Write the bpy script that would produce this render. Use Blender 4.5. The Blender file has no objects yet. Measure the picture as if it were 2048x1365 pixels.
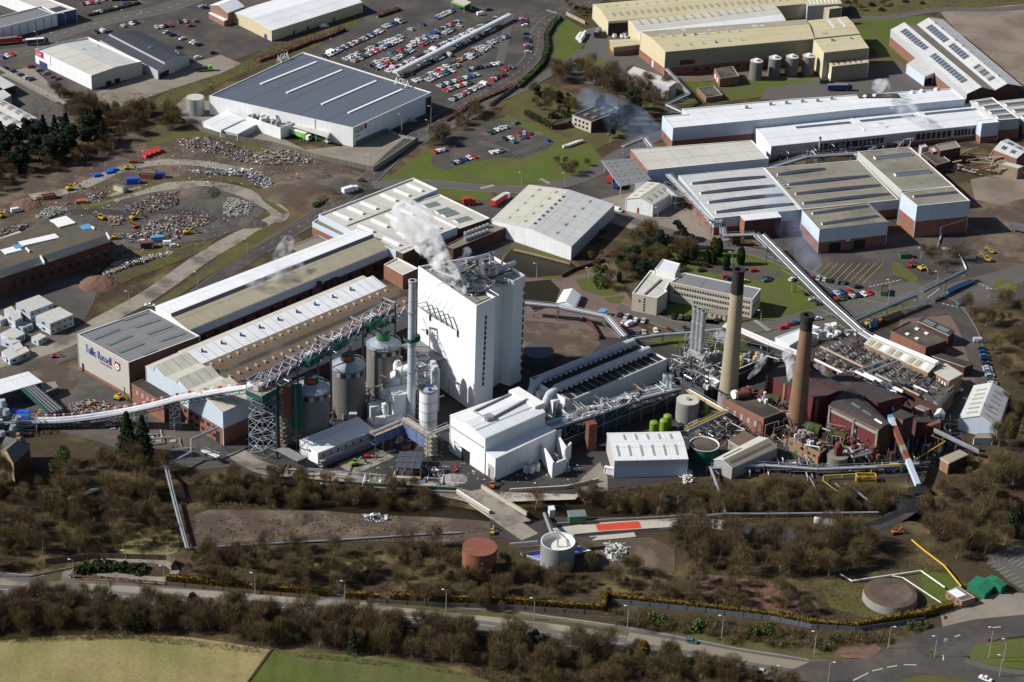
EN_=enumerate;RN_=range
_a,_b,_c,_d,_e,_f,_g,_h,_i,_j,J_k,_l,_m,_n,_o,_p,_q,_r,_s,_t,_u,_v,J_w,_x,_y,J_z,_A,_B,_C,_D,_E,J_F,_G,_H,_I,_J,_K,_L,_M,_N,_O,_P,_Q,J_R,_S,_T,J_U,_V,_W,_X,_Y,_Z,_0,_1,_2,_3,_4,_5,_6,_7,_8,_9,_aa,_ab,_ac,_ad,_ae,_af,_ag,_ah,_ai,_aj,_ak,_al,_am,_an,_ao,_ap,_aq,_ar,_as,_at,_au,_av,_aw,_ax,_ay,_az,_aA,_aB,_aC,_aD,_aE,_aF,_aG,_aH,_aI,_aJ,_aK,_aL,_aM,_aN,_aO,_aP,_aQ,_aR,_aS,_aT,_aU,_aV,_aW,_aX,_aY,_aZ,_a0,_a1,_a2,_a3,_a4,_a5,_a6,_a7,_a8,_a9,_ba,_bb,_bc,_bd,_be,_bf,_bg,_bh,_bi,_bj,_bk,_bl,_bm,_bn,_bo,_bp,_bq,_br,_bs,_bt,_bu,_bv,_bw,_bx,_by,_bz,_bA,_bB,_bC,_bD,_bE,_bF,_bG,_bH,_bI,_bJ,_bK,_bL,_bM,_bN,_bO,_bP,_bQ,_bR,_bS,_bT,_bU,_bV,_bW,_bX,_bY,_bZ,_b0,_b1,_b2,_b3,_b4,_b5,_b6,_b7,_b8,_b9,_ca,_cb,_cc='trim_white','steel_dark','silver','trim_grey','roof_brown','building','brick_dark_shade','steel','white_clad','roof_white','concrete_grey','concrete_pale','yellow_paint','roof_felt','pipe_white','roof_pale','grey_clad','window_dark','lawn','rust','asphalt_light','blue_clad','plank','factory','hatch','roof_sheet','brick','green_net','pipe_bridge','pipe bridge','lawn_olive','rooflight_green','roof_arch','rooflight','brown','black','roof_cream','roof_grey','door_dark','green_paint','paint_red','orange_paint','white','cypress','brick_tan','twig_brown','pine','hedge_green','maroon','L','warehouse','roof_olive','olive','undergrowth','asphalt_dark','saloon','dirt_red','roof_rust','machinery','asphalt','mark_white','cream_clad','track','paint_skyblue','van','maroon_roof','window','purple','yard','glazing','MULTIPLY_ADD','belt_cover','hedge_gold','u','navy','car_blue','conifer','structure','olive_shade_clad','green_clad','door','shed','shrub','R','dirt','stone','car_white','roof_panels_olive','roof_darkblue','stack_grey','blue','green_tree','concrete','render_cream','sign_red','factory_hall','scaffold','car_navy','red','stack_top','dark grey','roof_slates','gravel','spire','MULTIPLY','blue_sheet','grass_tuft','road','paint_blue','settling_tank','loading_door','canopy','buff_clad','rust_roof','hedge_red','chimney','twig_purple','paint_green','brick_block','green_shrub','rough_grass','parking_marking','v','red_mark','conveyor','gorse','field_pale','lime','fence_grey','fence_wood','twig_olive','material_index','duct','teal','grey','green_netting','door_blue','silo_conc','car_glass','roof_seam','low_annex','road_marking','wall','tank','stuff','Position','car_park','workshop','bluepine','golden','grass_patch','boiler_hall','pale_earth','bark','leaf_green','trestle','car_silver','dark green','tree','Scale','water','Roughness','zinc_tank','red_sheet','tank_rust','roof_vent','roof_unit','pipe_loop','roof_pipe','car_black','paving','debris','roof_old','tyre','pipe','car_grey','woodland','crown','car_red','Vector','kerb','coal','needle','roof','ASDA','office','middle','deck','person'
import bpy,math,random
from math import*
from mathutils import Vector as V,Matrix,noise
from mathutils.geometry import tessellate_polygon
random.seed(11)
SC=bpy.context.scene
COL=SC.collection
FP=4600.0;PIT=radians(28.0);ROL=radians(2.0);CAM=V((0,-900,460))
_F=V((0,cos(PIT),-sin(PIT)));_U0=V((0,sin(PIT),cos(PIT)));_R0=V((1,0,0))
_R=_R0*cos(ROL)+_U0*sin(ROL);_U=_U0*cos(ROL)-_R0*sin(ROL)
def P(x,y=None,z=0.0):
 if y is None:x,y=x
 d=_F+_R*((x-1024)/FP)-_U*((y-682.5)/FP)
 t=(z-CAM.z)/d.z
 return CAM+d*t
def proj(p):
 v=p-CAM;w=v.dot(_F)
 return(1024+FP*v.dot(_R)/w,682.5-FP*v.dot(_U)/w)
def hg(x,y,gy):
 """height of the point seen at (x,y) whose foot on the ground is seen at row gy"""
 lo,hi=0.0,140.0
 for _ in RN_(40):
  m=(lo+hi)/2;q=P(x,y,m);q=V((q.x,q.y,0))
  if proj(q)[1]>gy:hi=m
  else:lo=m
 return lo
def hb(bx,by,ty):
 """height above the ground point seen at (bx,by) that reaches row ty"""
 b=P(bx,by);lo,hi=0.0,150.0
 for _ in RN_(40):
  m=(lo+hi)/2
  if proj(V((b.x,b.y,m)))[1]<ty:hi=m
  else:lo=m
 return lo
_k=520/2048
def _z(ox,oy):return lambda x,y:(ox+x*_k,oy+y*_k)
A0,B0,C0,D0=_z(0,0),_z(510,0),_z(1020,0),_z(1528,0)
A1,B1,C1,D1=_z(0,340),_z(510,340),_z(1020,340),_z(1528,340)
A2,B2,C2,D2=_z(0,680),_z(510,680),_z(1020,680),_z(1528,680)
A3,B3,C3,D3=_z(0,1020),_z(510,1020),_z(1020,1020),_z(1528,1020)
def lerp(a,b,t):return a+(b-a)*t
MATS={}
def mk(name,col,rough=.85,metal=0.0,var=.18,sc=.25,fine=.10,fsc=2.5,rib=0,ribd=.16,streak=0,line=0,linev=.6,col2=None,c2sc=.05,c2t=.55,brick=0,spec=.3,bump=0,cross=0,alpha=None):
 m=bpy.data.materials.new(name);m.use_nodes=True;nt=m.node_tree;nd=nt.nodes;lk=nt.links
 b=nd['Principled BSDF'];b.inputs[_bL].default_value=rough;b.inputs['Metallic'].default_value=metal
 b.inputs['Specular IOR Level'].default_value=spec
 geo=nd.new('ShaderNodeNewGeometry');uvn=nd.new('ShaderNodeUVMap');uvn.uv_map='uv'
 def math_(op,a,bb=None,c=None):
  n=nd.new('ShaderNodeMath');n.operation=op
  for i,q in EN_((a,bb,c)):
   if q is None:continue
   if isinstance(q,(int,float)):n.inputs[i].default_value=q
   else:lk.new(q,n.inputs[i])
  return n.outputs[0]
 def noise_(vec,scale,det=3,rgh=.6):
  n=nd.new('ShaderNodeTexNoise');n.inputs[_bJ].default_value=scale;n.inputs['Detail'].default_value=det;n.inputs[_bL].default_value=rgh
  lk.new(vec,n.inputs[_b3]);return n.outputs['Fac']
 f=math_(_ai,noise_(geo.outputs[_bv],sc,5),2*var*1.6,1-var*1.6)
 g=math_(_ai,noise_(geo.outputs[_bv],fsc,3,.7),2*fine*1.5,1-fine*1.5)
 f=math_(_aQ,f,g)
 sep=nd.new('ShaderNodeSeparateXYZ');lk.new(uvn.outputs[0],sep.inputs[0])
 if rib:
  s=math_('SINE',math_(_aQ,sep.outputs[0],2*pi/rib));s=math_('POWER',math_(_ai,s,.5,.5),3)
  f=math_(_aQ,f,math_(_ai,s,-ribd*1.6,1.0+ribd*.2))
 if cross:
  s=math_('LESS_THAN',math_('FRACT',math_('DIVIDE',sep.outputs[1],cross)),.06)
  f=math_(_aQ,f,math_(_ai,s,-.25,1.0))
 if line:
  s=math_('LESS_THAN',math_('FRACT',math_('DIVIDE',sep.outputs[0],line)),.045)
  f=math_(_aQ,f,math_(_ai,s,linev-1,1.0))
 if streak:
  mp=nd.new('ShaderNodeMapping');mp.inputs[_bJ].default_value=(.9,.06,1);lk.new(uvn.outputs[0],mp.inputs[0])
  s=noise_(mp.outputs[0],1.3,4,.65)
  s=math_('SMOOTH_MIN',math_(_ai,s,2.2*streak,1-streak*1.25),1.0,.05)
  f=math_(_aQ,f,s)
 base=nd.new('ShaderNodeRGB');base.outputs[0].default_value=(*col,1);bc=base.outputs[0]
 if brick:
  bt=nd.new('ShaderNodeTexBrick');lk.new(uvn.outputs[0],bt.inputs[_b3]);bt.inputs[_bJ].default_value=1
  bt.inputs['Brick Width'].default_value=.45;bt.inputs['Row Height'].default_value=.16;bt.inputs['Mortar Size'].default_value=.02
  bt.inputs['Color1'].default_value=(*col,1);bt.inputs['Color2'].default_value=(col[0]*.72,col[1]*.68,col[2]*.68,1);bt.inputs['Mortar'].default_value=(col[0]*.9,col[1]*1.1,col[2]*1.2,1)
  bc=bt.outputs[0]
 if col2:
  n=noise_(geo.outputs[_bv],c2sc,6,.62);r=nd.new('ShaderNodeMapRange');lk.new(n,r.inputs[0])
  r.inputs[1].default_value=c2t-.07;r.inputs[2].default_value=c2t+.07
  mx=nd.new('ShaderNodeMix');mx.data_type='RGBA';lk.new(r.outputs[0],mx.inputs[0]);lk.new(bc,mx.inputs[6]);mx.inputs[7].default_value=(*col2,1);bc=mx.outputs[2]
 vm=nd.new('ShaderNodeVectorMath');vm.operation='SCALE';lk.new(bc,vm.inputs[0]);lk.new(f,vm.inputs[_bJ])
 lk.new(vm.outputs[0],b.inputs['Base Color'])
 if rib or bump:
  bp=nd.new('ShaderNodeBump');bp.inputs['Strength'].default_value=.35 if rib else bump;bp.inputs['Distance'].default_value=.12
  lk.new(f,bp.inputs['Height']);lk.new(bp.outputs[0],b.inputs['Normal'])
 MATS[name]=m;return m
def M(n):return MATS[n]if isinstance(n,str)else n
mk(_7,(.062,.056,.052),.9,var=.32,sc=.06,fine=.18,fsc=1.2,col2=(.09,.078,.066),c2sc=.05,c2t=.53,spec=.2)
mk(_2,(.045,.042,.042),.9,var=.2,sc=.08,spec=.2,col2=(.06,.055,.05))
mk(_u,(.105,.096,.088),.9,var=.15,sc=.05,spec=.2,col2=(.10,.09,.08))
mk('road_buff',(.22,.19,.14),.9,var=.1,sc=.08)
mk(_aE,(.23,.20,.16),.9,var=.15,sc=.07,col2=(.19,.165,.13),c2sc=.05,line=6,linev=.85)
mk(_l,(.42,.39,.33),.9,var=.15,sc=.09)
mk(_b4,(.19,.175,.155),.9)
mk(_aO,(.068,.062,.056),.95,var=.3,sc=.09,fine=.3,fsc=1.5,col2=(.11,.095,.078),c2sc=.04,c2t=.5,bump=.3)
mk('road_brown',(.125,.112,.095),.9,var=.2,sc=.05,fine=.1,col2=(.095,.085,.075),c2sc=.04)
mk(_aa,(.26,.23,.185),.95,var=.18,sc=.1,fine=.15,col2=(.12,.105,.085),c2sc=.06)
mk(_aw,(.085,.062,.044),.95,var=.32,sc=.1,fine=.25,col2=(.14,.105,.075),c2sc=.05,bump=.3)
mk(_4,(.15,.085,.06),.95,var=.25,sc=.2,fine=.2,bump=.3)
mk(_bC,(.24,.19,.15),.95,var=.2,sc=.06,fine=.15,col2=(.15,.115,.09),c2sc=.03,c2t=.5)
mk(_bU,(.15,.10,.08),.9,var=.2,sc=.08,fine=.12,col2=(.13,.10,.085),c2sc=.05)
mk(_s,(.072,.105,.012),.95,var=.2,sc=.05,fine=.2,fsc=.8,col2=(.085,.088,.024),c2sc=.03,c2t=.5)
mk(_E,(.085,.082,.022),.95,var=.25,sc=.08,fine=.2,fsc=.9,col2=(.075,.06,.03),c2sc=.06,c2t=.52)
mk(_bc,(.25,.205,.088),.95,rib=9,ribd=.05,var=.25,sc=.12,fine=.3,fsc=.7,col2=(.175,.165,.055),c2sc=.03,c2t=.54,bump=.4)
mk('field_green',(.072,.092,.018),.95,rib=7,ribd=.06,var=.25,sc=.05,fine=.25,fsc=.8,col2=(.10,.095,.035),c2sc=.02,c2t=.55)
mk('scrub_ground',(.05,.036,.018),.95,var=.35,sc=.12,fine=.35,fsc=1.2,col2=(.13,.097,.042),c2sc=.04,c2t=.57,bump=.6)
mk(_8,(.42,.42,.40),.8,var=.1,fine=.25)
mk('mark_yellow',(.45,.36,.10),.8)
mk(_bK,(.022,.017,.009),.35,var=.1,spec=.12,bump=.05)
mk('foam',(.6,.58,.5),.6)
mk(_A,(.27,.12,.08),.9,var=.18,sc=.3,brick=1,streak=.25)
mk(_g,(.10,.047,.037),.9,var=.25,sc=.3,brick=1,streak=.35)  # dark brick; also paints the shaded faces of ordinary brick blocks
mk(_S,(.30,.17,.10),.9,var=.2,sc=.4,brick=1,streak=.3)
mk(_ax,(.30,.22,.13),.9,var=.3,sc=.6,brick=1)
mk(_i,(.76,.77,.78),.6,var=.07,fine=.03,rib=1.2,ribd=.07,streak=.20,line=6,linev=.9)
mk('tower_clad',(.74,.76,.77),.55,var=.05,fine=.02,rib=1.0,ribd=.07,streak=.12,line=7,linev=.96)
mk(_q,(.42,.44,.45),.6,var=.06,fine=.04,rib=1.0,ribd=.12,streak=.12)
mk(_v,(.50,.58,.66),.6,var=.06,fine=.04,rib=1.0,ribd=.10,streak=.15)
mk(_aY,(.44,.43,.39),.6,var=.05,fine=.04,rib=1.2,ribd=.06,streak=.12)
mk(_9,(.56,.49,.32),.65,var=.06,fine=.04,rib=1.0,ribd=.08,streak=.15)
mk(_aq,(.27,.26,.19),.65,var=.08,fine=.04,rib=1.0,ribd=.12,streak=.2)  # dull olive; as wallR it paints shade on the cream halls
mk(_aF,(.44,.40,.33),.85,var=.08,fine=.05,streak=.15)
mk(_ar,(.02,.16,.085),.5,rib=1.0,ribd=.15,var=.08)
mk('blue_glass',(.04,.07,.16),.2,line=3,linev=1.8,spec=.6)
mk(_W,(.125,.03,.032),.75,var=.2,sc=.3,streak=.3,line=1.2,linev=.8)
mk(_ad,(.075,.038,.038),.85,var=.4,sc=.12,fine=.15,streak=.4,col2=(.05,.045,.043),c2sc=.07,c2t=.45,cross=3,line=6,linev=.75)
mk(_j,(.70,.72,.73),.6,var=.10,sc=.06,fine=.06,rib=1.0,ribd=.06,streak=.22,cross=8,line=11,linev=.9)
mk(_p,(.50,.48,.43),.8,var=.12,sc=.06,fine=.07,streak=.15,cross=10,line=9,linev=.85)
mk(J_z,(.52,.50,.43),.75,var=.10,sc=.08,fine=.05,rib=1.1,ribd=.08,streak=.3,cross=7)
mk(_G,(.50,.50,.49),.8,var=.12,sc=.08,fine=.06,rib=1.2,ribd=.06,streak=.32,cross=5,line=9,linev=.9)
mk(_n,(.235,.215,.17),.9,var=.18,sc=.07,fine=.1,streak=.25,cross=6,col2=(.17,.155,.12))
mk(_L,(.185,.185,.19),.8,var=.08,sc=.05,fine=.05,rib=1.2,ribd=.05,cross=12)
mk('roof_slate',(.105,.12,.15),.6,var=.05,sc=.05,fine=.04,rib=.9,ribd=.05,cross=16)
mk(_aA,(.05,.055,.07),.6,var=.08,rib=.9,ribd=.08)
mk(_e,(.048,.041,.036),.9,var=.3,sc=.1,fine=.15,streak=.2,col2=(.10,.085,.065))
mk(_bW,(.105,.09,.065),.9,var=.25,sc=.1,fine=.12,streak=.25)
mk(_5,(.135,.098,.07),.9,var=.22,sc=.1,fine=.12,streak=.3)
mk(_Z,(.33,.30,.215),.85,var=.15,sc=.08,fine=.08,rib=1.1,ribd=.06,streak=.3,cross=9)
mk(_K,(.52,.46,.29),.75,var=.10,sc=.06,fine=.05,rib=1.1,ribd=.06,streak=.2,cross=8)
mk('roof_panels',(.74,.75,.76),.6,var=.12,sc=.15,fine=.05,line=4.4,linev=.25,streak=.12)
mk(_az,(.56,.54,.45),.7,var=.2,sc=.2,fine=.08,line=4.4,linev=.3,streak=.35)
mk(_aN,(.10,.10,.105),.8,var=.25,sc=.5,fine=.2)
mk(_a,(.74,.74,.72),.6,var=.04,fine=.03)
mk(_d,(.33,.33,.32),.7,var=.08)
mk(_H,(.30,.29,.24),.4,var=.1)
mk(J_F,(.15,.19,.18),.3,line=1.4,linev=.45,spec=.6)
mk(_ah,(.075,.095,.12),.25,line=1.6,linev=2.0,spec=.6,var=.1)
mk(_r,(.02,.022,.028),.15,spec=.6)
mk(_M,(.015,.015,.016),.7)
mk(_bm,(.03,.05,.22),.6)
mk(_h,(.30,.33,.36),.5,metal=.3,var=.12)
mk(_b,(.075,.085,.10),.6,metal=.2,var=.15)
mk(_c,(.47,.49,.51),.35,metal=.55,var=.15,sc=.8)
mk(_o,(.66,.66,.64),.5,var=.1)
mk(_bM,(.36,.38,.38),.45,metal=.4,cross=1.4,line=2.2,linev=.85,var=.12)
mk(_bn,(.165,.155,.145),.85,var=.12,sc=.2,cross=1.6,streak=.2)  # grey concrete, darkened to carry scaffolding shade on the fuel silos
mk('silo_dome',(.30,.34,.39),.5,metal=.3,var=.1,line=2.2,linev=.8)
mk(_aB,(.44,.47,.49),.5,var=.04,cross=6)
mk('stack_conc',(.33,.285,.20),.85,var=.08,sc=.15,cross=1.6,streak=.15)
mk(_aL,(.028,.025,.024),.8)
mk('stack_brick',(.24,.135,.08),.9,var=.15,sc=.2,brick=1,streak=.3)
mk(_B,(.015,.085,.065),.9,var=.3,sc=1.0,fine=.2)
mk(_bN,(.22,.05,.04),.7,var=.15,cross=2,line=3)
mk(_aR,(.11,.15,.31),.7,var=.2,sc=.6)
mk(_m,(.50,.34,.03),.5,var=.1)
mk(_bd,(.17,.29,.03),.5,var=.15,sc=.5,line=1.5,linev=.8,streak=.2)
mk(_N,(.03,.14,.06),.6,var=.1)
mk(_bO,(.21,.08,.048),.85,var=.25,sc=.25,streak=.3)
mk(_t,(.15,.06,.038),.85,var=.2,sc=.3,streak=.3)
mk(_aZ,(.20,.068,.04),.85,var=.15,sc=.25)
mk(_P,(.38,.11,.04),.6)
mk(_aj,(.60,.62,.63),.45,line=2.4,linev=.65)
mk(_a9,(.55,.06,.03),.6)
mk(J_w,(.34,.28,.20),.85,var=.25,sc=1.0)
mk(_b5,(.015,.014,.014),.8,var=.3)
mk('blue_water',(.16,.20,.60),.5)
mk('white_liquid',(.62,.62,.55),.5)
mk(J_k,(.25,.24,.22),.9,var=.15,sc=.3,streak=.25)
mk(_be,(.15,.14,.125),.9,line=2.5,linev=.5,var=.15)
mk('fence_blue',(.14,.17,.19),.8,line=2.5,linev=.6,var=.1)
mk(_bf,(.17,.125,.085),.9,line=2.5,linev=.5,var=.2)
for n,c in dict(car_white=(.72,.72,.72),car_silver=(.42,.44,.46),car_grey=(.12,.125,.135),car_black=(.012,.012,.014),car_blue=(.02,.05,.20),car_navy=(.012,.02,.055),car_red=(.42,.02,.015),car_maroon=(.13,.015,.02),car_teal=(.05,.16,.18),car_lime=(.42,.48,.08),car_green=(.03,.09,.05),paint_blue=(.02,.10,.50),paint_green=(.10,.50,.04),paint_red=(.45,.03,.03),text_blue=(.09,.12,.45),sign_magenta=(.42,.02,.10),sign_red=(.32,.03,.06),text_green=(.08,.35,.06),paint_skyblue=(.10,.30,.55),skin=(.45,.28,.2),hivis=(.55,.62,.04)).items():
 mk(n,c,.35,var=.03,fine=.02,spec=.5)
mk(_bX,(.015,.015,.015),.9)
mk(_bo,(.015,.02,.028),.08,spec=.7)
mk(_T,(.125,.088,.042),.95,var=.35,sc=.05,fine=.3,fsc=.35)
mk(_bg,(.13,.103,.042),.95,var=.35,sc=.05,fine=.3,fsc=.35)
mk(_a2,(.115,.077,.042),.95,var=.3,sc=.05,fine=.3,fsc=.35)
mk(_bD,(.30,.25,.18),.95,var=.3,sc=.6)
mk('bark_dark',(.07,.05,.035),.95,var=.3,sc=.6)
mk(_b6,(.018,.034,.014),.9,var=.3,sc=.3,fine=.3,fsc=1)
mk('needle_blue',(.03,.055,.04),.9,var=.3,sc=.3,fine=.3,fsc=1)
mk(J_R,(.022,.045,.014),.9,var=.3,sc=.3,fine=.3,fsc=1)
mk(_bE,(.06,.085,.02),.9,var=.3,sc=.3,fine=.3,fsc=1)
mk(_ak,(.16,.105,.018),.9,var=.35,sc=.5,fine=.35,fsc=1.3)
mk(_V,(.04,.055,.015),.9,var=.3,sc=.4,fine=.3)
mk(_a0,(.13,.06,.045),.9,var=.3,sc=.4,fine=.3)
mk(_aS,(.13,.105,.045),.95,var=.3,sc=.05,fine=.3,fsc=.35)
class MB:
 def __init__(s):s.v=[];s.f=[];s.mi=[];s.uv=[];s.mats=[]
 def idx(s,m):
  m=M(m)
  if m not in s.mats:s.mats.append(m)
  return s.mats.index(m)
 def face(s,pts,m,uv=None):
  n=len(s.v);pts=[V(p)for p in pts];s.v+=pts;s.f.append(tuple(RN_(n,n+len(pts))));s.mi.append(s.idx(m))
  if uv is None:
   e=pts[1]-pts[0];L=e.length or 1;e=e/L
   nn=e.cross(pts[-1]-pts[0])
   if nn.length<1e-9:nn=V((0,0,1))
   g=nn.normalized().cross(e)
   uv=[((p-pts[0]).dot(e),(p-pts[0]).dot(g))for p in pts]
  s.uv+=uv
 def ob_(s,o,ex,ey,ez,m,mtop=None,bottom=False):
  o,ex,ey,ez=V(o),V(ex),V(ey),V(ez)
  if ex.cross(ey).dot(ez)<0:ex,ey=ey,ex
  a,b,c,d=o,o+ex,o+ex+ey,o+ey
  s.face([a,b,b+ez,a+ez],m);s.face([b,c,c+ez,b+ez],m);s.face([c,d,d+ez,c+ez],m);s.face([d,a,a+ez,d+ez],m)
  s.face([a+ez,b+ez,c+ez,d+ez],mtop or m)
  if bottom:s.face([a,d,c,b],m)
 def box(s,c,sx,sy,sz,m,rz=0,mtop=None,bottom=False):
  ex=V((cos(rz),sin(rz),0))*sx;ey=V((-sin(rz),cos(rz),0))*sy;c=V(c)
  s.ob_(c-ex/2-ey/2,ex,ey,V((0,0,sz)),m,mtop,bottom)
 def cyl(s,c,r,h,m,r2=None,seg=16,mtop=None,cap=True,bot=False):
  c=V(c);r2=r if r2 is None else r2
  for i in RN_(seg):
   a,b=2*pi*i/seg,2*pi*(i+1)/seg
   p0=c+V((r*cos(a),r*sin(a),0));p1=c+V((r*cos(b),r*sin(b),0));p2=c+V((r2*cos(b),r2*sin(b),h));p3=c+V((r2*cos(a),r2*sin(a),h))
   s.face([p0,p1,p2,p3],m,[(r*a,0),(r*b,0),(r*b,h),(r*a,h)])
  if cap and r2>.01:s.face([c+V((r2*cos(2*pi*i/seg),r2*sin(2*pi*i/seg),h))for i in RN_(seg)],mtop or m)
  if bot:s.face([c+V((r*cos(-2*pi*i/seg),r*sin(-2*pi*i/seg),0))for i in RN_(seg)],m)
 def tube(s,pts,r,m,seg=7,r2=None,cap=True):
  pts=[V(p)for p in pts];n=len(pts);rings=[];L=0;Ls=[]
  for i,p in EN_(pts):
   t=(pts[min(i+1,n-1)]-pts[max(i-1,0)]).normalized()
   if i:L+=(p-pts[i-1]).length
   Ls.append(L)
   up=V((0,0,1))if abs(t.z)<.95 else V((1,0,0))
   a=t.cross(up).normalized();b=a.cross(t).normalized()
   rr=r if r2 is None else lerp(r,r2,i/(n-1))
   rings.append([p+a*(rr*cos(2*pi*k/seg))+b*(rr*sin(2*pi*k/seg))for k in RN_(seg)])
  for i in RN_(n-1):
   for k in RN_(seg):
    j=(k+1)%seg
    s.face([rings[i][k],rings[i+1][k],rings[i+1][j],rings[i][j]],m,[(k*.5,Ls[i]),(k*.5,Ls[i+1]),(k*.5+.5,Ls[i+1]),(k*.5+.5,Ls[i])])
  if cap:s.face(rings[0],m);s.face(rings[-1][::-1],m)
 def bar(s,a,b,w,m,h=None):
  a,b=V(a),V(b);t=b-a
  if t.length<1e-6:return
  up=V((0,0,1))if abs(t.normalized().z)<.95 else V((1,0,0))
  e=t.cross(up).normalized()*w;g=e.cross(t).normalized()*(h or w)
  s.ob_(a-e/2-g/2,t,e,g,m,bottom=True)
 def prism(s,poly,z0,z1,m,mtop=None):
  n=len(poly);ar=sum(poly[i].x*poly[(i+1)%n].y-poly[(i+1)%n].x*poly[i].y for i in RN_(n))
  if ar<0:poly=poly[::-1]
  for i in RN_(n):
   a,b=poly[i],poly[(i+1)%n]
   s.face([V((a.x,a.y,z0)),V((b.x,b.y,z0)),V((b.x,b.y,z1)),V((a.x,a.y,z1))],m)
  if mtop:s.cap(poly,z1,mtop)
 def cap(s,poly,z,m,zf=None):
  pl=[V((p.x,p.y,0))for p in poly]
  for t in tessellate_polygon([pl]):
   q=[pl[i]for i in t]
   if(q[1]-q[0]).cross(q[2]-q[0]).z<0:q=q[::-1]
   e=(pl[1]-pl[0]).normalized();g=V((-e.y,e.x,0))
   s.face([V((p.x,p.y,z))for p in q],m,[((p-pl[0]).dot(e),(p-pl[0]).dot(g))for p in q])
 def bd(s,name,parent=None,off=None):
  off=off if off is not None else(pw_(parent)if parent else V((0,0,0)))
  me=bpy.data.meshes.new(name);me.from_pydata([tuple(p-off)for p in s.v],[],s.f)
  for m in s.mats:me.materials.append(m)
  me.polygons.foreach_set(_bh,s.mi)
  ul=me.uv_layers.new(name='uv');ul.data.foreach_set('uv',[c for u in s.uv for c in u])
  me.update()
  o=bpy.data.objects.new(name,me);COL.objects.link(o)
  if parent:o.parent=parent
  return o
def pw_(o):
 w=V((0,0,0))
 while o:w=w+o.location;o=o.parent
 return w
def tag(o,label=None,cat=None,group=None,kind=None):
 if label:o['label']=label
 if cat:o['category']=cat
 if group:o['group']=group
 if kind:o['kind']=kind
 return o
def root(name,label,cat,loc=(0,0,0),group=None,rz=0):
 o=bpy.data.objects.new(name,None);COL.objects.link(o);o.location=loc;o.rotation_euler=(0,0,rz);o.empty_display_size=.5
 return tag(o,label,cat,group)
def sg_(mb,name,label,cat,loc,group=None):
 """a thing that is one mesh, origin at its base"""
 o=mb.bd(name,None,V(loc));o.location=loc;return tag(o,label,cat,group)
KIDS={}
def dup(o,loc,rz=0,label=None,group=None,sc=None,parent=None):
 if o.name not in KIDS:KIDS[o.name]=[(c,list(c.children))for c in o.children]
 r=o.copy();COL.objects.link(r);r.location=loc;r.rotation_euler=(0,0,rz)
 if sc:r.scale=sc
 if label:r['label']=label
 if group:r['group']=group
 for c,gs in KIDS[o.name]:
  k=c.copy();COL.objects.link(k);k.parent=r
  for g in gs:
   q=g.copy();COL.objects.link(q);q.parent=k
 return r
def Wp(p,z=0):return V((p.x,p.y,z))
def spline(pts,n=6,closed=False):
 out=[];N=len(pts)
 rng=RN_(N)if closed else RN_(N-1)
 for i in rng:
  if closed:a,b,c,d=pts[(i-1)%N],pts[i],pts[(i+1)%N],pts[(i+2)%N]
  else:a,b,c,d=pts[max(i-1,0)],pts[i],pts[i+1],pts[min(i+2,N-1)]
  for k in RN_(n):
   t=k/n
   out.append(tuple(.5*((2*b[j])+(-a[j]+c[j])*t+(2*a[j]-5*b[j]+4*c[j]-d[j])*t*t+(-a[j]+3*b[j]-3*c[j]+d[j])*t**3)for j in RN_(2)))
 if not closed:out.append(tuple(pts[-1]))
 return out
RIV=[(-260,930),(-60,965),(100,990),(190,992),(285,985),(400,978),(520,985),(640,1002),(760,1015),(880,1022),(960,1030),(1040,1026),(1120,1022),(1220,1012),(1330,1003),(1450,1000),(1600,992),(1750,1002),(1860,1022),(1960,1030),(2080,1020),(2300,1000)]
RIVW=[P(*p)for p in spline(RIV,3)]
def rivd(x,y):
 best=1e9
 for i in RN_(len(RIVW)-1):
  a,b=RIVW[i],RIVW[i+1];dx,dy=b.x-a.x,b.y-a.y
  t=max(0,min(1,((x-a.x)*dx+(y-a.y)*dy)/(dx*dx+dy*dy)))
  d=hypot(x-a.x-dx*t,y-a.y-dy*t)
  if d<best:best=d
 return best
def sst(a,b,x):
 t=max(0,min(1,(x-a)/(b-a)));return t*t*(3-2*t)
_ymin=min(p.y for p in RIVW)-30;_ymax=max(p.y for p in RIVW)+30
def tz(x,y):
 if y<_ymin or y>_ymax:return 0.0
 return-3.2*(1-sst(4.5,10.5,rivd(x,y)))
def terrain():
 xs=[-9000,-4000,-1800,-900,-500]+[-320+4*i for i in RN_(170)]+[500,900,1800,4000,9000]
 ys=[-3500,-1500,-700,-400]+[-310+4*i for i in RN_(130)]+[230+12*i for i in RN_(40)]+[800,1400,2500,5000,12000]
 vs=[(x,y,tz(x,y))for y in ys for x in xs];n=len(xs)
 fs=[(j*n+i,j*n+i+1,(j+1)*n+i+1,(j+1)*n+i)for j in RN_(len(ys)-1)for i in RN_(n-1)]
 me=bpy.data.meshes.new('ground');me.from_pydata(vs,[],fs);me.materials.append(M('scrub_ground'));me.update()
 o=bpy.data.objects.new('ground',me);COL.objects.link(o);tag(o,'brown scrubby ground reaching to the horizon',kind=_ap)
terrain()
def wat():
 mb=MB();L=[];R=[]
 for i,p in EN_(RIVW):
  t=(RIVW[min(i+1,len(RIVW)-1)]-RIVW[max(i-1,0)]).normalized();nn=V((-t.y,t.x,0))
  L.append(p+nn*10);R.append(p-nn*10)
 for i in RN_(len(L)-1):
  q=[R[i],R[i+1],L[i+1],L[i]];mb.face([V((a.x,a.y,-2.0))for a in q],_bK)
 tag(mb.bd('river'),'dark narrow river running between the works and the wooded bank',kind=_ap)
wat()
LV=[0]
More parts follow.
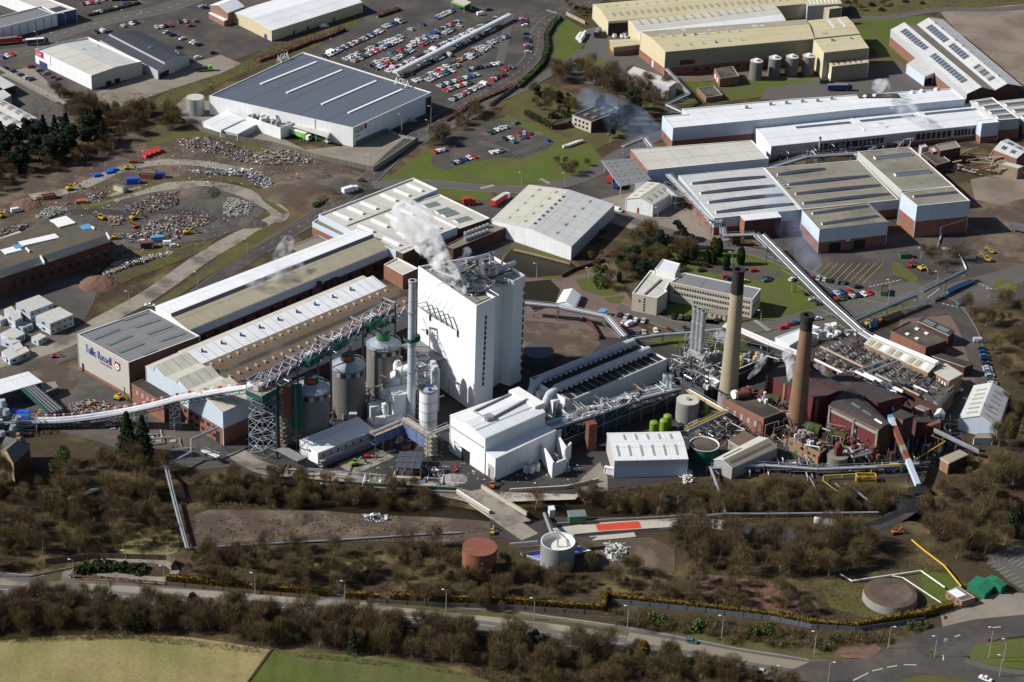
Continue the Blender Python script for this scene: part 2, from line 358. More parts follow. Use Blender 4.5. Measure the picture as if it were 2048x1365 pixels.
def Pt(name,pts,mat,lvl=1,label=None,smooth=0):
 LV[0]+=1;z=.02*lvl+.0005*(LV[0]%37)
 if smooth:pts=spline(pts,smooth,True)
 w=[P(*p)for p in pts];mb=MB();mb.cap(w,z,mat)
 ez=.10 if mat in(_7,_2)else 0
 o=mb.bd(name);return tag(o,label,kind=_ap)
def strip(name,pts,w,mat,lvl=2,label=None,edges=None,sm=8):
 LV[0]+=1;z=.02*lvl+.0005*(LV[0]%37)
 W=[P(*p)for p in(spline(pts,sm)if sm else pts)];mb=MB();d=0
 def side(i):
  t=(W[min(i+1,len(W)-1)]-W[max(i-1,0)]).normalized();return V((-t.y,t.x,0))
 def run(o0,o1,zz,m,dash=None):
  d=0
  for i in RN_(len(W)-1):
   a,b=W[i],W[i+1];na,nb=side(i),side(i+1);L=(b-a).length
   if dash:
    k=max(1,int(L/1.0))
    for j in RN_(k):
     dd=d+L*j/k
     if dd%(dash[0]+dash[1])<dash[0]:
      p,q=a.lerp(b,j/k),a.lerp(b,(j+1)/k)
      mb.face([Wp(p+na*o0,zz),Wp(q+nb*o0,zz),Wp(q+nb*o1,zz),Wp(p+na*o1,zz)],m)
   else:mb.face([Wp(a+na*o0,zz),Wp(b+nb*o0,zz),Wp(b+nb*o1,zz),Wp(a+na*o1,zz)],m,[(o0,d),(o0,d+L),(o1,d+L),(o1,d)])
   d+=L
 run(w/2,-w/2,z,mat)if False else run(-w/2,w/2,z,mat)
 for e in edges or[]:
  run(e[0]-e[1]/2,e[0]+e[1]/2,z+.006,e[2],e[3]if len(e)>3 else None)
  if e[2]==_b4:
   for i in RN_(len(W)-1):
    a,b=W[i]+side(i)*e[0],W[i+1]+side(i+1)*e[0];mb.ob_(Wp(a,0),Wp(b-a,0),side(i)*e[1],V((0,0,z+.12)),_b4)
 mb.f=[f if(mb.v[f[1]]-mb.v[f[0]]).cross(mb.v[f[-1]]-mb.v[f[0]]).z>=-1e-9 or abs((mb.v[f[1]]-mb.v[f[0]]).cross(mb.v[f[-1]]-mb.v[f[0]]).normalized().z)<.5 else f for f in mb.f]
 return tag(mb.bd(name),label,kind=_ap)
K=_b4
Pt('asphalt_apron',[(-200,-90),(1240,-90),(1190,-10),(1120,20),(1090,60),(1085,105),(1050,150),(960,205),(860,255),(840,270),(780,240),(600,105),(535,95),(440,130),(330,180),(215,170),(190,225),(160,240),(0,145),(-200,60)],_7,1,'dark asphalt of the retail park')
Pt(_ag,[(203,218),(192,186),(284,150),(330,140),(401,122),(442,110),(482,128),(440,148),(355,175),(254,210),(215,222)],_aE,3,'pale concrete service yard behind the retail sheds')
Pt('parking_strip',[(0,150),(60,133),(105,172),(155,196),(110,205),(20,158)],_aE,2)
strip(_aT,[(-80,118),(60,102),(110,72),(220,40),(330,18),(430,-20)],13,_u,2,'road through the retail park',edges=[(0,.25,_8,(3,4)),(6.5,.4,K),(-6.5,.4,K)])
Pt(_s,[(128,50),(150,34),(182,38),(165,47)],_s,3)
Pt('embankment',[(440,148),(482,128),(535,95),(600,60),(700,30),(735,40),(640,90),(607,103),(500,140),(400,185),(345,215),(290,215),(330,185)],_E,3,'olive grass bank between the two car parks')
Pt(_ag,[(-100,150),(20,160),(160,232),(120,270),(90,300),(0,270),(-100,260)],_u,2)
Pt(_bw,[(600,115),(650,82),(735,42),(820,5),(905,-25),(1010,-60),(1090,-60),(1130,-10),(1098,28),(1075,70),(1065,108),(1030,140),(960,172),(905,200),(862,205),(862,185)],_7,4,'large asphalt car park of the supermarket')
Pt('service_yard',[(330,232),(375,190),(420,205),(610,300),(710,290),(780,262),(836,284),(748,342),(640,318),(545,293),(500,280),(440,262),(400,248)],_aE,3,'pale concrete service yard around the supermarket')
Pt('pavement',[(1012,25),(1030,28),(1008,128),(990,130)],_u,5)
strip(_aT,[(1260,-50),(1180,5),(1115,30),(1080,62),(1073,100),(1040,142),(960,190),(875,243),(800,300),(752,345),(690,395),(600,452),(520,500)],9,_7,5,'access road between the supermarket and the paper mill',edges=[(4.5,.35,K),(-4.5,.35,K),(0,.2,_8,(2,5))])
Pt('grass_bank',[(1105,36),(1122,38),(1092,72),(1095,110),(1070,150),(1040,175),(1030,168),(1060,140),(1080,108),(1078,68)],_s,4)
Pt(_s,[(1128,36),(1175,62),(1168,92),(1140,118),(1105,122),(1100,108),(1100,68)],_s,5,'mown lawn between hedge and factory drive')
strip('path',[(1124,38),(1112,60),(1100,100),(1100,118)],1.6,_u,6)
Pt('asphalt_apron',[(1165,60),(1215,50),(1320,130),(1330,150),(1180,170),(1110,145),(1150,110),(1170,95)],_u,4)
Pt(_s,[(1133,128),(1150,116),(1180,113),(1207,120),(1208,130),(1170,138),(1135,137)],_s,6,smooth=3)
Pt(_s,[(1025,190),(1090,165),(1200,210),(1310,200),(1300,250),(1190,300),(1060,262),(1000,228)],_E,4)
strip(_aT,[(1170,100),(1130,128),(1075,160),(1040,180),(985,205),(930,238),(880,262),(800,305)],6,_u,6,'narrow drive past the trees',edges=[(3,.3,K),(-3,.3,K)])
Pt(_s,[(1330,155),(1420,165),(1500,150),(1560,155),(1680,160),(1690,178),(1560,188),(1450,205),(1360,210),(1330,190)],_s,4,'bright lawn in front of the cream factory')
Pt(_s,[(1705,40),(1850,32),(1880,60),(1870,100),(1840,150),(1790,150),(1740,90),(1700,70)],_s,4)
Pt(_ag,[(1700,140),(1790,120),(1830,150),(1900,170),(1920,195),(1780,185),(1560,200),(1520,200),(1530,178),(1640,160)],_u,5)
Pt(_ag,[(1300,95),(1600,160),(1690,152),(1700,160),(1480,160),(1340,165),(1310,150)],_bU,4)
strip(_aT,[(2200,-5),(2020,18),(1880,20),(1780,35),(1700,38)],7,_u,5)
Pt('bare_field',[(1880,25),(1930,18),(2300,-10),(2500,150),(2120,190),(2035,180),(1985,120),(1920,70)],_bC,3,'bare pale brown field beyond the brick shed')
Pt('scrub_bank',[(1690,0),(2300,-60),(2300,-10),(2020,10),(1780,30),(1700,36)],_E,3)
Pt(_s,[(760,365),(850,305),(960,250),(1020,232),(1100,262),(1190,300),(1215,330),(1180,362),(1100,368),(1050,375),(960,368),(870,366)],_s,5,'bright lawn around the visitor car park')
Pt(_bw,[(862,330),(870,295),(910,265),(990,240),(1022,245),(1110,285),(1090,302),(1040,318),(990,315),(930,330),(890,340)],_7,7,'small visitor car park between lawns')
Pt(_s,[(870,378),(955,380),(985,388),(980,400),(930,402),(890,398)],_s,5,smooth=3)
strip(_aT,[(745,372),(830,367),(880,370),(960,377),(1045,380),(1110,372),(1180,350),(1240,310),(1330,268),(1360,258)],8,_u,6,'curving works road beside the lawns',edges=[(4,.3,K),(-4,.3,K)])
Pt(_ag,[(1150,340),(1260,300),(1340,330),(1380,390),(1330,450),(1240,450),(1060,560),(980,590),(900,490),(930,398),(990,395),(1100,380)],_7,4,'asphalt yard around the white warehouses')
Pt(_ag,[(1060,430),(1265,385),(1410,430),(1460,480),(1400,500),(1200,440)],_aE,5)
strip(_aT,[(1215,410),(1260,440),(1330,462),(1420,488),(1530,512),(1640,560),(1720,592),(1800,605)],7,_u,6,edges=[(3.5,.3,K),(-3.5,.3,K)])
Pt('pond',[(1010,515),(1022,500),(1060,505),(1140,525),(1160,540),(1120,552),(1060,556),(1020,545),(1000,540)],_bK,6,'dark settling pond beside the arched warehouse')
Pt('pond_bank',[(1005,512),(1025,490),(1062,497),(1145,518),(1175,545),(1120,560),(1040,556),(990,548)],_E,5)
Pt('pond',[(1045,565),(1100,560),(1120,580),(1110,610),(1070,625),(1048,600)],_bK,6,'dark pond behind the white tower')
Pt(_ag,[(985,560),(1060,556),(1150,545),(1210,520),(1262,600),(1260,645),(1330,680),(1420,690),(1400,720),(1290,700),(1230,700),(1190,712),(1050,680),(1040,620)],_bU,4,'reddish paved yard of the mill')
Pt(_s,[(1150,560),(1190,553),(1250,572),(1235,590),(1205,593),(1165,582)],_s,7)
Pt(_s,[(1380,470),(1560,530),(1700,600),(1640,640),(1530,640),(1340,560),(1330,480)],_s,4,'lawn and trees around the office block')
Pt(_s,[(1205,597),(1250,592),(1240,608),(1220,607)],_s,7)
Pt(_s,[(1330,610),(1400,600),(1440,650),(1560,630),(1625,615),(1590,570),(1560,555),(1520,580),(1510,640),(1340,640)],_s,6,'bright lawn in front of the office block')
Pt(_bw,[(1395,540),(1420,528),(1520,532),(1560,545),(1550,562),(1500,560),(1440,548)],_7,6)
strip(_aT,[(1235,615),(1290,632),(1350,652),(1450,660),(1560,648),(1660,620),(1760,595),(1840,570)],8,_u,6,'works road in front of the office block',edges=[(4,.3,K),(-4,.3,K)])
Pt(_s,[(1285,680),(1440,665),(1500,668),(1480,690),(1300,700)],_s,5)
Pt(_ag,[(1040,640),(1140,650),(1190,665),(1200,690),(1180,712),(1090,712),(1046,712)],_aw,7)
Pt(_ag,[(1560,470),(1650,480),(1790,470),(1950,460),(2060,470),(2200,480),(2200,640),(2040,600),(1930,620),(1840,640),(1700,640),(1640,600),(1580,540),(1520,500)],_7,4,'wide asphalt yard in front of the brick warehouses')
Pt('dirt_yard',[(1930,380),(2200,350),(2200,520),(2000,545),(1950,500),(1930,470)],_aw,5)
Pt('ruin_floor',[(1940,360),(2060,335),(2060,395),(2000,410),(1950,400)],_bC,6)
Pt(_s,[(1785,528),(1792,522),(1835,555),(1838,565),(1820,562),(1785,550)],_s,7)
Pt(_s,[(1985,575),(1995,563),(2028,562),(2032,583),(1990,582)],_s,7,smooth=3)
Pt('flower_bed',[(2000,572),(2018,567),(2022,578),(2005,578)],_4,8)
strip(_aT,[(1520,690),(1620,660),(1700,635),(1800,605),(1880,590),(2000,560),(2200,500)],13,_u,5,edges=[(6.5,.3,K),(-6.5,.3,K)])
Pt(_s,[(1640,655),(1700,635),(1790,605),(1815,600),(1830,608),(1760,630),(1690,652)],_s,7)
strip(_aT,[(1870,600),(1900,610),(1935,660),(1955,720),(1975,780)],8,_7,6,edges=[(4,.3,K)])
Pt(_ag,[(1800,640),(1900,630),(1945,700),(1985,770),(1930,860),(1890,880),(1870,790),(1780,720)],_bU,4)
Pt('canal',[(1700,660),(1800,622),(1812,632),(1710,672)],_bK,7)
Pt('scrap_yard',[(-100,385),(90,340),(190,305),(250,270),(370,262),(520,290),(600,300),(720,345),(745,360),(700,390),(640,420),(610,425),(545,395),(520,372),(430,360),(350,362),(270,385),(190,420),(140,405),(60,460),(-100,500)],_aw,3,'scrap and rubble yard on bare earth')
Pt('scrap_yard',[(140,410),(200,400),(290,375),(380,362),(450,370),(520,400),(530,425),(480,460),(420,480),(330,490),(250,500),(200,540),(190,600),(170,640),(60,620),(-60,690),(-60,520)],_aO,4,'dark gravel yard inside the track loop')
strip(_aa,[(165,412),(240,392),(320,375),(400,370),(470,380),(530,405),(560,430),(530,450),(470,478),(400,520),(300,590),(200,645),(120,690),(20,720),(-80,745)],9,_aa,5,'pale gravel haul track looping round the scrap yard',edges=[])
strip(_aa,[(60,395),(150,378),(240,340),(330,325),(420,330),(520,350)],7,_aa,5)
strip(_aT,[(750,362),(690,400),(610,450),(540,490),(450,548),(380,600),(320,640),(250,660),(170,700),(110,720)],8,_7,4,'works road beside the long hall',edges=[(-4,.3,K)])
Pt(_s,[(580,448),(560,470),(500,500),(430,545),(330,610),(300,612),(380,560),(450,505),(510,465),(550,445)],_E,6,'green verge beside the haul track')
Pt('earth_bank',[(215,545),(240,520),(330,495),(430,480),(415,498),(340,530),(260,560),(220,580),(180,575)],_E,6)
Pt('spoil',[(172,575),(190,555),(215,548),(222,578),(190,582)],_4,7)
Pt(_ag,[(-60,600),(120,620),(190,660),(150,710),(60,760),(-60,770)],_aO,4)
Pt(_ag,[(-60,760),(150,730),(300,800),(420,870),(480,890),(500,930),(400,940),(250,900),(110,860),(0,860),(-60,860)],_aO,4,'gravel building site around the conveyor')
Pt(_ag,[(45,740),(110,728),(150,745),(150,775),(110,790),(60,790)],_aw,6,smooth=3)
Pt(_bA,[(340,240),(440,270),(540,295),(520,305),(370,275),(320,290),(290,300),(300,260)],_E,5)
Pt('site',[(430,880),(480,800),(560,740),(700,700),(840,700),(1100,660),(1340,690),(1480,760),(1530,800),(1560,900),(1420,950),(1210,980),(1160,995),(1000,990),(870,990),(700,975),(500,950)],_2,5,'dark gravel ground of the power plant site')
strip(_aa,[(470,905),(520,935),(600,950),(700,955),(820,968),(900,985),(960,1003),(1010,1040),(1060,1075)],8,_aa,7,'site track curving along the river side',edges=[])
strip(_aa,[(690,940),(750,915),(770,905)],10,_aa,8)
Pt(_ag,[(1160,960),(1200,925),(1215,955),(1215,985),(1150,990)],_aE,7)
Pt(_ag,[(1560,830),(1900,800),(1930,880),(1850,950),(1700,960),(1550,950)],_2,5)
Pt('mill_floor',[(1350,690),(1500,690),(1640,660),(1760,650),(1940,800),(1900,870),(1500,850),(1340,760)],_2,4)
Pt('concrete_yard',[(1000,985),(1160,990),(1150,1000),(1000,1005)],_l,8)
Pt('demolished_site',[(360,1040),(420,1020),(640,1022),(740,1030),(870,1035),(1000,1045),(1005,1075),(900,1085),(620,1082),(400,1095),(370,1090)],_aw,3,'bare demolition plot south of the river')
Pt(_ag,[(980,1040),(1060,1050),(1100,1035),(1230,1035),(1420,1035),(1440,1050),(1300,1065),(1120,1080),(1060,1085),(980,1075)],_2,6,'dark service yard at the bridge end')
strip('concrete_ramp',[(1110,1068),(1200,1056),(1290,1048),(1380,1044),(1450,1052)],7,_l,8,'long pale concrete slab with a red middle section')
strip('red_slab',[(1194,1058),(1240,1054),(1281,1051)],5.2,_a9,9,sm=0)
strip('concrete_ramp',[(1180,1078),(1230,1074),(1270,1070)],3,_l,8)
Pt('rubble_ground',[(1185,1085),(1300,1075),(1350,1100),(1350,1145),(1200,1140)],_aw,7)
strip(_aa,[(1440,1062),(1560,1068),(1700,1060),(1790,1035),(1850,990)],7,_2,4)
Pt('coal_yard',[(1800,1020),(1830,985),(1870,985),(1850,1010),(1760,1050),(1690,1060),(1740,1045)],_b5,6)
Pt(_s,[(1640,1170),(1700,1150),(1850,1135),(1900,1180),(1880,1210),(1820,1240),(1740,1240),(1660,1215)],_E,5,'rough grass around the domed reservoir')
Pt(_s,[(1840,1140),(1900,1150),(1935,1170),(1890,1205),(1850,1195)],_s,6)
Pt(_bw,[(1965,1115),(2060,1080),(2200,1060),(2200,1200),(2060,1190),(2020,1165)],_u,6)
Pt(_ag,[(1880,1225),(1950,1205),(2000,1185),(2100,1190),(2100,1230),(1960,1245),(1885,1255)],_aE,7,'broken concrete forecourt')
strip('bank',[A1(640,290),A1(950,205),A1(1250,105),A1(1500,52),A1(1800,62),A1(2048,180),B1(100,250),B1(240,345)],3.5,_E,6)
strip('bank',[A1(560,300),A1(700,300),A1(900,250)],3,_E,6)
strip(_aa,[A1(560,340),A1(800,330),A1(1050,350),A1(1400,330),A1(1700,400)],6,_2,6,edges=[])
MR=[(-260,1150),(0,1172),(100,1178),(200,1184),(330,1192),(450,1200),(600,1211),(750,1222),(900,1236),(1020,1250),(1120,1263),(1250,1282),(1370,1304),(1470,1324),(1560,1338),(1640,1352)]
strip('main_road',MR,17,'road_brown',6,'main road with buff and dark lanes',edges=[(2.2,.25,_8,(5,4)),(-2.2,.25,_8,(5,4)),(7.8,.2,_8),(-7.8,.2,_8)])
strip('cycle_path',[(-260,1135),(0,1155),(200,1169),(330,1178),(520,1191),(700,1204),(900,1222),(1100,1246),(1300,1274),(1450,1300),(1560,1320),(1640,1328),(1730,1325),(1760,1318)],3.6,_u,7,'grey path beside the main road')
strip('buff_lane',[(1256,1274),(1310,1283),(1370,1293),(1440,1306),(1520,1320),(1600,1332),(1680,1340)],5.0,'road_buff',8,'buff coloured road lane')
strip('road_verge',[(-260,1145),(0,1164),(200,1176),(330,1184),(520,1196),(700,1209),(900,1228),(1100,1253),(1240,1272)],4.0,_aa,7,sm=6)
Pt('junction',[(1620,1325),(1730,1318),(1790,1290),(1850,1262),(1950,1240),(2100,1225),(2300,1210),(2300,1262),(2100,1268),(2000,1278),(1945,1300),(1930,1325),(1970,1338),(2100,1362),(2300,1390),(2300,1500),(1500,1500),(1560,1400),(1600,1360),(1560,1350)],_7,9,'asphalt roundabout approach')
Pt('roundabout_island',[(1730,1400),(1760,1372),(1810,1358),(1860,1352),(1920,1358),(1980,1375),(2010,1400),(1980,1440),(1760,1440)],_E,10,'grassy roundabout island',smooth=3)
Pt('verge',[(1937,1310),(1950,1292),(2000,1283),(2100,1272),(2300,1262),(2300,1360),(2100,1345),(2000,1335),(1945,1325)],_s,10,'green verge with a road sign')
strip('path',[(1930,1322),(1985,1338),(2100,1352)],3,_u,11)
Pt('verge',[(1260,1265),(1400,1285),(1500,1305),(1600,1318),(1700,1318),(1740,1300),(1660,1290),(1560,1285),(1400,1265)],_E,4)
Pt('verge',[(760,1205),(900,1215),(1100,1240),(1250,1262),(1240,1268),(1080,1245),(900,1226),(755,1212)],_E,8)
Pt('dug_earth',[(1665,1310),(1700,1285),(1750,1290),(1765,1300),(1735,1318),(1690,1318)],_4,9)
strip('turning_loop',[(130,1165),(128,1152),(150,1143),(220,1150),(320,1160),(345,1150),(348,1138),(320,1125),(230,1120),(180,1124)],3.2,_aa,8,'narrow looping path by the bus turning place')
Pt(_s,[(60,1160),(125,1142),(122,1162),(90,1166)],_E,8)
Pt(_s,[(175,1122),(330,1118),(330,1125),(300,1128),(180,1128)],_s,6)
Pt('field',[(-300,1295),(0,1282),(120,1272),(250,1268),(380,1275),(480,1290),(540,1300),(515,1335),(490,1370),(470,1430),(440,1500),(-300,1500)],_bc,3,'pale dry pasture at the bottom left')
Pt('field',[(545,1303),(640,1307),(730,1312),(820,1325),(900,1340),(980,1362),(1040,1400),(1100,1500),(446,1500),(476,1430),(496,1370),(520,1335)],'field_green',3,'green field beside the pale pasture')
Pt(_bA,[(250,1080),(340,1060),(355,1105),(260,1118)],_bc,5,smooth=3)
Pt(_bA,[(610,1135),(660,1122),(735,1135),(700,1155),(640,1150)],_bc,5,smooth=3)
Pt(_s,[(120,1045),(230,1035),(320,1060),(250,1085),(130,1075)],_E,5,smooth=3)
Pt('scrub_patch',[(1380,1150),(1500,1160),(1600,1180),(1640,1225),(1560,1225),(1420,1195)],_4,3,smooth=3)
def marks(name,lines,w,mat=_8,z=.26,label=None,dash=None):
 mb=MB()
 for a,b in lines:
  a,b=P(*a),P(*b);t=(b-a);L=t.length;t=t/L;n=V((-t.y,t.x,0))*w/2;s=0
  d=dash or(L,0)
  while s<L:
   p,q=a+t*s,a+t*min(L,s+d[0]);mb.face([Wp(p-n,z),Wp(q-n,z),Wp(q+n,z),Wp(p+n,z)],mat);s+=d[0]+d[1]
   if d[0]+d[1]<=0:break
 return tag(mb.bd(name),label,kind=_ap)
marks(_br,[(D3(700,1350),D3(820,1290)),(D3(850,1275),D3(935,1255)),(D3(970,1245),D3(1050,1232)),(D3(1100,1225),D3(1200,1227)),(D3(1500,1005),D3(1545,990)),(D3(1800,932),D3(1865,927)),(D3(1410,1150),D3(1412,1190))],.5)
marks(_br,[(D1(1660,885),D1(1800,945)),(D1(1290,1010),D1(1380,940)),(D1(830,925),D1(1080,870)),(D1(1330,1040),D1(1520,1085))],.7,dash=(1.2,.9),z=.26)
marks(_br,[(C1(1930,1190),C1(2040,1270)),(B1(1780,150),B1(1880,125)),(C1(240,75),C1(310,110)),(C1(1070,430),C1(1115,400)),(C0(290,85),C0(370,110))],2.2,dash=(.5,.5),z=.26)
marks('yard_marking',[(D1(300+i*60,900+0*i),D1(460+i*60,740))for i in RN_(0,9)],.22,'mark_yellow',z=.26)
marks(_a7,[(B0(1450+i*42,1120+i*-5),B0(1480+i*42,1180-i*5))for i in RN_(0)],.2)
def interp(pr,t):
 for i in RN_(len(pr)-1):
  a,b=pr[i],pr[i+1]
  if a[0]<=t<=b[0]:return a[1]+(b[1]-a[1])*((t-a[0])/(b[0]-a[0])if b[0]>a[0]else 0)
 return pr[-1][1]
class Bld:
 def __init__(s,name,label,cat,N,R,L,F=None,g=None,h=None,wall=_i,base=None,bh=2.5,roof=_j,prof=None,along=_al,par=0,trim=_a,wallR=None,walls='NRFL',group=None,z0=0,open_=False):
  h=h if h else hg(N[0],N[1],g)+z0
  s.h=h;s.n,s.r,s.l=P(*N,h),P(*R,h),P(*L,h);s.f=P(*F,h)if F else s.r+s.l-s.n
  s.prof=prof or[(0,0),(1,0)];s.along=along;s.par=par;s.z0=z0
  loc=V((s.n.x,s.n.y,z0));s.root=root(name,label,cat,loc,group)
  s.wall=None
  mb=MB();c=[s.n,s.r,s.f,s.l];cs=[(0,0),(1,0),(1,1),(0,1)]
  if not open_:
   for i in RN_(4):
    a,b=c[i],c[(i+1)%4];ca,cb=cs[i],cs[(i+1)%4];wm=wall if i in(0,2)or True else wall
    if i==0 and wallR:wm=wallR  # right wall material; darker twins of wall paint that side's shade
    Lh=hypot(b.x-a.x,b.y-a.y);ts=[0,1]
    if prof:
     gab=(along==_a8 and i in(0,2))or(along==_al and i in(1,3))
     if gab:ts=[p[0]for p in s.prof]if i in(0,1)else[1-p[0]for p in s.prof[::-1]]
    zb=z0
    if base:
     mb.face([Wp(a,z0),Wp(b,z0),Wp(b,z0+bh),Wp(a,z0+bh)],base,[(0,0),(Lh,0),(Lh,bh),(0,bh)]);zb=z0+bh
    top=[]
    for t in ts:
     p=a.lerp(b,t);uv=(lerp(ca[0],cb[0],t),lerp(ca[1],cb[1],t));top.append((p,t,s.zr(*uv)+(0.0)))
    for j in RN_(len(top)-1):
     (p,t,zp),(q,u,zq)=top[j],top[j+1]
     if u-t<1e-6:continue
     mb.face([Wp(p,zb),Wp(q,zb),Wp(q,zq),Wp(p,zp)],wm,[(t*Lh,0),(u*Lh,0),(u*Lh,zq-zb),(t*Lh,zp-zb)])
   for q in((s.n,s.r,s.l)if'clad'in wall and'green'not in wall else()):mb.box(Wp(q,z0),.3,.3,h-z0+(.05 if not prof else-.1),trim if base is None else wall,atan2(s.r.y-s.n.y,s.r.x-s.n.x))
   s.wall=mb.bd(_bs,s.root)
  mb=MB();rm=roof if isinstance(roof,list)else[roof]*(len(s.prof)-1);th=.18;ov=.0 if par else.25
  lu=(s.r-s.n).length;lv=(s.l-s.n).length;ou,ovv=ov/lu,ov/lv
  if par:
   zd=h-par;iu,iv=.35/lu,.35/lv
   q=[s.Q(iu,iv),s.Q(1-iu,iv),s.Q(1-iu,1-iv),s.Q(iu,1-iv)]
   for i in RN_(4):
    a,b=q[i],q[(i+1)%4];A,B=c[i],c[(i+1)%4]
    mb.face([Wp(A,h+.01),Wp(B,h+.01),Wp(b,h+.01),Wp(a,h+.01)],trim)
    mb.face([Wp(b,zd),Wp(a,zd),Wp(a,h+.01),Wp(b,h+.01)],trim)
   if s.along==_al:
    for j in RN_(len(s.prof)-1):
     v0,v1=max(iv,s.prof[j][0]),min(1-iv,s.prof[j+1][0]);mb.face([Wp(s.Q(iu,v0),zd+interp(s.prof,v0)),Wp(s.Q(1-iu,v0),zd+interp(s.prof,v0)),Wp(s.Q(1-iu,v1),zd+interp(s.prof,v1)),Wp(s.Q(iu,v1),zd+interp(s.prof,v1))],rm[j])
   else:
    for j in RN_(len(s.prof)-1):
     v0,v1=max(iu,s.prof[j][0]),min(1-iu,s.prof[j+1][0]);mb.face([Wp(s.Q(v0,iv),zd+interp(s.prof,v0)),Wp(s.Q(v1,iv),zd+interp(s.prof,v1)),Wp(s.Q(v1,1-iv),zd+interp(s.prof,v1)),Wp(s.Q(v0,1-iv),zd+interp(s.prof,v0))],rm[j])
  else:
   for j in RN_(len(s.prof)-1):
    (a,za),(b,zb)=s.prof[j],s.prof[j+1];
    if s.along==_al:
     if j==0:a-=ovv
     if j==len(s.prof)-2:b+=ovv
     q=[(-ou,a,za),(1+ou,a,za),(1+ou,b,zb),(-ou,b,zb)]
    else:
     if j==0:a-=ou
     if j==len(s.prof)-2:b+=ou
     q=[(a,-ovv,za),(b,-ovv,zb),(b,1+ovv,zb),(a,1+ovv,za)]
    T=[Wp(s.Q(u,v),h+z+th)for u,v,z in q];B=[Wp(p,p.z-th-.02)for p in T]
    if s.along==_a8:T2=[T[0],T[3],T[2],T[1]];uvs=None;mb.face([T[3],T[0],T[1],T[2]],rm[j])
    else:mb.face(T,rm[j])
    for k in RN_(4):
     kk=(k+1)%4
     inner=(s.along==_al and((k==0 and j>0)or(k==2 and j<len(s.prof)-2)))or(s.along==_a8 and((k==3 and j>0)or(k==1 and j<len(s.prof)-2)))
     if not inner:mb.face([B[k],B[kk],T[kk],T[k]],trim)
    mb.face(B[::-1],trim)
  s.roof=mb.bd(_b7,s.root)
 def Q(s,u,v):return(s.n*(1-u)+s.r*u)*(1-v)+(s.l*(1-u)+s.f*u)*v
 def zr(s,u,v):return s.h-(s.par if s.par and False else 0)+interp(s.prof,v if s.along==_al else u)
 def top(s,u,v):return(s.h-s.par if s.par else s.h+.18)+interp(s.prof,v if s.along==_al else u)
 def uv(s,p,z=None):
  """photo pixel on the roof plane -> (u,v)"""
  w=P(*p,z if z else s.h-s.par*.7);a,b=s.r-s.n,s.l-s.n;d=w-s.n;D=a.x*b.y-a.y*b.x
  u,v=(d.x*b.y-d.y*b.x)/D,(a.x*d.y-a.y*d.x)/D
  for _ in RN_(4):
   e=w-s.Q(u,v);a2=(s.r-s.n)*(1-v)+(s.f-s.l)*v;b2=(s.l-s.n)*(1-u)+(s.f-s.r)*u;D=a2.x*b2.y-a2.y*b2.x
   u+=(e.x*b2.y-e.y*b2.x)/D;v+=(a2.x*e.y-a2.y*e.x)/D
  return u,v
 def sky(s,u0,v0,u1,v1,m=_H,hh=.14,name=_H,side=None):
  mb=MB();br=[p[0]for p in s.prof]
  ks=sorted({v0,v1}|{b for b in br if v0<b<v1})if s.along==_al else[v0,v1]
  js=sorted({u0,u1}|{b for b in br if u0<b<u1})if s.along==_a8 else[u0,u1]
  for a,b in zip(ks,ks[1:]):
   for c,d in zip(js,js[1:]):
    q=[(c,a),(d,a),(d,b),(c,b)];T=[Wp(s.Q(*k),s.top(*k)+hh)for k in q];B=[Wp(s.Q(*k),s.top(*k)-.05)for k in q]
    if(s.r-s.n).length*(d-c)<(s.l-s.n).length*(b-a):mb.face([T[1],T[2],T[3],T[0]],m)
    else:mb.face(T,m)
    for k in RN_(4):mb.face([B[k],B[(k+1)%4],T[(k+1)%4],T[k]],side or m)
  return mb.bd(name,s.roof)
 def sx_(s,a,b,w,m=_H,hh=.14,name=_H,side=None,ridge=False,n=1,curve=0):
  """strip between two roof pixels, w metres wide"""
  ua,ub=s.uv(a),s.uv(b);mb=MB();pa,pb=s.Q(*ua),s.Q(*ub);t=(pb-pa).normalized();nn=V((-t.y,t.x,0))*w/2
  if n>1:mid=[pa.lerp(pb,i/n)for i in RN_(n+1)]
  else:mid=[pa,pb]
  for i in RN_(len(mid)-1):
   p,q=mid[i],mid[i+1]
   cz=lambda k:curve*(1-(2*k/(len(mid)-1)-1)**2)
   za=s.top(*lv_(ua,ub,i/(len(mid)-1)))+cz(i);zb=s.top(*lv_(ua,ub,(i+1)/(len(mid)-1)))+cz(i+1)
   a0,a1,b0,b1=p-nn,p+nn,q-nn,q+nn
   if ridge:
    mb.face([Wp(a0,za-.1),Wp(b0,zb-.1),Wp(q,zb+hh),Wp(p,za+hh)],m)
    mb.face([Wp(b1,zb-.1),Wp(a1,za-.1),Wp(p,za+hh),Wp(q,zb+hh)],m)
    if i==0:mb.face([Wp(a1,za-.1),Wp(a0,za-.1),Wp(p,za+hh)],side or m)
    if i==len(mid)-2:mb.face([Wp(b0,zb-.1),Wp(b1,zb-.1),Wp(q,zb+hh)],side or m)
   else:
    mb.face([Wp(a0,za+hh),Wp(b0,zb+hh),Wp(b1,zb+hh),Wp(a1,za+hh)],m)
    mb.face([Wp(a0,za-.3),Wp(b0,zb-.3),Wp(b0,zb+hh),Wp(a0,za+hh)],side or m)
    mb.face([Wp(b1,zb-.3),Wp(a1,za-.3),Wp(a1,za+hh),Wp(b1,zb+hh)],side or m)
    mb.face([Wp(a1,za-.3),Wp(a0,za-.3),Wp(a0,za+hh),Wp(a1,za+hh)],side or m)
    mb.face([Wp(b0,zb-.3),Wp(b1,zb-.3),Wp(b1,zb+hh),Wp(b0,zb+hh)],side or m)
  return mb.bd(name,s.roof)
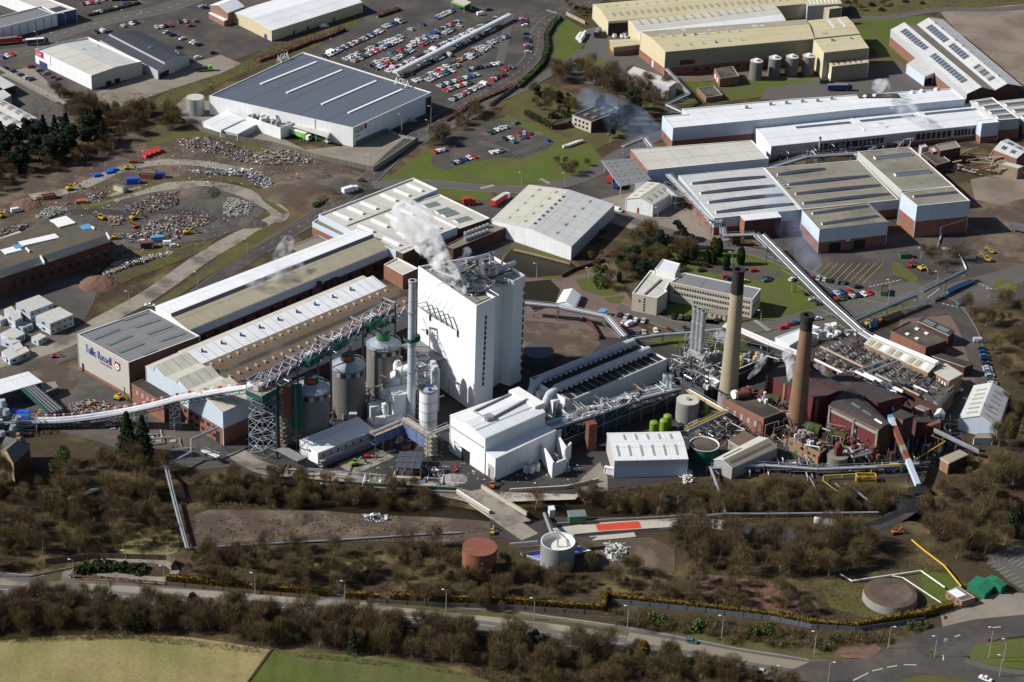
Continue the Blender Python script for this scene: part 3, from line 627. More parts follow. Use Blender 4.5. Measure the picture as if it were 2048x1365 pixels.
 def rows(s,us,vs,du,dv,m=_H,**k):
  for v in vs:
   for u in us:s.sky(u,v,u+du,v+dv,m,**k)
 def wx(s,side,t0,t1,z0,z1,m=_r,name=_ae,d=.08,parent=None,frame=None):
  a,b=(s.n,s.r)if side==_av else(s.n,s.l);p,q=a.lerp(b,t0),a.lerp(b,t1);e=(b-a).normalized();o=V((e.y,-e.x,0))if side==_av else V((-e.y,e.x,0))
  mb=MB();mb.ob_(Wp(p,s.z0+z0)-o*.05,Wp(q-p,0),o*(d+.05),V((0,0,z1-z0)),m,bottom=True);return mb.bd(name,s.wall or s.root)
 def windows(s,side,t0,t1,n,z0,z1,frac=.5,m=_r,sill=_a,name=_ae):
  for i in RN_(n):
   w=(t1-t0)/n;s.wx(side,t0+w*(i+.5-frac/2),t0+w*(i+.5+frac/2),z0,z1,m,name)
 def vents(s,n,seed=1,m=_c,r=.5,hh=1.2,us=None,box=False,name=_bP):
  rd=random.Random(seed)
  for i in RN_(n):
   u,v=us[i]if us else(rd.uniform(.06,.94),rd.uniform(.08,.92));p=s.Q(u,v);z=s.top(u,v);mb=MB()
   if box or rd.random()<.3:mb.box(Wp(p,z-.1),r*2.6,r*2,hh*.7,m,.4);mb.cyl(Wp(p,z+hh*.6),r*.6,.3,_b,seg=8)
   else:mb.cyl(Wp(p,z-.2),r*.55,hh,m,seg=8);mb.cyl(Wp(p,z+hh*.8),r,.35,m,r2=r*.3,seg=8)
   mb.bd(name,s.roof)
 def part(s,mb,name):return mb.bd(name,s.root)
def lv_(a,b,t):return(lerp(a[0],b[0],t),lerp(a[1],b[1],t))
def patches(b,n,seed,mats=(_p,J_z,_j,_G)):
 rd=random.Random(seed)
 for i in RN_(n):
  u,v=rd.uniform(.03,.9),rd.uniform(.04,.85);b.sky(u,v,u+rd.uniform(.012,.05),v+rd.uniform(.05,.14),rd.choice(mats),.02,name='replaced_sheet')
def polyb(name,label,cat,pts,g=None,h=None,ref=0,wall=_i,roof=_p,par=.6,base=None,bh=2.5,trim=_a,z0=0,group=None):
 """block with a polygonal plan; pts are roof-edge pixels"""
 h=h or hg(pts[ref][0],pts[ref][1],g);w=[P(*p,h)for p in pts];r=root(name,label,cat,V((w[ref].x,w[ref].y,z0)),group)
 ar=sum(w[i].x*w[(i+1)%len(w)].y-w[(i+1)%len(w)].x*w[i].y for i in RN_(len(w)))
 if ar<0:w=w[::-1]
 mb=MB()
 if base:mb.prism(w,z0,z0+bh,base);mb.prism(w,z0+bh,h,wall)
 else:mb.prism(w,z0,h,wall)
 mb.bd(_bs,r)
 n=len(w);ins=[]
 for i in RN_(n):
  a,b,c=w[i-1],w[i],w[(i+1)%n];e1=(b-a).normalized();e2=(c-b).normalized();n1=V((-e1.y,e1.x,0));n2=V((-e2.y,e2.x,0));m_=(n1+n2);m_=m_/max(.3,m_.dot(n1));ins.append(b+m_*.4)
 mb=MB()
 for i in RN_(n):
  j=(i+1)%n;mb.face([Wp(w[i],h),Wp(w[j],h),Wp(ins[j],h),Wp(ins[i],h)],trim);mb.face([Wp(ins[j],h-par),Wp(ins[i],h-par),Wp(ins[i],h),Wp(ins[j],h)],trim)
 mb.cap(ins,h-par,roof);mb.bd(_b7,r)
 r['_h']=h
 return r,w,h
def boxes_on(parent,items,name=_bQ):
 for(p,z,sx,sy,sz,m,rz)in items:
  mb=MB();mb.box(Wp(p,z),sx,sy,sz,m,rz);mb.bd(name,parent)
def text_on(txt,b,side,t0,t1,z0,z1,m,parent=None,name='lettering',dep=.08):
 a,c=(b.n,b.r)if side==_av else(b.l,b.n)
 p,q=a.lerp(c,t0),a.lerp(c,t1);return text_at(txt,Wp(p,z0),Wp(q,z0),z1-z0,m,b.root,name,dep)
def text_at(txt,p,q,hh,m,parent,name='lettering',dep=.08,up=V((0,0,1))):
 cu=bpy.data.curves.new('t','FONT');cu.body=txt;cu.extrude=.02;cu.offset=-.018;cu.resolution_u=2;ob=bpy.data.objects.new('t',cu);COL.objects.link(ob)
 bpy.context.view_layer.update();me=bpy.data.meshes.new_from_object(ob.evaluated_get(bpy.context.evaluated_depsgraph_get()));bpy.data.objects.remove(ob);bpy.data.curves.remove(cu)
 xs=[v.co.x for v in me.vertices];ys=[v.co.y for v in me.vertices];e=(q-p);o=e.normalized().cross(up);off=pw_(parent)if parent else V((0,0,0))
 for v in me.vertices:
  x=(v.co.x-min(xs))/(max(xs)-min(xs));y=(v.co.y-min(ys))/(max(ys)-min(ys))
  v.co=p+e*x+up*(y*hh)+o*(dep if v.co.z>0 else-.02)-off
 me.materials.clear();me.materials.append(M(m));me.polygons.foreach_set(_bh,[0]*len(me.polygons));me.update()
 o2=bpy.data.objects.new(name,me);COL.objects.link(o2)
 if parent:o2.parent=parent
 return o2
def posts(par,ls,w,m=_a,name='post'):
 for a,b in ls:mb=MB();mb.bar(a,b,w,m);mb.bd(name,par)
B=Bld
b=B('office_building','long grey flat-roofed retail shed with dark wall strips at the top left edge',_f,A0(-60,233),A0(445,105),A0(-175,173),h=7.5,roof=_L,par=.7,wall=_i)
b.windows(_av,.1,.98,7,0,6.2,.06,_r,name='downpipe')
b=B('showroom','white-edged showroom with a blue glass corner and plant well on its roof',_f,A0(430,115),A0(600,72),A0(-30,-60),h=7,roof=_p,par=.6,wallR='blue_glass');b.sky(.25,.08,.8,.2,_aA,hh=.3,name='plant_well')
b=B('retail_shed','white box-shaped retail shed with a magenta shop sign and shallow grey roof','shop',A0(718,597),A0(1115,485),A0(275,388),A0(695,292),g=A0(0,708)[1],roof=[_p,_G],prof=[(0,0),(.5,.9),(1,0)],along=_a8,par=1.1,wallR=_aY)  # duller right wall paints the white shed's shaded side
b.wx(_X,.72,1,b.h*.35,b.h*.98,_i,'sign_board',.25);b.wx(_X,.84,.995,b.h*.6,b.h*1.0,'sign_magenta','shop_sign',.4);text_on('B&M',b,_X,.03,.12,b.h*.66,b.h*.92,_i,dep=.5);b.wx(_X,.79,.93,.1,b.h*.32,_bm,_as,.2);b.vents(2,5,m=_d)
b.wx(_av,.45,.55,.0,2.2,_M,_aW,.2);b.wx(_av,.28,.38,.0,2.2,_M,_aW,.2)
b=B('retail_unit','low retail unit with dark blue-grey pitched roof and pale ridge upstand','shop',A0(1240,558),A0(1485,445),A0(790,320),A0(1105,255),g=A0(0,630)[1],roof=[_aA,_d,_aA,_aA],prof=[(0,0),(.22,1.6),(.23,2.6),(.6,2.6),(1,.2)],along=_a8,wall=_q)
b.wx(_av,.05,.35,0,3,_M,'loading_bay',.15);b.vents(3,9,r=.7,m=_c)
b=B('retail_warehouse','huge cream-walled retail warehouse with a plain white roof at the top','shop',B0(130,245),B0(845,20),A0(1840,100),g=B0(0,328)[1],wall=_9,roof=_j,prof=[(0,0),(.5,1.6),(1,0)],along=_al)
b.wx(_X,.12,.19,0,2.5,_bm,_as);[b.wx(_av,t,t+.02,0,2.4,_bm,_as)for t in(.23,.38,.67)]
b=B('entrance_pavilion','square brick entrance pavilion with a white pyramid roof beside the cream warehouse',_f,A0(1795,105),A0(1925,55),A0(1655,45),g=A0(0,200)[1],wall=_S,roof=_j,prof=[(0,0),(.5,2.4),(1,0)],along=_al)
b=B(_aX,'low white-roofed lean-to in front of the brick entrance pavilion',_aX,A0(1765,168),A0(1850,130),A0(1645,105),h=3.2,wall=_S,roof=_j)
b=B(_bx,'grey corrugated workshop with brown roof patches at the left edge',_f,A0(225,985),A0(290,935),A0(-80,820),h=5.5,roof=_G,prof=[(0,0),(.5,.8),(1,0)],along=_a8,wall=_q);b.rows([.3,.6],[.12,.32,.52,.72],.2,.1,_n)
b=B(_bx,'grey corrugated workshop in front of the other, at the left edge below',_f,A0(130,1035),A0(225,985),A0(-150,890),h=5,roof=_G,prof=[(0,0),(.5,.8),(1,0)],along=_a8,wall=_g);b.rows([.3,.6],[.15,.4,.65],.2,.1,_n)
b=B(_bx,'small grey workshop beside the concrete fence at the left edge',_f,A0(20,790),A0(85,755),A0(-100,700),h=5,roof=_G,wall=_q)
b=B(_bx,'long flat grey workshop roof nearest the parked cars, left edge',_f,A0(0,715),A0(118,675),A0(-120,640),h=5,roof=_G,wall=_g)
b=SM=B('supermarket','big white supermarket with a dark slate-blue roof and four long white rooflights','supermarket',B0(770,1008),B0(1388,728),A0(1650,755),B0(378,412),g=B0(0,1160)[1],roof='roof_slate',par=.5,wall=_i)
for p,q in(((45,665),(485,490)),((250,735),(685,555)),((525,825),(955,640)),((735,893),(1160,707))):b.sx_(B0(*p),B0(*q),1.3,_a,.5,side=_a)
b.wx(_av,.02,.10,b.h*.55,b.h*.93,_i,'sign_panel',.1);text_on(_b8,b,_av,.025,.12,b.h*.62,b.h*.92,'text_green',dep=.3)
mb=MB();e=(b.r-b.n).normalized();o=V((e.y,-e.x,0));mb.box(Wp(b.n+(b.r-b.n)*.155+o*.2,b.h*.68),1.8,.15,2.4,_aG,atan2(e.y,e.x));b.part(mb,'round_sign');b.wx(_av,.03,.09,b.h*.45,b.h*.5,'text_green','sign_strip',.2);b.wx(_av,.93,.995,.2,b.h*.8,_g,'entrance_bay',.3);b.wx(_X,.255,.26,0,b.h,_d,'downpipe',.15)
def roof_sign(pa,pb,z,flip,label):
 a,c=P(*pa,z),P(*pb,z);r=root('roof_sign',label,'sign',Wp(a,z));e=(c-a);
 text_at(_b8,Wp(a,z+.6),Wp(c,z+.6),3.0,_a,r,dep=.15)if not flip else text_at(_b8,Wp(c,z+.6),Wp(a,z+.6),3.0,_a,r,dep=.15)
 mb=MB();nn=V((-e.y,e.x,0)).normalized()
 for t in(.15,.85):
  p=a.lerp(c,t);mb.bar(Wp(p,z),Wp(p,z+3),.2,_a);mb.bar(Wp(p+nn*-2,z),Wp(p,z+3),.2,_a);mb.bar(Wp(p-nn*2,z),Wp(p,z+1),.15,_a)
 mb.bar(Wp(a,z+.5),Wp(c,z+.5),.15,_a);mb.bd('sign_frame',r)
roof_sign(B0(1100,655),B0(1215,690),SM.h,True,'white roof letters on a frame seen from behind, facing the supermarket car park')
roof_sign(B0(175,490),B0(265,455),SM.h,True,'pale roof letters on a frame seen from behind, at the far left of the supermarket')
b=B('service_annex','white service annex crowded with rooftop cooling plant on the front of the supermarket',_f,B0(200,1010),B0(350,945),B0(-75,915),g=B0(0,1100)[1],roof=_L,par=1.6,wall=_i)
rd=random.Random(3)
for i in RN_(26):
 u,v=rd.uniform(.1,.9),rd.uniform(.06,.94);p=b.Q(u,v);mb=MB();s_=rd.uniform(.9,2.2);mb.box(Wp(p,b.h-1.6),s_*1.5,s_,rd.uniform(1.2,3.2),rd.choice([_c,_a,_q,_d]),.5);mb.cyl(Wp(p,b.h-1.5),s_*.3,rd.uniform(1.5,3.8),_c,seg=8);mb.bd('cooling_unit',b.root)
b=B('loading_canopy','flat grey canopy over the loading dock of the supermarket',_aX,B0(570,1085),B0(610,1010),B0(300,1000),B0(345,962),h=5,wall=_q,roof=_p,open_=True)
posts(b.root,[(Wp(b.Q(u,v),0),Wp(b.Q(u,v),b.h))for u in(.1,.9)for v in(.05,.35,.65,.95)],.3)
b=B('store_shed','plain white flat-roofed store shed beside the round steel tank',_f,A0(1740,1028),A0(1925,940),A0(1600,965),h=4,roof=_j,wall=_i)
b=B('store_canopy','small white open-fronted canopy next to the store shed',_aX,A0(1870,1060),A0(2015,985),A0(1755,1030),h=3.5,roof=_j,wall=_q)
r=root('filling_canopy','bright green edged canopy on white posts in the supermarket car park',_aX,P(*B0(1600,70)));mb=MB();h=4.6;q=[P(*B0(1545,12),h),P(*B0(1648,48),h),P(*B0(1705,20),h),P(*B0(1610,-20),h)]
mb.prism([V((p.x,p.y,0))for p in q],h-.9,h,_a3,_p);mb.bd(_b7,r);posts(r,[(Wp(p*.94+sum(q,V())/4*.06,0),Wp(p*.94+sum(q,V())/4*.06,h-.9))for p in q],.35)
r=root('covered_walkway','long white barrel-roofed covered walkway crossing the supermarket car park','walkway',P(*B0(1110,600)));mb=MB();h=3;a,c=P(*B0(1100,578),h),P(*B0(2005,122),h);e=(c-a).normalized();nn=V((-e.y,e.x,0));n=8
for i in RN_(n):
 t0,t1=pi*i/n,pi*(i+1)/n;f=lambda s_,t:s_+nn*(1.9*cos(t))+V((0,0,1.1*sin(t)))
 mb.face([f(a,t0),f(c,t0),f(c,t1),f(a,t1)],_aj)
 mb.face([f(a,t0),f(a,t1),a],_a);mb.face([f(c,t1),f(c,t0),c],_a)
mb.face([a+nn*1.9,c+nn*1.9,c-nn*1.9,a-nn*1.9],_a);mb.bd(_b7,r)
L=(c-a).length
for i in RN_(21):
 p=a+e*(L*i/20);posts(r,[(Wp(p+nn*s_,0),Wp(p+nn*s_,h))for s_ in(-1.6,1.6)],.16)
b=B(_aH,'rearmost cream factory hall with a ribbed white ridge roof',_x,C0(775,172),D0(330,32),C0(655,38),g=C0(0,285)[1],wall=_9,roof=_K,prof=[(0,0),(.5,1.8),(1,0)],along=_al);b.rows([.04+i*.035 for i in RN_(26)],[.18],.012,.16,_H);b.rows([.04+i*.05 for i in RN_(18)],[.66],.012,.12,_H)
b.wx(_av,.0,.13,0,b.h*.85,_M,'loading_bay',.1)
b=B(_aH,'cream factory hall with a curved brighter roof, second from the back',_x,C0(1030,300),D0(170,165),C0(928,168),g=C0(0,405)[1],wall=_9,roof=[_j,J_z,J_z,_K],prof=[(0,0),(.25,1.4),(.55,2.0),(.8,1.6),(1,.2)],along=_al);b.rows([.05+i*.06 for i in RN_(15)],[.5],.014,.3,_H)
b=FH=B(_aH,'main cream factory hall with yellowish roof, row of small vents and brick base',_x,C0(1225,412),D0(395,308),C0(1030,265),D0(320,168),g=C0(0,600)[1],wall=_9,wallR=_aq,base=_A,bh=4.5,roof=[_K,_K,_Z],prof=[(0,0),(.5,1.8),(.62,1.9),(1,.8)],along=_al)  # olive right wall is the cream wall with shade painted in
b.vents(14,2,m=_d,r=.5,hh=1.4,us=[(.06+.07*i,.56)for i in RN_(8)]+[(.1+i*.085,.18)for i in RN_(6)]);b.wx(_av,.1,.2,b.h*.4,b.h*.6,_r)
for i in RN_(10):b.wx(_av,.2+.07*i,.2+.07*i+.03,1.5,3,_r)
b.wx(_X,.42,.5,0,4,_v,_as);patches(b,12,3,(_Z,_K,J_z))
b=B(_aH,'square cream-roofed block joining the right end of the main factory hall',_x,D0(402,303),D0(752,268),D0(320,170),D0(650,135),h=b.h*.98,wall=_aq,roof=_K,prof=[(0,0),(.5,1),(1,0)],along=_al);b.sky(.5,.35,.56,.9,_aj);b.sky(.75,.35,.81,.9,_aj);b.vents(2,4)
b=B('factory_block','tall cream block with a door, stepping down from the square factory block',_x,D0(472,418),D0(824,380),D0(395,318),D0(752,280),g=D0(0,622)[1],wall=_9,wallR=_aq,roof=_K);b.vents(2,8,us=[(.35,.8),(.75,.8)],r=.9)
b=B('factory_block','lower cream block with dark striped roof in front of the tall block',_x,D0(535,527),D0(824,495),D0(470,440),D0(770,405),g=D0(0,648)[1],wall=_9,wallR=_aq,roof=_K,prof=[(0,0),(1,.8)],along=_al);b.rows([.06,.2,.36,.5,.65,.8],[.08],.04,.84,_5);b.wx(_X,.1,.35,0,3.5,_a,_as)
b=B('gatehouse','small brick annex with cream roof and yellow sign on its end wall',_f,C0(820,375),C0(1065,350),C0(785,320),C0(1050,305),g=C0(0,445)[1],wall=_aq,base=_A,bh=2.6,roof=_K,prof=[(0,0),(.5,.5),(1,0)],along=_al);b.wx(_X,.2,.8,b.h*.3,b.h*.8,_m,'sign_board',.15)
b=B(_aH,'white-striped shed end at the very top right of the cream factory',_x,D0(345,50),D0(612,32),D0(300,-40),h=9,wall=_q,roof=_K);b.rows([.1+i*.11 for i in RN_(8)],[.1],.03,.8,_a)
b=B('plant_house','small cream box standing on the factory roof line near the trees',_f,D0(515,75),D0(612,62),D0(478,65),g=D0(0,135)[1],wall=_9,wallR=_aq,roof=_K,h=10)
for i,(x,l)in EN_(((C0(1935,480),'leftmost of the stained storage silos at the factory wall'),(D0(80,455),'second stained storage silo from the left at the factory wall'),(D0(215,447),'third, widest-stained storage silo at the factory wall'),(D0(345,440),'rightmost white-streaked storage silo at the factory wall'))):
 gp=P(x[0]-1,x[1]+36);hh=hb(x[0],x[1]+36,x[1]);mb=MB();mb.cyl(gp,3.5,hh,_bn,seg=24,mtop=_p);o=sg_(mb,'storage_silo',l,'silo',gp,'stained silos beside the factory');mb=MB();mb.cyl(gp+V((0,0,hh)),1.2,1.2,_a,seg=10);mb.bd('cap',o)
b=B('pump_house','brick pump house with dark flat roof on the lawn, nearer the silos',_f,C0(1655,620),C0(1805,600),C0(1608,543),g=C0(0,690)[1],wall=_A,roof=_e,par=.3,trim=_d);b.windows(_X,.2,.9,2,1,3.5,.5,_a)
b=B('pump_house','smaller brick hut with dark flat roof on the lawn, left of the pump house',_f,C0(1545,770),C0(1678,750),C0(1472,695),g=C0(0,812)[1],wall=_A,roof=_e,par=.3,trim=_d)
b=B('store_shed','long narrow white-roofed shed with grey end behind the smoky trees',_f,C0(1250,690),C0(1308,664),C0(928,572),C0(975,545),g=C0(0,790)[1],wall=_q,roof=J_z,prof=[(0,0),(1,1.2)],along=_a8)
b=B('site_office','two-storey cream office with dark cluttered roof veiled by blue smoke',_f,C0(640,962),C0(885,865),C0(490,908),C0(735,808),g=C0(0,1050)[1],wall=_aF,wallR=_g,roof=_e,par=.5,trim=_d);b.windows(_X,.1,.9,4,b.h*.2,b.h*.4,.5);b.windows(_X,.1,.9,4,b.h*.6,b.h*.8,.5);b.rows([.2,.5,.75],[.2,.6],.12,.14,J_F,hh=.5)
b=B('garage','small dark lean-to garage behind the clipped hedge',_f,C0(450,965),C0(480,930),C0(350,985),h=3,wall=_g,roof=_e)
b=B('twin_gable_shed','long brick shed with two parallel pale gabled roofs and strips of dark glazing',_x,D0(1600,742),D0(2030,690),D0(1000,238),D0(1405,165),h=9.5,wall=_g,roof=[_G,_n,_G,_G],prof=[(0,0),(.25,3),(.5,.2),(.72,3.2),(1,.6)],along=_a8)
for(u,v0,v1)in((.13,.62,.95),(.13,.12,.55),(.61,.42,.64),(.61,.68,.94),(.61,.1,.34)):
 for k in RN_(int((v1-v0)/.035)):b.sky(u-.055,v0+k*.035,u+.055,v0+k*.035+.031,_ah if not(v0==.1 and k%3==1)else _Z,.1)
a_,c_=b.n,b.l;mb=MB();mb.ob_(Wp(a_,5.5)+V((-.02,-.02,0)),Wp(c_-a_,0),(b.n-b.r).normalized()*.12,V((0,0,3.7)),_q);mb.ob_(Wp(a_,0),Wp(c_-a_,0),(b.n-b.r).normalized()*.08,V((0,0,5.4)),_A);b.part(mb,'side_cladding')  # grey cladding above; brick below is brighter to paint the sunlit side
b.vents(10,3,us=[(.72,.1+.09*i)for i in RN_(10)],m=_d,r=.35)
b=B('loading_annex','grey lean-to loading annex on the lit side of the twin-gable shed',_f,D0(1265,608),D0(1335,588),D0(1128,508),D0(1190,480),g=D0(0,682)[1],wall=_v,roof=_G,prof=[(0,0),(1,1)],along=_a8);b.wx(_av,.1,.9,0,4,_M,_aW)
pts=[C0(1285,1008),C0(2040,937),D0(650,870),D0(1583,782),D0(1480,697),D0(200,782),C0(1355,858),C0(1400,900),C0(1200,915)]
r,w,WH=polyb('machine_hall','long high white-roofed machine hall with pale blue wall and brick foot',_x,pts,g=C0(0,1185)[1],wall=_v,base=_A,bh=5,roof=_j,par=.5)
for k,(x,y)in EN_(((50,828),(175,818),(300,805),(420,800),(530,783),(795,770),(870,765),(1165,735),(1240,725),(1355,712),(-140,855))):
 p=P(*D0(x,y),WH-.5);mb=MB();(mb.box(Wp(p,WH-.5),1.6,1.3,1.5,_d,.2)if k<5 or k>9 else mb.cyl(Wp(p,WH-.5),1.5,1.3,_a,r2=.8,seg=12));mb.bd(_bP,r)
for(x0,x1)in((0,1),):
 mb=MB();a,c=w[0],w[1]
mb=MB();p=P(*D0(700,765),WH);q=P(*D0(1100,745),WH);mb.box(Wp((p+q)/2,WH-.4),22,5,.5,_e,.12);mb.bd('roof_well',r)
b=B('finishing_hall','wide white-roofed finishing hall with dark glazing bands, in front of the machine hall',_x,D0(58,1155),D0(1850,970),C0(1910,998),D0(1668,815),g=D0(0,1262)[1],wall=_i,wallR=_q,roof=_j,prof=[(0,0),(.5,1.2),(1,0)],along=_al)  # grey right wall paints the shaded side of this white hall
for p,q in(((250,1025),(680,985)),((755,975),(1180,930)),((1260,918),(1710,875))):b.sx_(D0(*p),D0(*q),2.6,_ah,.35,side=_d)
patches(b,14,2,(_p,_a));b.sx_(D0(670,930),D0(790,1040),.5,_a,.5,name=_bp);b.sx_(D0(1190,880),D0(1300,985),.5,_a,.5,name=_bp)
for t0,t1 in((.2,.38),(.36,.5),(.63,.8),(.8,.92)):b.windows(_av,t0,t1-.01,7,b.h*.35,b.h*.8,.75,_r)
b.wx(_av,.02,.98,.0,b.h*.22,_A,'brick_plinth',.2)
for(n_,r_,l_,lab,gg)in((D0(315,1120),D0(435,1105),D0(283,1090),'white stair block projecting from the left part of the finishing hall',1205),(D0(1718,975),D0(1852,962),D0(1683,948),'white stair block projecting from the right end of the finishing hall',1130),(D0(935,1060),D0(1105,1045),D0(905,1030),'dirty buff plant room projecting from the middle of the finishing hall',1150)):
 q=B('stair_block',lab,_f,n_,r_,l_,g=D0(0,gg)[1],wall=_v,base=_A,bh=3.5,roof=_j,par=.2)
for(x,y,y2)in((690,1050,1150),(1215,985,1090),(1360,990,1090),(875,1045,1130),(430,1090,1230)):
 p=P(*D0(x,y2));hh=hb(*D0(x,y2),D0(0,y)[1]);mb=MB();mb.cyl(p,.5,hh,_d,seg=10);mb.cyl(p+V((0,0,hh)),.7,.5,_e,seg=10);sg_(mb,'exhaust_duct','slim exhaust duct rising by the finishing hall wall, at its '+{690:'left third',1215:'centre right',1360:'right third',875:'brown plant room',430:'left stair block'}[x],_bi,p)
b=B('low_store','broad low store with pale stained flat roof and brick side, left of the machine hall',_x,C0(1085,1340),C0(2040,1248),C0(950,1178),C0(1905,1105),h=8.5,wall=_A,wallR=_v,roof=_p,par=.35)
b=B('lorry_canopy','grey flat lorry canopy with white fascia sheltering parked trucks',_aX,C1(865,130),C1(1112,80),C0(725,1270),C0(975,1250),h=6.5,roof=_L,open_=True,trim=_a);b.rows([.12,.3,.62,.8],[.12,.32,.52,.72,.88],.08,.05,J_F)
posts(b.root,[(Wp(b.Q(u,v),0),Wp(b.Q(u,v),b.h))for u in(.06,.94)for v in(.05,.5,.95)],.35);mb=MB();mb.ob_(Wp(b.Q(.5,.02),0),Wp(b.Q(.95,.02)-b.Q(.5,.02),0),Wp(b.Q(.5,.3)-b.Q(.5,.02),0),V((0,0,b.h-.4)),_i);b.part(mb,'back_wall')
b=B('roof_annex','brick annex with four curved roof monitors at the right end of the finishing hall',_x,D0(1838,948),D0(2014,934),D0(1622,795),D0(1800,768),g=D0(0,1100)[1],wall=_q,base=_A,bh=5,roof=_p,par=.3)
for v in(.12,.36,.6,.84):b.sky(.12,v-.05,.85,v+.05,_ah,.8,side=_a)
b=B('roof_annex','paler flat roof annex with monitors at the far right edge of the picture',_x,D0(2050,965),D0(2420,925),D0(1830,800),h=7,wall=_q,base=_A,bh=4,roof=_p,par=.3)
for v in(.2,.5,.8):b.sky(.08,v-.05,.8,v+.05,_ah,.8,side=_a)
b=B('old_workshop','old red brick workshop with light arched roof panels at the right edge',_f,D0(1990,1250),D0(2100,1195),D0(1810,1180),D0(1920,1100),g=D0(0,1359)[1],wall=_A,roof=_G,prof=[(0,0),(.5,1.6),(1,0)],along=_a8);b.rows([.15,.6],[.2,.6],.2,.2,_ah)
for k,(n_,r_,l_,hh,m_,ro,lab)in EN_(((D0(1360,1300),D0(1470,1270),D0(1240,1210),5,_g,_e,'dark brown-roofed outbuilding in the cramped yard behind the warehouses'),(D0(1390,1190),D0(1550,1160),D0(1350,1140),8,_g,_n,'flat-roofed dark tank house in the cramped yard behind the warehouses'),(D0(1330,1200),D0(1400,1185),D0(1300,1165),6,_A,_p,'tiny brick outbuilding beside the dark tank house'),(D0(1245,1165),D0(1290,1155),D0(1225,1145),6,_q,_p,'tiny grey hut beside the monitor-roofed warehouse'),(D0(2000,1330),D0(2048,1310),D0(1850,1290),6,_ax,_p,'broken stone outbuilding amid steelwork at the right edge'))):
 B('outbuilding',lab,_f,n_,r_,l_,h=hh,wall=m_,roof=ro,par=.3,trim=_d)
def bars(b,rows,cv=.6):
 for p,q in rows:b.sx_(p,q,2.4,_ah,.9,side=_a,ridge=True,n=10,curve=cv)
b=B(_Y,'pale-roofed brick and blue-white warehouse with four dark barrel rooflights, leftmost of three',_Y,C1(1610,382),D1(292,312),C1(1328,45),D1(0,-20),g=C1(0,518)[1],wall=_v,base=_A,bh=3.8,roof=_G,par=.2);WHh=b.h
bars(b,[(C1(1430,112),C1(2010,58)),(C1(1500,188),D1(85,128)),(C1(1562,260),D1(150,198)),(C1(1620,338),D1(228,272))])
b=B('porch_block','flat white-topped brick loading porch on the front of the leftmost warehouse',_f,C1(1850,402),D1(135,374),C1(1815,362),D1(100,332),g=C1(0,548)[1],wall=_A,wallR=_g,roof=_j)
b=B(_Y,'olive-roofed middle warehouse with four dark barrel rooflights',_Y,D1(300,312),D1(1062,234),D0(5,1325),D0(752,1262),h=WHh,wall=_v,base=_A,bh=4,roof=_n,par=.2)
bars(b,[(D1(105,42),D1(480,-5)),(D1(190,120),D1(830,52)),(D1(248,193),D1(912,125)),(D1(308,268),D1(985,193))]);[(lambda mb:(mb.box(Wp(b.Q(.04,v),b.h-.2),1.2,1.2,1.0,_d),b.part(mb,_bQ)))(MB())for v in(.5,.56,.62,.68,.74)]
b=B(_Y,'low front warehouse with two loading doors, two barrel rooflights and faded lettering',_Y,D1(440,470),D1(978,408),D1(302,317),D1(820,257),g=D1(0,660)[1],wall=_v,base=_A,bh=hg(*D1(440,470),D1(0,660)[1])*.45,roof=_n,par=.25,trim=_n)
bars(b,[(D1(380,348),D1(820,288)),(D1(455,430),D1(895,368))],.3)
for t in(.16,.52):b.wx(_av,t,t+.17,.1,b.h*.36,_M,_aW,.12)
b.wx(_av,.4,.46,b.h*.38,b.h*.44,_a,'name_plate',.2);text_on('Tullis Russell',b,_av,.28,.8,b.h*.66,b.h*.86,_v,dep=.05)
b=B(_Y,'grey-roofed tall store with one short roof monitor, highest of the right group',_Y,D1(1085,168),D1(1500,128),D0(738,1195),D0(1150,1158),h=WHh+2.5,wall=_aY,base=_A,bh=4,roof=_n,par=.3)
b.sx_(D0(870,1252),D0(1160,1222),2.4,_ah,1.0,side=_a);b.sx_(D1(1030,45),D1(1305,18),2.4,_ah,1.0,side=_a)
b=B(_Y,'square tall front warehouse, half brick and half blue-white, at the right',_Y,D1(1208,283),D1(1622,242),D1(1080,180),D1(1495,128),g=D1(0,535)[1],wall=_v,base=_A,bh=hg(*D1(1208,283),D1(0,535)[1])*.5,roof=_n,par=.3)
b.sx_(D1(1175,215),D1(1520,180),2.2,_ah,1.0,side=_a,ridge=True)
b=B('gabled_shed','small cream-white gabled shed with red door beside the pipe bridge',_at,C1(1125,278),C1(1280,185),C1(915,228),C1(1080,98),g=C1(0,372)[1],wall=_i,roof=[J_z,J_z],prof=[(0,0),(.5,2.2),(1,0)],along=_al);b.rows([.1,.36,.62,.82],[.16,.68],.1,.16,_H);b.wx(_X,.5,.57,0,3,_O,_as)
b=B('arched_warehouse','large pale grey warehouse with a shallow gabled ribbed roof by the pond',_Y,C1(483,605),C1(820,275),(984,441),C1(150,125),g=C1(0,715)[1],wall=_i,wallR=_q,roof=[_G,J_z],prof=[(0,0),(.52,2.3),(1,.3)],along=_al);b.rows([.1,.3,.5,.7,.88],[.22,.62,.82],.05,.03,_n,hh=.05);b.rows([.1+i*.1 for i in RN_(8)],[.505],.03,.02,_b,hh=.4,name='ridge_vent');b.wx(_X,.58,.61,0,2.5,_a,_as);patches(b,14,1,(J_z,_p))  # right wall greyed to put its shade into the colour
pts=[B1(500,352),B1(1245,62),B1(1440,152),B1(1190,255),B1(1595,450),B1(1110,640),B1(780,495)]
r,w,SH=polyb('stock_hall','broad white-roofed stock hall with fourteen slim raised rooflights',_x,pts,h=9,wall=_v,base=_A,bh=5,roof=_p,par=.8)
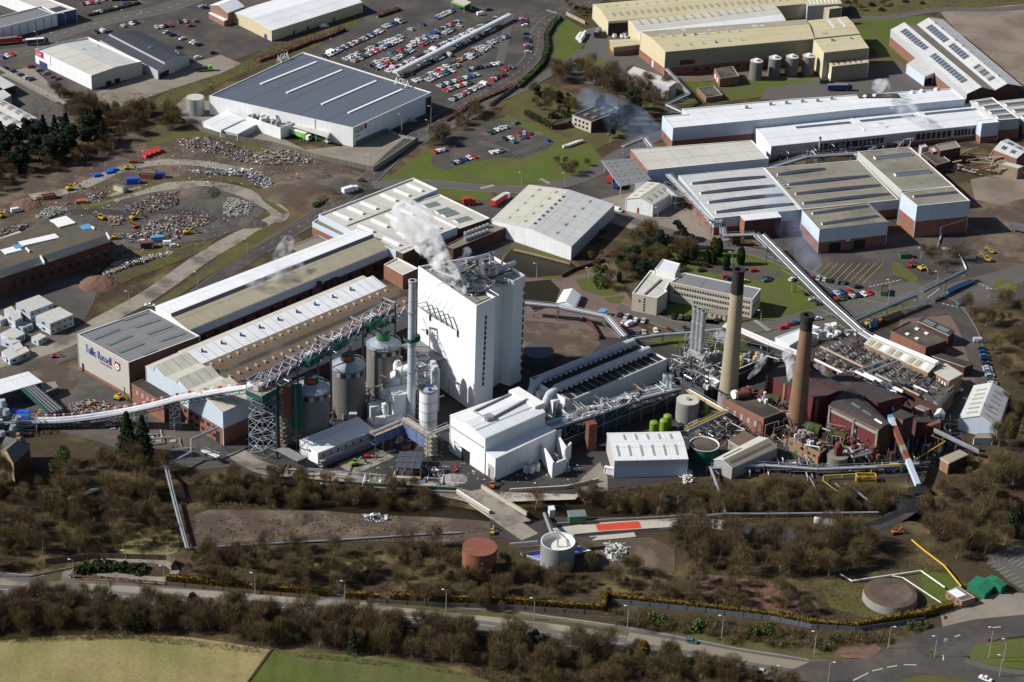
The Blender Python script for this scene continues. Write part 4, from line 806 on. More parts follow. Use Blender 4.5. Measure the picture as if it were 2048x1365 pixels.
for a,c in(((625,345),(745,395)),((735,300),(855,352)),((835,262),(960,312)),((995,200),(1115,250)),((1097,163),(1215,210)),((1200,122),(1318,172)),((815,445),(935,495)),((920,400),(1045,455)),((1033,358),(1140,410)),((1138,315),(1250,360)),((1015,540),(1140,600)),((1125,495),(1225,550)),((1390,440),(1460,468))):
 p,q=P(*B1(*a),SH-.8),P(*B1(*c),SH-.8);mb=MB();e=(q-p).normalized();nn=V((-e.y,e.x,0));mb.ob_(Wp(p-nn*.7,SH-.9),Wp(q-p,0),nn*1.4,V((0,0,1.0)),_a);mb.bd(_H,r)
mb=MB();p,q=P(*B1(725,445),SH-.8),P(*B1(1185,268),SH-.8);mb.bar(Wp(p,SH-.7),Wp(q,SH-.7),.5,_n);mb.bd('roof_gutter',r)
polyb('ledge_block','low ledge block with pipes on its roof along the left wall of the stock hall',_f,[B1(450,412),B1(505,375),B1(770,500),B1(690,528)],h=6.5,wall=_v,base=_A,bh=4,roof=_n,par=.5,ref=0)
r,w,h2=polyb('stock_hall','smaller white-roofed hall with four grey-green glazed rooflights next to the stock hall',_x,[B1(1205,268),B1(1455,192),B1(1850,380),B1(1605,465)],h=7.6,wall=_g,roof=_p,par=.4)
for a,c in(((1335,288),(1440,262)),((1432,335),(1535,305)),((1485,360),(1590,330)),((1580,405),(1690,375))):
 p,q=P(*B1(*a),h2),P(*B1(*c),h2);mb=MB();e=(q-p).normalized();nn=V((-e.y,e.x,0));mb.ob_(Wp(p-nn*1.6,h2-.4),Wp(q-p,0),nn*3.2,V((0,0,.6)),_a,J_F);mb.bd(_H,r)
r,w,h3=polyb('filter_house','dark brick filter house carrying a cluster of small round roof tanks',_f,[B1(1495,600),B1(1562,625),B1(1975,455),B1(1868,400)],ref=1,g=B1(0,715)[1],wall=_g,roof=_n,par=.4,trim=_n)
rd=random.Random(5)
for i in RN_(14):
 t=i%7/7;p=P(*B1(1660+t*200,510-t*75+(i//7)*42),h3);mb=MB();mb.cyl(Wp(p,h3-.4),1.0,1.6,_c,seg=12);mb.cyl(Wp(p,h3+1.2),.5,.3,_d,seg=10);mb.bd('roof_tank',r)
r,w,h4=polyb(_bq,'flat dark annex with brick front tucked between the long hall and its chimneys',_f,[B1(280,600),B1(500,512),B1(590,560),B1(345,655)],h=4,wall=_g,roof=_n,par=.3,trim=_d)
polyb(_bq,'small white-topped block at the foot of the stock hall',_f,[B1(1015,745),B1(1120,690),B1(1285,775),B1(1165,830)],h=7,wall=_A,roof=_p,par=.5)
polyb(_bq,'pale stained penthouse block with steam, right below the stock hall',_f,[B1(1120,640),B1(1165,660),B1(1290,605),B1(1250,585)],h=10,wall=_g,roof=_p,par=.3)
b=B('long_hall','very long hall with white upper roof, dark clerestory glazing and olive lower roof',_x,A1(1490,1265),B1(1068,615),A1(1225,1095),B1(800,487),h=8.5,wall=_i,wallR=_v,base=_g,bh=4.6,roof=[_Z,_ah,_j],prof=[(0,0),(.5,1.2),(.52,2.5),(1,1.0)],along=_al)
for i in RN_(14):b.wx(_av,.05+i*.066,.05+i*.066+.02,1,b.h*.4,_r,_ae,.1)
b.wx(_X,.05,.95,0,2.2,_A,'brick_plinth',.1)
for i,(x,y)in EN_(((20,1030),(285,935),(405,870),(200,975),(140,975),(590,790),(710,760))):
 p=P(*B1(x,y+95));hh=hb(*B1(x,y+95),B1(0,y)[1]);mb=MB();mb.cyl(p,.95 if i<3 else.5,hh,J_k,seg=14,cap=False);mb.cyl(p+V((0,0,hh)),1.1 if i<3 else.6,.8,_e,seg=14);sg_(mb,'exhaust_stack',['first and widest stained','second stained','tallest buff','thin leaning','thinnest','brown box-topped','last dark'][i]+' exhaust stack in the alley beside the long hall',_a1,p,'exhaust stacks in the alley')
mb=MB();rd=random.Random(8)
r=root('alley_plant','jumble of rusty brown tanks and ducts in the alley beside the long hall',_6,P(*B1(500,980)))
for i in RN_(24):
 x=rd.uniform(420,840);y=1010-(x-420)*.52+rd.uniform(-25,35);p=P(*B1(x,y));mb=MB();s_=rd.uniform(1,2.6)
 (mb.box(Wp(p,0),s_*2,s_*1.6,rd.uniform(3,7),rd.choice([_t,_e,_g,_d]),.4)if i%2 else mb.cyl(Wp(p,0),s_,rd.uniform(3,6.5),rd.choice([_e,J_k,_t]),seg=14));mb.bd(_bi if i%2 else _bt,r)
b=B('paper_store','grey-roofed box with pale sign wall reading Tullis Russell and ten striped rooflights',_x,A2(1012,180),A1(1572,1308),A1(608,1297),A1(1180,1095),g=A2(0,462)[1],wall=_aY,wallR=_g,roof=_L,par=.5,base=_A,bh=1.6)
for a,c in((A1(735,1330),A1(935,1250)),(A1(970,1185),A1(1160,1120)),(A1(1065,1238),A1(1255,1175)),(A1(1158,1292),A1(1350,1225)),(A1(1258,1347),A1(1450,1283)),(A1(850,1378),A1(1035,1300)),(A2(935,98),A2(1130,22)),(A2(1125,112),A2(1230,72))):b.sx_(a,c,2.2,J_F,.25,side=_b)
text_on('Tullis Russell',b,_X,.155,.66,b.h*.64,b.h*.86,'text_blue',dep=.25);text_on('Papermakers',b,_X,.44,.66,b.h*.545,b.h*.6,_aG,dep=.25)
a_,c_=b.l,b.n;p=a_.lerp(c_,.78);e=(c_-a_).normalized();o=V((e.y,-e.x,0));zc=b.h*.72
mb=MB();sh=[(-1.7,1.9),(1.7,1.9),(1.7,-.8),(0,-2.2),(-1.7,-.8)];mb.face([Wp(p+e*x+o*.2,zc+y)for x,y in sh][::-1],_aG);[mb.face([Wp(p+e*sh[i][0]+o*d0,zc+sh[i][1])for d0,i in((0,i),(0,(i+1)%5),(.2,(i+1)%5),(.2,i))],_aG)for i in RN_(5)];b.part(mb,'crest')
mb=MB();mb.face([Wp(p+e*1.35*cos(t)+o*.28,zc-.1+1.35*sin(t))for t in[2*pi*k/20 for k in RN_(20)]],_a);mb.face([Wp(p+e*.45*cos(t)+o*.34,zc-.1+.45*sin(t))for t in[2*pi*k/12 for k in RN_(12)]],'text_blue');b.part(mb,'crest_ring')
b.wx(_X,.9,.94,0,4,_M,_as);b.wx(_X,.1,.115,0,3.8,_M,_as)
zz=hg(*A2(1755,570),A2(0,835)[1]);N_=A2(1755,570);L_=A2(1150,215)
pr=[(0,0),(.32,2.8),(.34,.9),(.44,.7),(.57,3.2),(.59,1.0),(.73,.8),(.875,3.0),(.895,.4),(1,.2)]
b=B('sawtooth_shed','front sawtooth shed with three steps of pale ribbed roof panels and brick base',_x,N_,(509,796),L_,h=zz,wall=_v,base=_A,bh=zz*.5,roof=[_az,_a,J_z,_az,_a,J_z,_az,_a,J_z],prof=pr,along=_al)
b.windows(_X,.08,.6,7,zz*.1,zz*.2,.5);b.windows(_X,.08,.6,7,zz*.32,zz*.42,.5);b.wx(_X,.05,.1,0,5,_M,_as)
b2=B('sawtooth_shed','long sawtooth shed behind, one white panelled slope above rusty brown flat strips with small posts',_x,(511+.3*(L_[0]-N_[0]),795.2+.3*(L_[1]-N_[1])),(880+.3*(L_[0]-N_[0]),636+.3*(L_[1]-N_[1])),(511+L_[0]-N_[0],795.2+L_[1]-N_[1]),h=zz,wall=_q,base=_g,bh=zz*.4,roof=[_5,_5,_e,_5,_5,_5,'roof_panels',_Z,J_z],prof=[(0,.0),(.2,.6),(.22,.7),(.3,.7),(.35,1.0),(.4,1.2),(.56,.8),(.82,2.6),(.85,.4),(1,.2)],along=_al)
for i in RN_(22):
 for v in(.46,.12):mb=MB();p=b2.Q(.02+i*.045,v+.0);mb.box(Wp(p,b2.top(.1,v)-.1),.5,1.6,.9,J_w,atan2(b2.r.y-b2.n.y,b2.r.x-b2.n.x));mb.bd('roof_post',b2.root)
for i in RN_(9):mb=MB();p=b2.Q(.05+i*.1,.74);mb.box(Wp(p,b2.top(.1,.74)-.2),.7,1.4,1.2,_b,.2);mb.bd(_bP,b2.root)
b=B(_bq,'low brown flat-roofed brick annex in front of the sign wall',_f,A2(1290,500),A2(1435,440),A2(1035,345),A2(1150,300),g=A2(0,655)[1],wall=_A,wallR=_g,roof=_e,par=.3,trim=_n);b.windows(_X,.1,.9,5,b.h*.6,b.h*.8,.4,_d)
b=B('old_mill','long dark brick mill with black felt roofs and patches of white and blue sheeting',_x,A1(-300,952),A1(885,560),A1(-640,760),A1(545,385),h=10,wall=_g,roof=[_e,_b,_bW,_b,_bW,_e],prof=[(0,0),(.03,.2),(.13,1.3),(.42,1.5),(.52,.3),(.95,1.5),(1,0)],along=_al,trim=_d)
b.windows(_av,.3,.98,11,b.h*.35,b.h*.7,.45,_r);
for(a,c,w_,m_)in((A1(430,450),A1(560,415),9,_a),(A1(160,600),A1(450,530),5,_a),(A1(20,660),A1(150,625),6,_a),(A1(640,470),A1(720,450),5,_ab),(A1(110,625),A1(180,608),4,_ab)):b.sx_(a,c,w_,m_,.2)
for a,c in((A1(205,640),A1(235,680)),(A1(725,470),A1(745,500)),(A1(320,710),A1(350,745)),(A1(840,530),A1(865,560))):b.sx_(a,c,.5,_a,1.0,name='parapet_rib')
B('low_store','low white-roofed store in front of the dark mill at the left edge',_f,A1(440,487),A1(612,428),A1(362,450),A1(540,385),h=8,wall=_g,roof=_j)
B('rooftop_shed','pale shed with square roof openings at the left edge of the scrap yard',_f,A1(60,620),A1(260,545),A1(-50,560),h=7,wall=_g,roof=_p)
b=B('white_store','plain white-roofed store with dark open front at the left edge of the building site',_at,A2(-150,475),A2(330,335),A2(-260,390),A2(220,255),h=6.5,wall=_q,wallR=_b,roof=_j)
b=B('open_store','small dark lean-to on the end of the plain white store',_at,A2(350,420),A2(455,375),A2(330,350),A2(430,330),h=3.5,wall=_b,roof=_n)
b=B('ruined_house','roofless stone mansion with broken slate gables, lower left','ruin',A2(105,972),A2(232,862),A2(8,888),g=A2(0,1120)[1],wall=_ax,wallR=_g,roof=_aN,prof=[(0,0),(.5,3.4),(1,.5)],along=_al,trim=_ax);b.windows(_X,.15,.95,3,b.h*.3,b.h*.55,.35);b.windows(_X,.15,.95,3,b.h*.65,b.h*.85,.35)
b2=B('ruined_house','broken rear wing of the stone mansion with a leaning dark roof','ruin',A2(170,870),A2(235,830),A2(20,830),h=8,wall=_ax,roof=_aN,prof=[(0,0),(.5,2.6),(1,0)],along=_a8,trim=_ax)
for(u,v)in((.2,.2),(.8,.5)):mb=MB();p=b2.Q(u,v);mb.box(Wp(p,6),1.4,1.2,6.5,_ax);b2.part(mb,_a1)
r,w,h5=polyb('office_block','cream L-shaped office block wing with a pale flat roof and round clock-like emblem',_b9,[C1(1160,1010),C1(962,970),C1(1105,790),C1(1350,838),C1(1325,885),C1(1255,885),C1(1225,945),C1(1240,955)],g=C1(0,1150)[1],wall=_aF,roof=_p,par=.6)
def fx_(parent,a,c,t0,t1,z0,z1,m,name,d=.1):
 p,q=a.lerp(c,t0),a.lerp(c,t1);e=(c-a).normalized();o=V((e.y,-e.x,0));
 mb=MB();mb.ob_(Wp(p,z0)-o*.03,Wp(q-p,0),o*(d+.03),V((0,0,z1-z0)),m,bottom=True);return mb.bd(name,parent)
a_,c_=P(*C1(962,970),h5),P(*C1(1160,1010),h5)
for k in RN_(5):fx_(r,a_,c_,.47,.53,h5*(.12+.16*k),h5*(.22+.16*k),_r,_ae)
fx_(r,a_,c_,.27,.33,h5*.6,h5*.72,_aG,'emblem',.2)
mb=MB();p,q=P(*C1(1190,860),h5),P(*C1(1060,975),h5);mb.bar(Wp(p,h5-.4),Wp(q,h5-.4),.7,_n);mb.bd(_bp,r)
b=OB=B('office_block','long three-storey cream office wing with rows of small windows and grey roof',_b9,C1(1912,1020),C1(1978,935),C1(1262,885),C1(1375,810),g=C1(0,1170)[1],wall=_aF,roof=_L,par=.4,trim=_a)
n=0
for k,zk in EN_((.16,.45,.74)):
 for i in RN_(30):
  if k==0 and i>21:continue
  b.wx(_X,.03+i*.031,.03+i*.031+.016,b.h*zk,b.h*(zk+.11),_r,_ae)
b.windows(_av,.1,.9,3,b.h*.45,b.h*.6,.4);
for zk in(.3,.6):b.wx(_X,.02,.99,b.h*zk+.5,b.h*zk+.7,_a,'string_course',.05)
B('lift_tower','white-topped square lift tower behind the office block',_b9,C1(1300,818),C1(1338,738),C1(1142,780),C1(1205,702),h=h5+2.5,wall=_i,roof=_j,par=.3)
b=B('porch','small grey-roofed porch building in front of the office wing',_f,C1(1700,1150),C1(1745,1115),C1(1560,1120),C1(1600,1092),g=C1(0,1195)[1],wall=_aF,roof=_n,trim=_d);b.windows(_X,.1,.9,3,1,2.2,.3)
b=B('marquee','small bright white gabled shed beside the weir',_at,C1(508,1088),C1(557,990),C1(370,1050),C1(425,950),g=C1(0,1125)[1],wall=_i,roof=_j,prof=[(0,0),(.5,2),(1,0)],along=_al)
b=B('summerhouse','small turquoise-roofed hut beside the parked cars',_at,C1(745,1118),C1(765,1100),C1(700,1112),h=2.5,wall=_S,roof=_ab)
b=B('brick_hut','small brick hut with part-white flat roof at the junction',_f,D3(1560,722),D3(1665,690),D3(1435,642),D3(1530,602),g=D3(0,775)[1],wall=_S,roof=_5,par=.15,trim=_d);b.sky(.05,.35,.75,.95,_a,.1,name='white_patch');b.windows(_X,.1,.9,3,1.2,2.2,.2)
b=B('green_shed','bright green gabled metal shed beside the brick hut',_at,D3(1740,665),D3(1815,600),D3(1605,590),D3(1680,525),g=D3(0,708)[1],wall=_ar,roof=_ar,prof=[(0,0),(.5,.6),(1,0)],along=_al,trim=_ar)
b=B('green_shed','second green metal shed, open-sided, set back behind the first',_at,D3(1870,610),D3(1905,590),D3(1745,545),D3(1790,520),h=3.2,wall=_ar,roof=_ar,prof=[(0,0),(.5,.8),(1,0)],along=_al,trim=_ar)
b=B('pale_shed','white-walled gabled shed with grey ribbed roof and twelve slot rooflights at the right',_at,D2(1843,692),D2(1932,428),D2(1540,620),D2(1655,365),g=D2(0,785)[1],wall=_v,roof=_G,prof=[(0,0),(.5,3.4),(1,0)],along=_al);b.rows([.1,.24,.38,.52,.66,.8],[.12,.6],.035,.28,_Z);b.vents(1,2,us=[(.3,.5)])
b=B('pale_shed','small lean-to of pale sheeting against the gable of the white-walled shed',_at,D2(1800,775),D2(1830,740),D2(1655,775),h=3,wall=_v,roof=_n)
B('brick_store','tall orange brick store with moss-edged roof among the trees, lower right',_f,D2(1455,975),D2(1605,905),D2(1390,935),D2(1540,870),g=D2(0,1060)[1],wall=_S,wallR=_g,roof=_Z)
b=B('green_store','small white-fronted hut with sloping roof on the river bank',_at,D3(555,130),D3(562,80),D3(395,105),D3(400,60),h=2.6,wall=_q,roof=_j)
b=B('cabin_block','pale green site cabin with dark glazing beside the bridge','cabin',C3(470,55),C3(600,48),C3(455,10),g=C3(0,65)[1],h=3.6,wall=_N,roof=J_F)
b=B('cabin_block','small white box cabin beside the bridge','cabin',C2(315,1345),C2(352,1340),C2(305,1315),h=2.8,wall=_i,roof=_j)
TN=(953,611.7);th=hg(*TN,826)
pts=[(836.3,533),TN,(991.2,594),(964.5,581),(1006.4,556),(1027.5,562.5),(1050.5,551),(979.8,507.6)]
r,tw,th=polyb('boiler_house','tall white boiler house tower with steam rising from its plant-covered roof','tower',pts,ref=1,h=th,wall='tower_clad',roof=_L,par=1.2)
TR=r
def tpx(x,y,z):return P(x,y,z)
def onroof(zx,zy):return P(*B1(zx,zy),th-1.2)
for i,(x,y,s_,h_,m)in EN_(((1455,720,1.1,5.5,_b),(1855,745,1.0,5,_c),(1815,850,1.1,3.5,_c),(1690,930,1.5,3,_d),(1560,905,2.6,1.2,_c),(1690,980,2,1,_c),(1760,975,3.4,1.5,_b),(1480,820,2.5,1.5,_b),(1930,900,2.8,1.2,_d))):
 p=onroof(x,y);mb=MB();mb.box(Wp(p,th-1.2),s_*1.5,s_*1.5,1,m,.5);mb.cyl(Wp(p,th-1.2),s_*.6,h_,m,seg=12);mb.cyl(Wp(p,th-1.2+h_),s_*.75,.6,_b,seg=12);mb.bd('roof_stack',TR)
for a,c,rr in(((1660,750),(1880,690),.9),((1900,830),(2045,765),1.1),((1440,830),(1600,890),.4)):
 mb=MB();mb.tube([Wp(onroof(*a),th+.6),Wp(onroof(*c),th+.6)],rr,_c,seg=10);mb.bd(_bi,TR)
for a,c in(((1640,780),(1800,850)),((1560,850),(1790,720)),((1500,800),(1700,730)),((1700,870),(1920,830))):
 mb=MB();mb.bar(Wp(onroof(*a),th-.9),Wp(onroof(*c),th-.9),.8,_Z,.5);mb.bd('walkway',TR)
mb=MB();q=[onroof(1650,985),onroof(1750,1050),onroof(1880,1000),onroof(1790,960)];mb.cap(q,th-.9,_n);mb.bd('roof_panel',TR)
def face_px(a,c,x,y0,y1,w,m,name,parent):
 """vertical slot on the wall a-c (top corners, world) between photo rows y0..y1 at photo column x"""
 def hit(x,y):
  d=P(x,y,0)-CAM;n=V((-(c-a).y,(c-a).x,0));t=(a-CAM).dot(n)/d.dot(n);return CAM+d*t
 p,q=hit(x,y0),hit(x,y1);e=(c-a).normalized();o=V((e.y,-e.x,0));
 if o.dot(CAM-a)<0:o=-o
 mb=MB();mb.ob_(q-e*w/2-o*.05,e*w,o*.2,V((0,0,p.z-q.z)),m,bottom=True);return mb.bd(name,parent)
WL,WN,WA=P(836.3,533,th),P(953,611.7,th),P(991.2,594,th)
for x,y0,y1,w in((B1(1380,0)[0],B1(0,1148)[1],B1(0,1190)[1],1.3),(B1(1357,0)[0],B1(0,1255)[1],B1(0,1300)[1],1.3),(B1(1598,0)[0],B1(0,1272)[1],B1(0,1318)[1],1.3)):face_px(WL,WN,x,y0,y1,w,_M,_ae,TR)
for k in RN_(14):
 y0=B1(0,1150)[1]+k*10.2;face_px(WN,WA,B1(1818-k*1.2,0)[0]-k*.15,y0,y0+7.2,1.0,_r,_ae,TR)
W1,W2=P(1027.5,562.5,th),P(1050.5,551,th)
for k in RN_(12):face_px(W1,W2,1047.5-k*.5,575+k*15,584+k*15,.8,_r,_ae,TR)
def hitW(x,y,a=WL,c=WN,off=0):
 d=P(x,y,0)-CAM;n=V((-(c-a).y,(c-a).x,0)).normalized()
 if n.dot(CAM-a)<0:n=-n
 b=a+n*off;t=(b-CAM).dot(n)/d.dot(n);return CAM+d*t
mb=MB();e=(WN-WL).normalized();o=V((e.y,-e.x,0));o=o if o.dot(CAM-WL)>0 else-o
p0,p1=hitW(*B2(1290,5)),hitW(*B2(1500,95));zt=p0.z
mb.ob_(Wp(p0,zt),Wp(p1-p0,0),o*9,V((0,0,.6)),_b,_L);
for t in(0,.33,.66,1):mb.bar(Wp(p0.lerp(p1,t),zt-7),Wp(p0.lerp(p1,t)+o*9,zt-.3),.35,_h)
mb.bar(Wp(p0+o*.2,zt-7),Wp(p1+o*.2,zt-7),.4,_h);mb.bd(_aX,TR)
for i in RN_(6):
 x=1350+i*42;y=1040+i*24;a=hitW(*B1(x,y),off=.3);mb=MB()
 a2=a+V((0,0,-1))+o*.0;tip=a+o*5
 mb.bar(a,a+o*5+V((0,0,.3)),.2,_b);mb.bar(a+V((0,0,-5))+e*4,a+o*5+V((0,0,.3)),.2,_b);mb.bar(a+V((0,0,5)),tip+V((0,0,.3)),.08,_b);mb.bar(a,a+V((0,0,-5))+e*4,.25,_b);mb.bd('bracket_frame',TR)
def stack(name,label,base,ytop,r0,r1,m,mt=None,tf=.12,g=None,seg=24,lip=0):
 p=P(*base);h=hb(*base,ytop);R_=root(name,label,_a1,p,g);mb=MB();zs=1-tf if mt else 1
 mb.cyl(p,r0,h*zs,m,r2=lerp(r0,r1,zs),seg=seg,cap=False)
 mb.bd('shaft',R_);mb=MB()
 if mt:mb.cyl(p+V((0,0,h*zs)),lerp(r0,r1,zs)+.02,h*tf,mt,r2=r1+.02,seg=seg,cap=False)
 mb.cyl(p+V((0,0,h-.6-lip)),r1+.25+lip*.3,.6+lip,mt or m,seg=seg,cap=False)
 n=seg
 for i in RN_(n):
  a,b=2*pi*i/n,2*pi*(i+1)/n;c1=[V((cos(a),sin(a),0)),V((cos(b),sin(b),0))];ro=r1+.25+lip*.3;ri=r1*.72
  mb.face([p+c1[0]*ro+V((0,0,h)),p+c1[1]*ro+V((0,0,h)),p+c1[1]*ri+V((0,0,h)),p+c1[0]*ri+V((0,0,h))],mt or m)
  mb.face([p+c1[1]*ri+V((0,0,h-4)),p+c1[0]*ri+V((0,0,h-4)),p+c1[0]*ri+V((0,0,h)),p+c1[1]*ri+V((0,0,h))],_aL)
 mb.face([p+V((r1*.72*cos(2*pi*i/n),r1*.72*sin(2*pi*i/n),h-3.9))for i in RN_(n)],_aL);mb.bd('rim',R_)
 return R_,p,h
sr,sp,shh=stack('stack','slim pale grey steel stack with a green platform beside the white tower','x',0,1,1,_aB)if False else stack('stack','slim pale grey steel stack with a green platform beside the white tower',B2(1228,645),561,1.75,1.45,_aB,g='stacks of the power plant')
for zf in(.36,.55,.78):mb=MB();mb.cyl(sp+V((0,0,shh*zf)),1.9,.5,_h,seg=24);mb.bd('band',sr)
mb=MB();mb.cyl(sp+V((0,0,shh*.59)),3.4,.3,_B,seg=12,bot=True);
for k in RN_(12):a=2*pi*k/12;mb.bar(sp+V((3.3*cos(a),3.3*sin(a),shh*.59)),sp+V((3.3*cos(a),3.3*sin(a),shh*.59+1.6)),.12,_B)
mb.cyl(sp+V((0,0,shh*.59+.3)),3.4,1.1,_B,seg=12,cap=False);mb.bd('platform',sr)
cr,cp,chh=stack(_a1,'tall buff concrete chimney with a sooty black top',_a1 and C2(1712,500),539,4.0,2.3,'stack_conc',_aL,.17,seg=32)
mb=MB();mb.cyl(cp,4.15,7,J_k,r2=4.05,seg=32);mb.bd('base_band',cr)
br,bp_,bhh=stack(_a1,'tall brown brick chimney with a flared dark top','b'and D2(250,715),630,4.1,2.2,'stack_brick',_aL,.12,seg=32,lip=1.6)
for i,(xt,yt,xb,yb)in EN_(((1388.8,614,1382,712),(1396.6,618,1390.5,716),(1404.4,622.6,1398.5,720))):
 q,qp,qh=stack('flue',['left',_ca,'right'][i]+' of three clustered steel flues in front of the office block',(xb,yb+20),yt,1.15,1.05,_c,g='three clustered steel flues');
 for zf in(.25,.5,.75,.95):mb=MB();mb.cyl(qp+V((0,0,qh*zf)),1.3,.4,_h,seg=16);mb.bd('band',q)
SIL=[((624,871),'nearest of three concrete fuel silos, its lower half wrapped in red and green sheeting'),((696,824),'middle concrete fuel silo with a grey conical roof'),((766.5,781),'farthest concrete fuel silo, next to the slim stack')]
for i,(b_,lab)in EN_(SIL):
 p=P(*b_);R_=root('fuel_silo',lab,'silo',p,'fuel silos under the conveyor');mb=MB();rr=6.9;hh=21.5
 mb.cyl(p,rr,hh,_bn,seg=40,cap=False);mb.bd('drum',R_);mb=MB();mb.cyl(p+V((0,0,hh)),rr+.25,3.1,'silo_dome',r2=1.8,seg=40);mb.bd('cone_roof',R_)
 mb=MB();mb.cyl(p+V((0,0,hh+2.6)),3.0,2.8,_B if i!=2 else _N,r2=2.6,seg=18,mtop=_b);mb.bd(_y,R_)
 if i<2:mb=MB();mb.face([p+V((-1.5+.0,-3.05,hh+3.4)),p+V((1.5,-3.05,hh+3.4)),p+V((1.5,-3.0,hh+5)),p+V((-1.5,-3.0,hh+5))],_a9);mb.bd('red_panel',R_)
 mb=MB()
 for k in RN_(40):
  a=2*pi*k/40;c=V((cos(a),sin(a),0));mb.bar(p+c*(rr+.2)+V((0,0,hh)),p+c*(rr+.2)+V((0,0,hh+1.2)),.1,_c)
  a2=2*pi*(k+1)/40;c2=V((cos(a2),sin(a2),0));mb.bar(p+c*(rr+.2)+V((0,0,hh+1.2)),p+c2*(rr+.2)+V((0,0,hh+1.2)),.1,_c)
 mb.bd('railing',R_)
 for k in RN_(6):
  a=-pi/2-.5+k*.3;c=V((cos(a),sin(a),0));t=V((-sin(a),cos(a),0));mb=MB();mb.ob_(p+c*(rr-.1)-t*.8+V((0,0,hh-2.6)),t*1.6,c*.2,V((0,0,1.8)),_r if k%2 else _d);mb.bd('vent_opening',R_)
 mb=MB();mb.box(p+V((2.6,-rr-1,0)),3.2,2.6,4.2,_q,.1,mtop=_p);mb.bd('discharge_hood',R_)
def lt_(mb,p,sx,sy,z0,z1,step,m,w=.22,rz=0,zig=True):
 ex=V((cos(rz),sin(rz),0));ey=V((-sin(rz),cos(rz),0));c=[p+ex*(a*sx/2)+ey*(b*sy/2)for a,b in((-1,-1),(1,-1),(1,1),(-1,1))]
 for q in c:mb.bar(Wp(q,z0),Wp(q,z1),w*1.3,m)
 n=max(1,int(round((z1-z0)/step)))
 for k in RN_(n+1):
  z=lerp(z0,z1,k/n)
  for i in RN_(4):
   mb.bar(Wp(c[i],z),Wp(c[(i+1)%4],z),w,m)
   if k<n and zig:
    a,b=(c[i],c[(i+1)%4])if(k+i)%2 else(c[(i+1)%4],c[i]);mb.bar(Wp(a,z),Wp(b,lerp(z0,z1,(k+1)/n)),w*.8,m)
TP=P(526,905);ang=atan2((P(766,640,20)-P(526,770,20)).y,(P(766,640,20)-P(526,770,20)).x)
tr=root('transfer_tower','open steel lattice transfer tower with green netting at the head of the conveyor','tower',TP);H1=hb(526,905,778)
mb=MB();lt_(mb,TP,7.5,7.5,0,H1,3.9,_h,.26,ang);mb.bd('lattice_frame',tr)
mb=MB();mb.box(Wp(TP,H1-2.5),8.6,8.6,2.4,_B,ang,mtop=J_w);mb.box(Wp(TP,H1-6),8.2,8.2,.3,_b,ang);mb.bd('netted_deck',tr)
mb=MB();lt_(mb,TP,8,8,H1,H1+4.5,4.5,_c,.22,ang);mb.bd('top_frame',tr)
mb=MB();mb.box(Wp(TP+V((-1,0,0)),H1),4,3,2.2,_q,ang,mtop=_p);mb.bd('drive_house',tr)
S2=P(566,893);s2=root('scaffold_tower','scaffold stair tower wrapped in red sheeting and green netting next to the nearest silo',_aI,S2);hh=hb(566,893,762)
mb=MB();lt_(mb,S2,5.6,5,0,hh,2,_h,.16,ang);lt_(mb,S2+V((4.8,2.0,0)),3.6,4,0,hh*.92,2,_h,.14,ang);mb.bd('scaffold_frame',s2)
def sheet(p,w,z0,z1,m,rz,parent,name):mb=MB();mb.box(Wp(p,z0),w,.12,z1-z0,m,rz);return mb.bd(name,parent)
sheet(S2+V((1.6,-2.9,0)),3.6,hh*.5,hh*.97,_bN,ang*.2,s2,'red_sheeting');sheet(S2+V((-1.9,-2.9,0)),2.2,hh*.28,hh*1.0,_B,ang*.2,s2,_bl);sheet(S2+V((5.6,-.5,0)),4.4,hh*.3,hh*.97,_B,.3,s2,_bl)
sheet(S2+V((-1.6,-2.95,0)),1.8,.5,hh*.3,_bN,ang*.2,s2,'red_sheeting')
mb=MB();[mb.box(Wp(S2+V((.8,0,0)),z),6,4.6,.12,J_w,ang)for z in[2*k for k in RN_(1,int(hh/2))]];mb.bd('boards',s2)
def mess(label,pts,n,z,mats,seed,name='pipework',hm=5,s=.5):
 rd=random.Random(seed);q=[P(*p,z)for p in pts];e1=(q[1]-q[0]).normalized();e2=V((-e1.y,e1.x,0));mb=MB()
 for i in RN_(n):
  u,v=rd.random(),rd.random();p=(q[0]*(1-u)+q[1]*u)*(1-v)+(q[3]*(1-u)+q[2]*u)*v;m=rd.choice(mats);zz=z+rd.uniform(.5,hm)
  if i%4==0:mb.bar(Wp(p,z),Wp(p,zz),.22,m)
  elif i%4==1:d=rd.choice([e1,-e1,e2,-e2])*rd.uniform(2,9)*min(1,s+.3);mb.tube([Wp(p,z),Wp(p,zz),Wp(p+d,zz),Wp(p+d,z)],rd.uniform(.1,.3),m,seg=5)
  elif i%4==2:d=rd.choice([e1,e2])*rd.uniform(3,10)*min(1,s+.3);mb.bar(Wp(p,zz),Wp(p+d,zz),.2,m);mb.bar(Wp(p,z),Wp(p+d,zz),.12,m)
  else:mb.box(Wp(p,z),rd.uniform(.5,2.5)*s*2,rd.uniform(.5,1.8)*s*2,rd.uniform(.4,hm*.5),m,atan2(e1.y,e1.x))
 tag(mb.bd(name),label,kind=_bu)
PM=[_h,_c,_b,_d,_e,_o,_b];RM_=[_t,_e,_b,_g,_h,_c,J_w,_W]
mess('dark steel pipework and frames round the silo bases',[(600,880),(820,800),(800,720),(640,790)],200,0,[_b,_h,_e,_d],301,hm=8)
mess('steel stairs, pipes and ladders behind the filter vessels',[(770,860),(900,800),(880,740),(760,790)],160,0,[_h,_c,_b,_B,_a],302,hm=12)
mess('pipework between turbine hall and condenser hall',[C2(120,480),C2(420,660),C2(380,560),C2(200,400)],90,0,PM,303,hm=7)
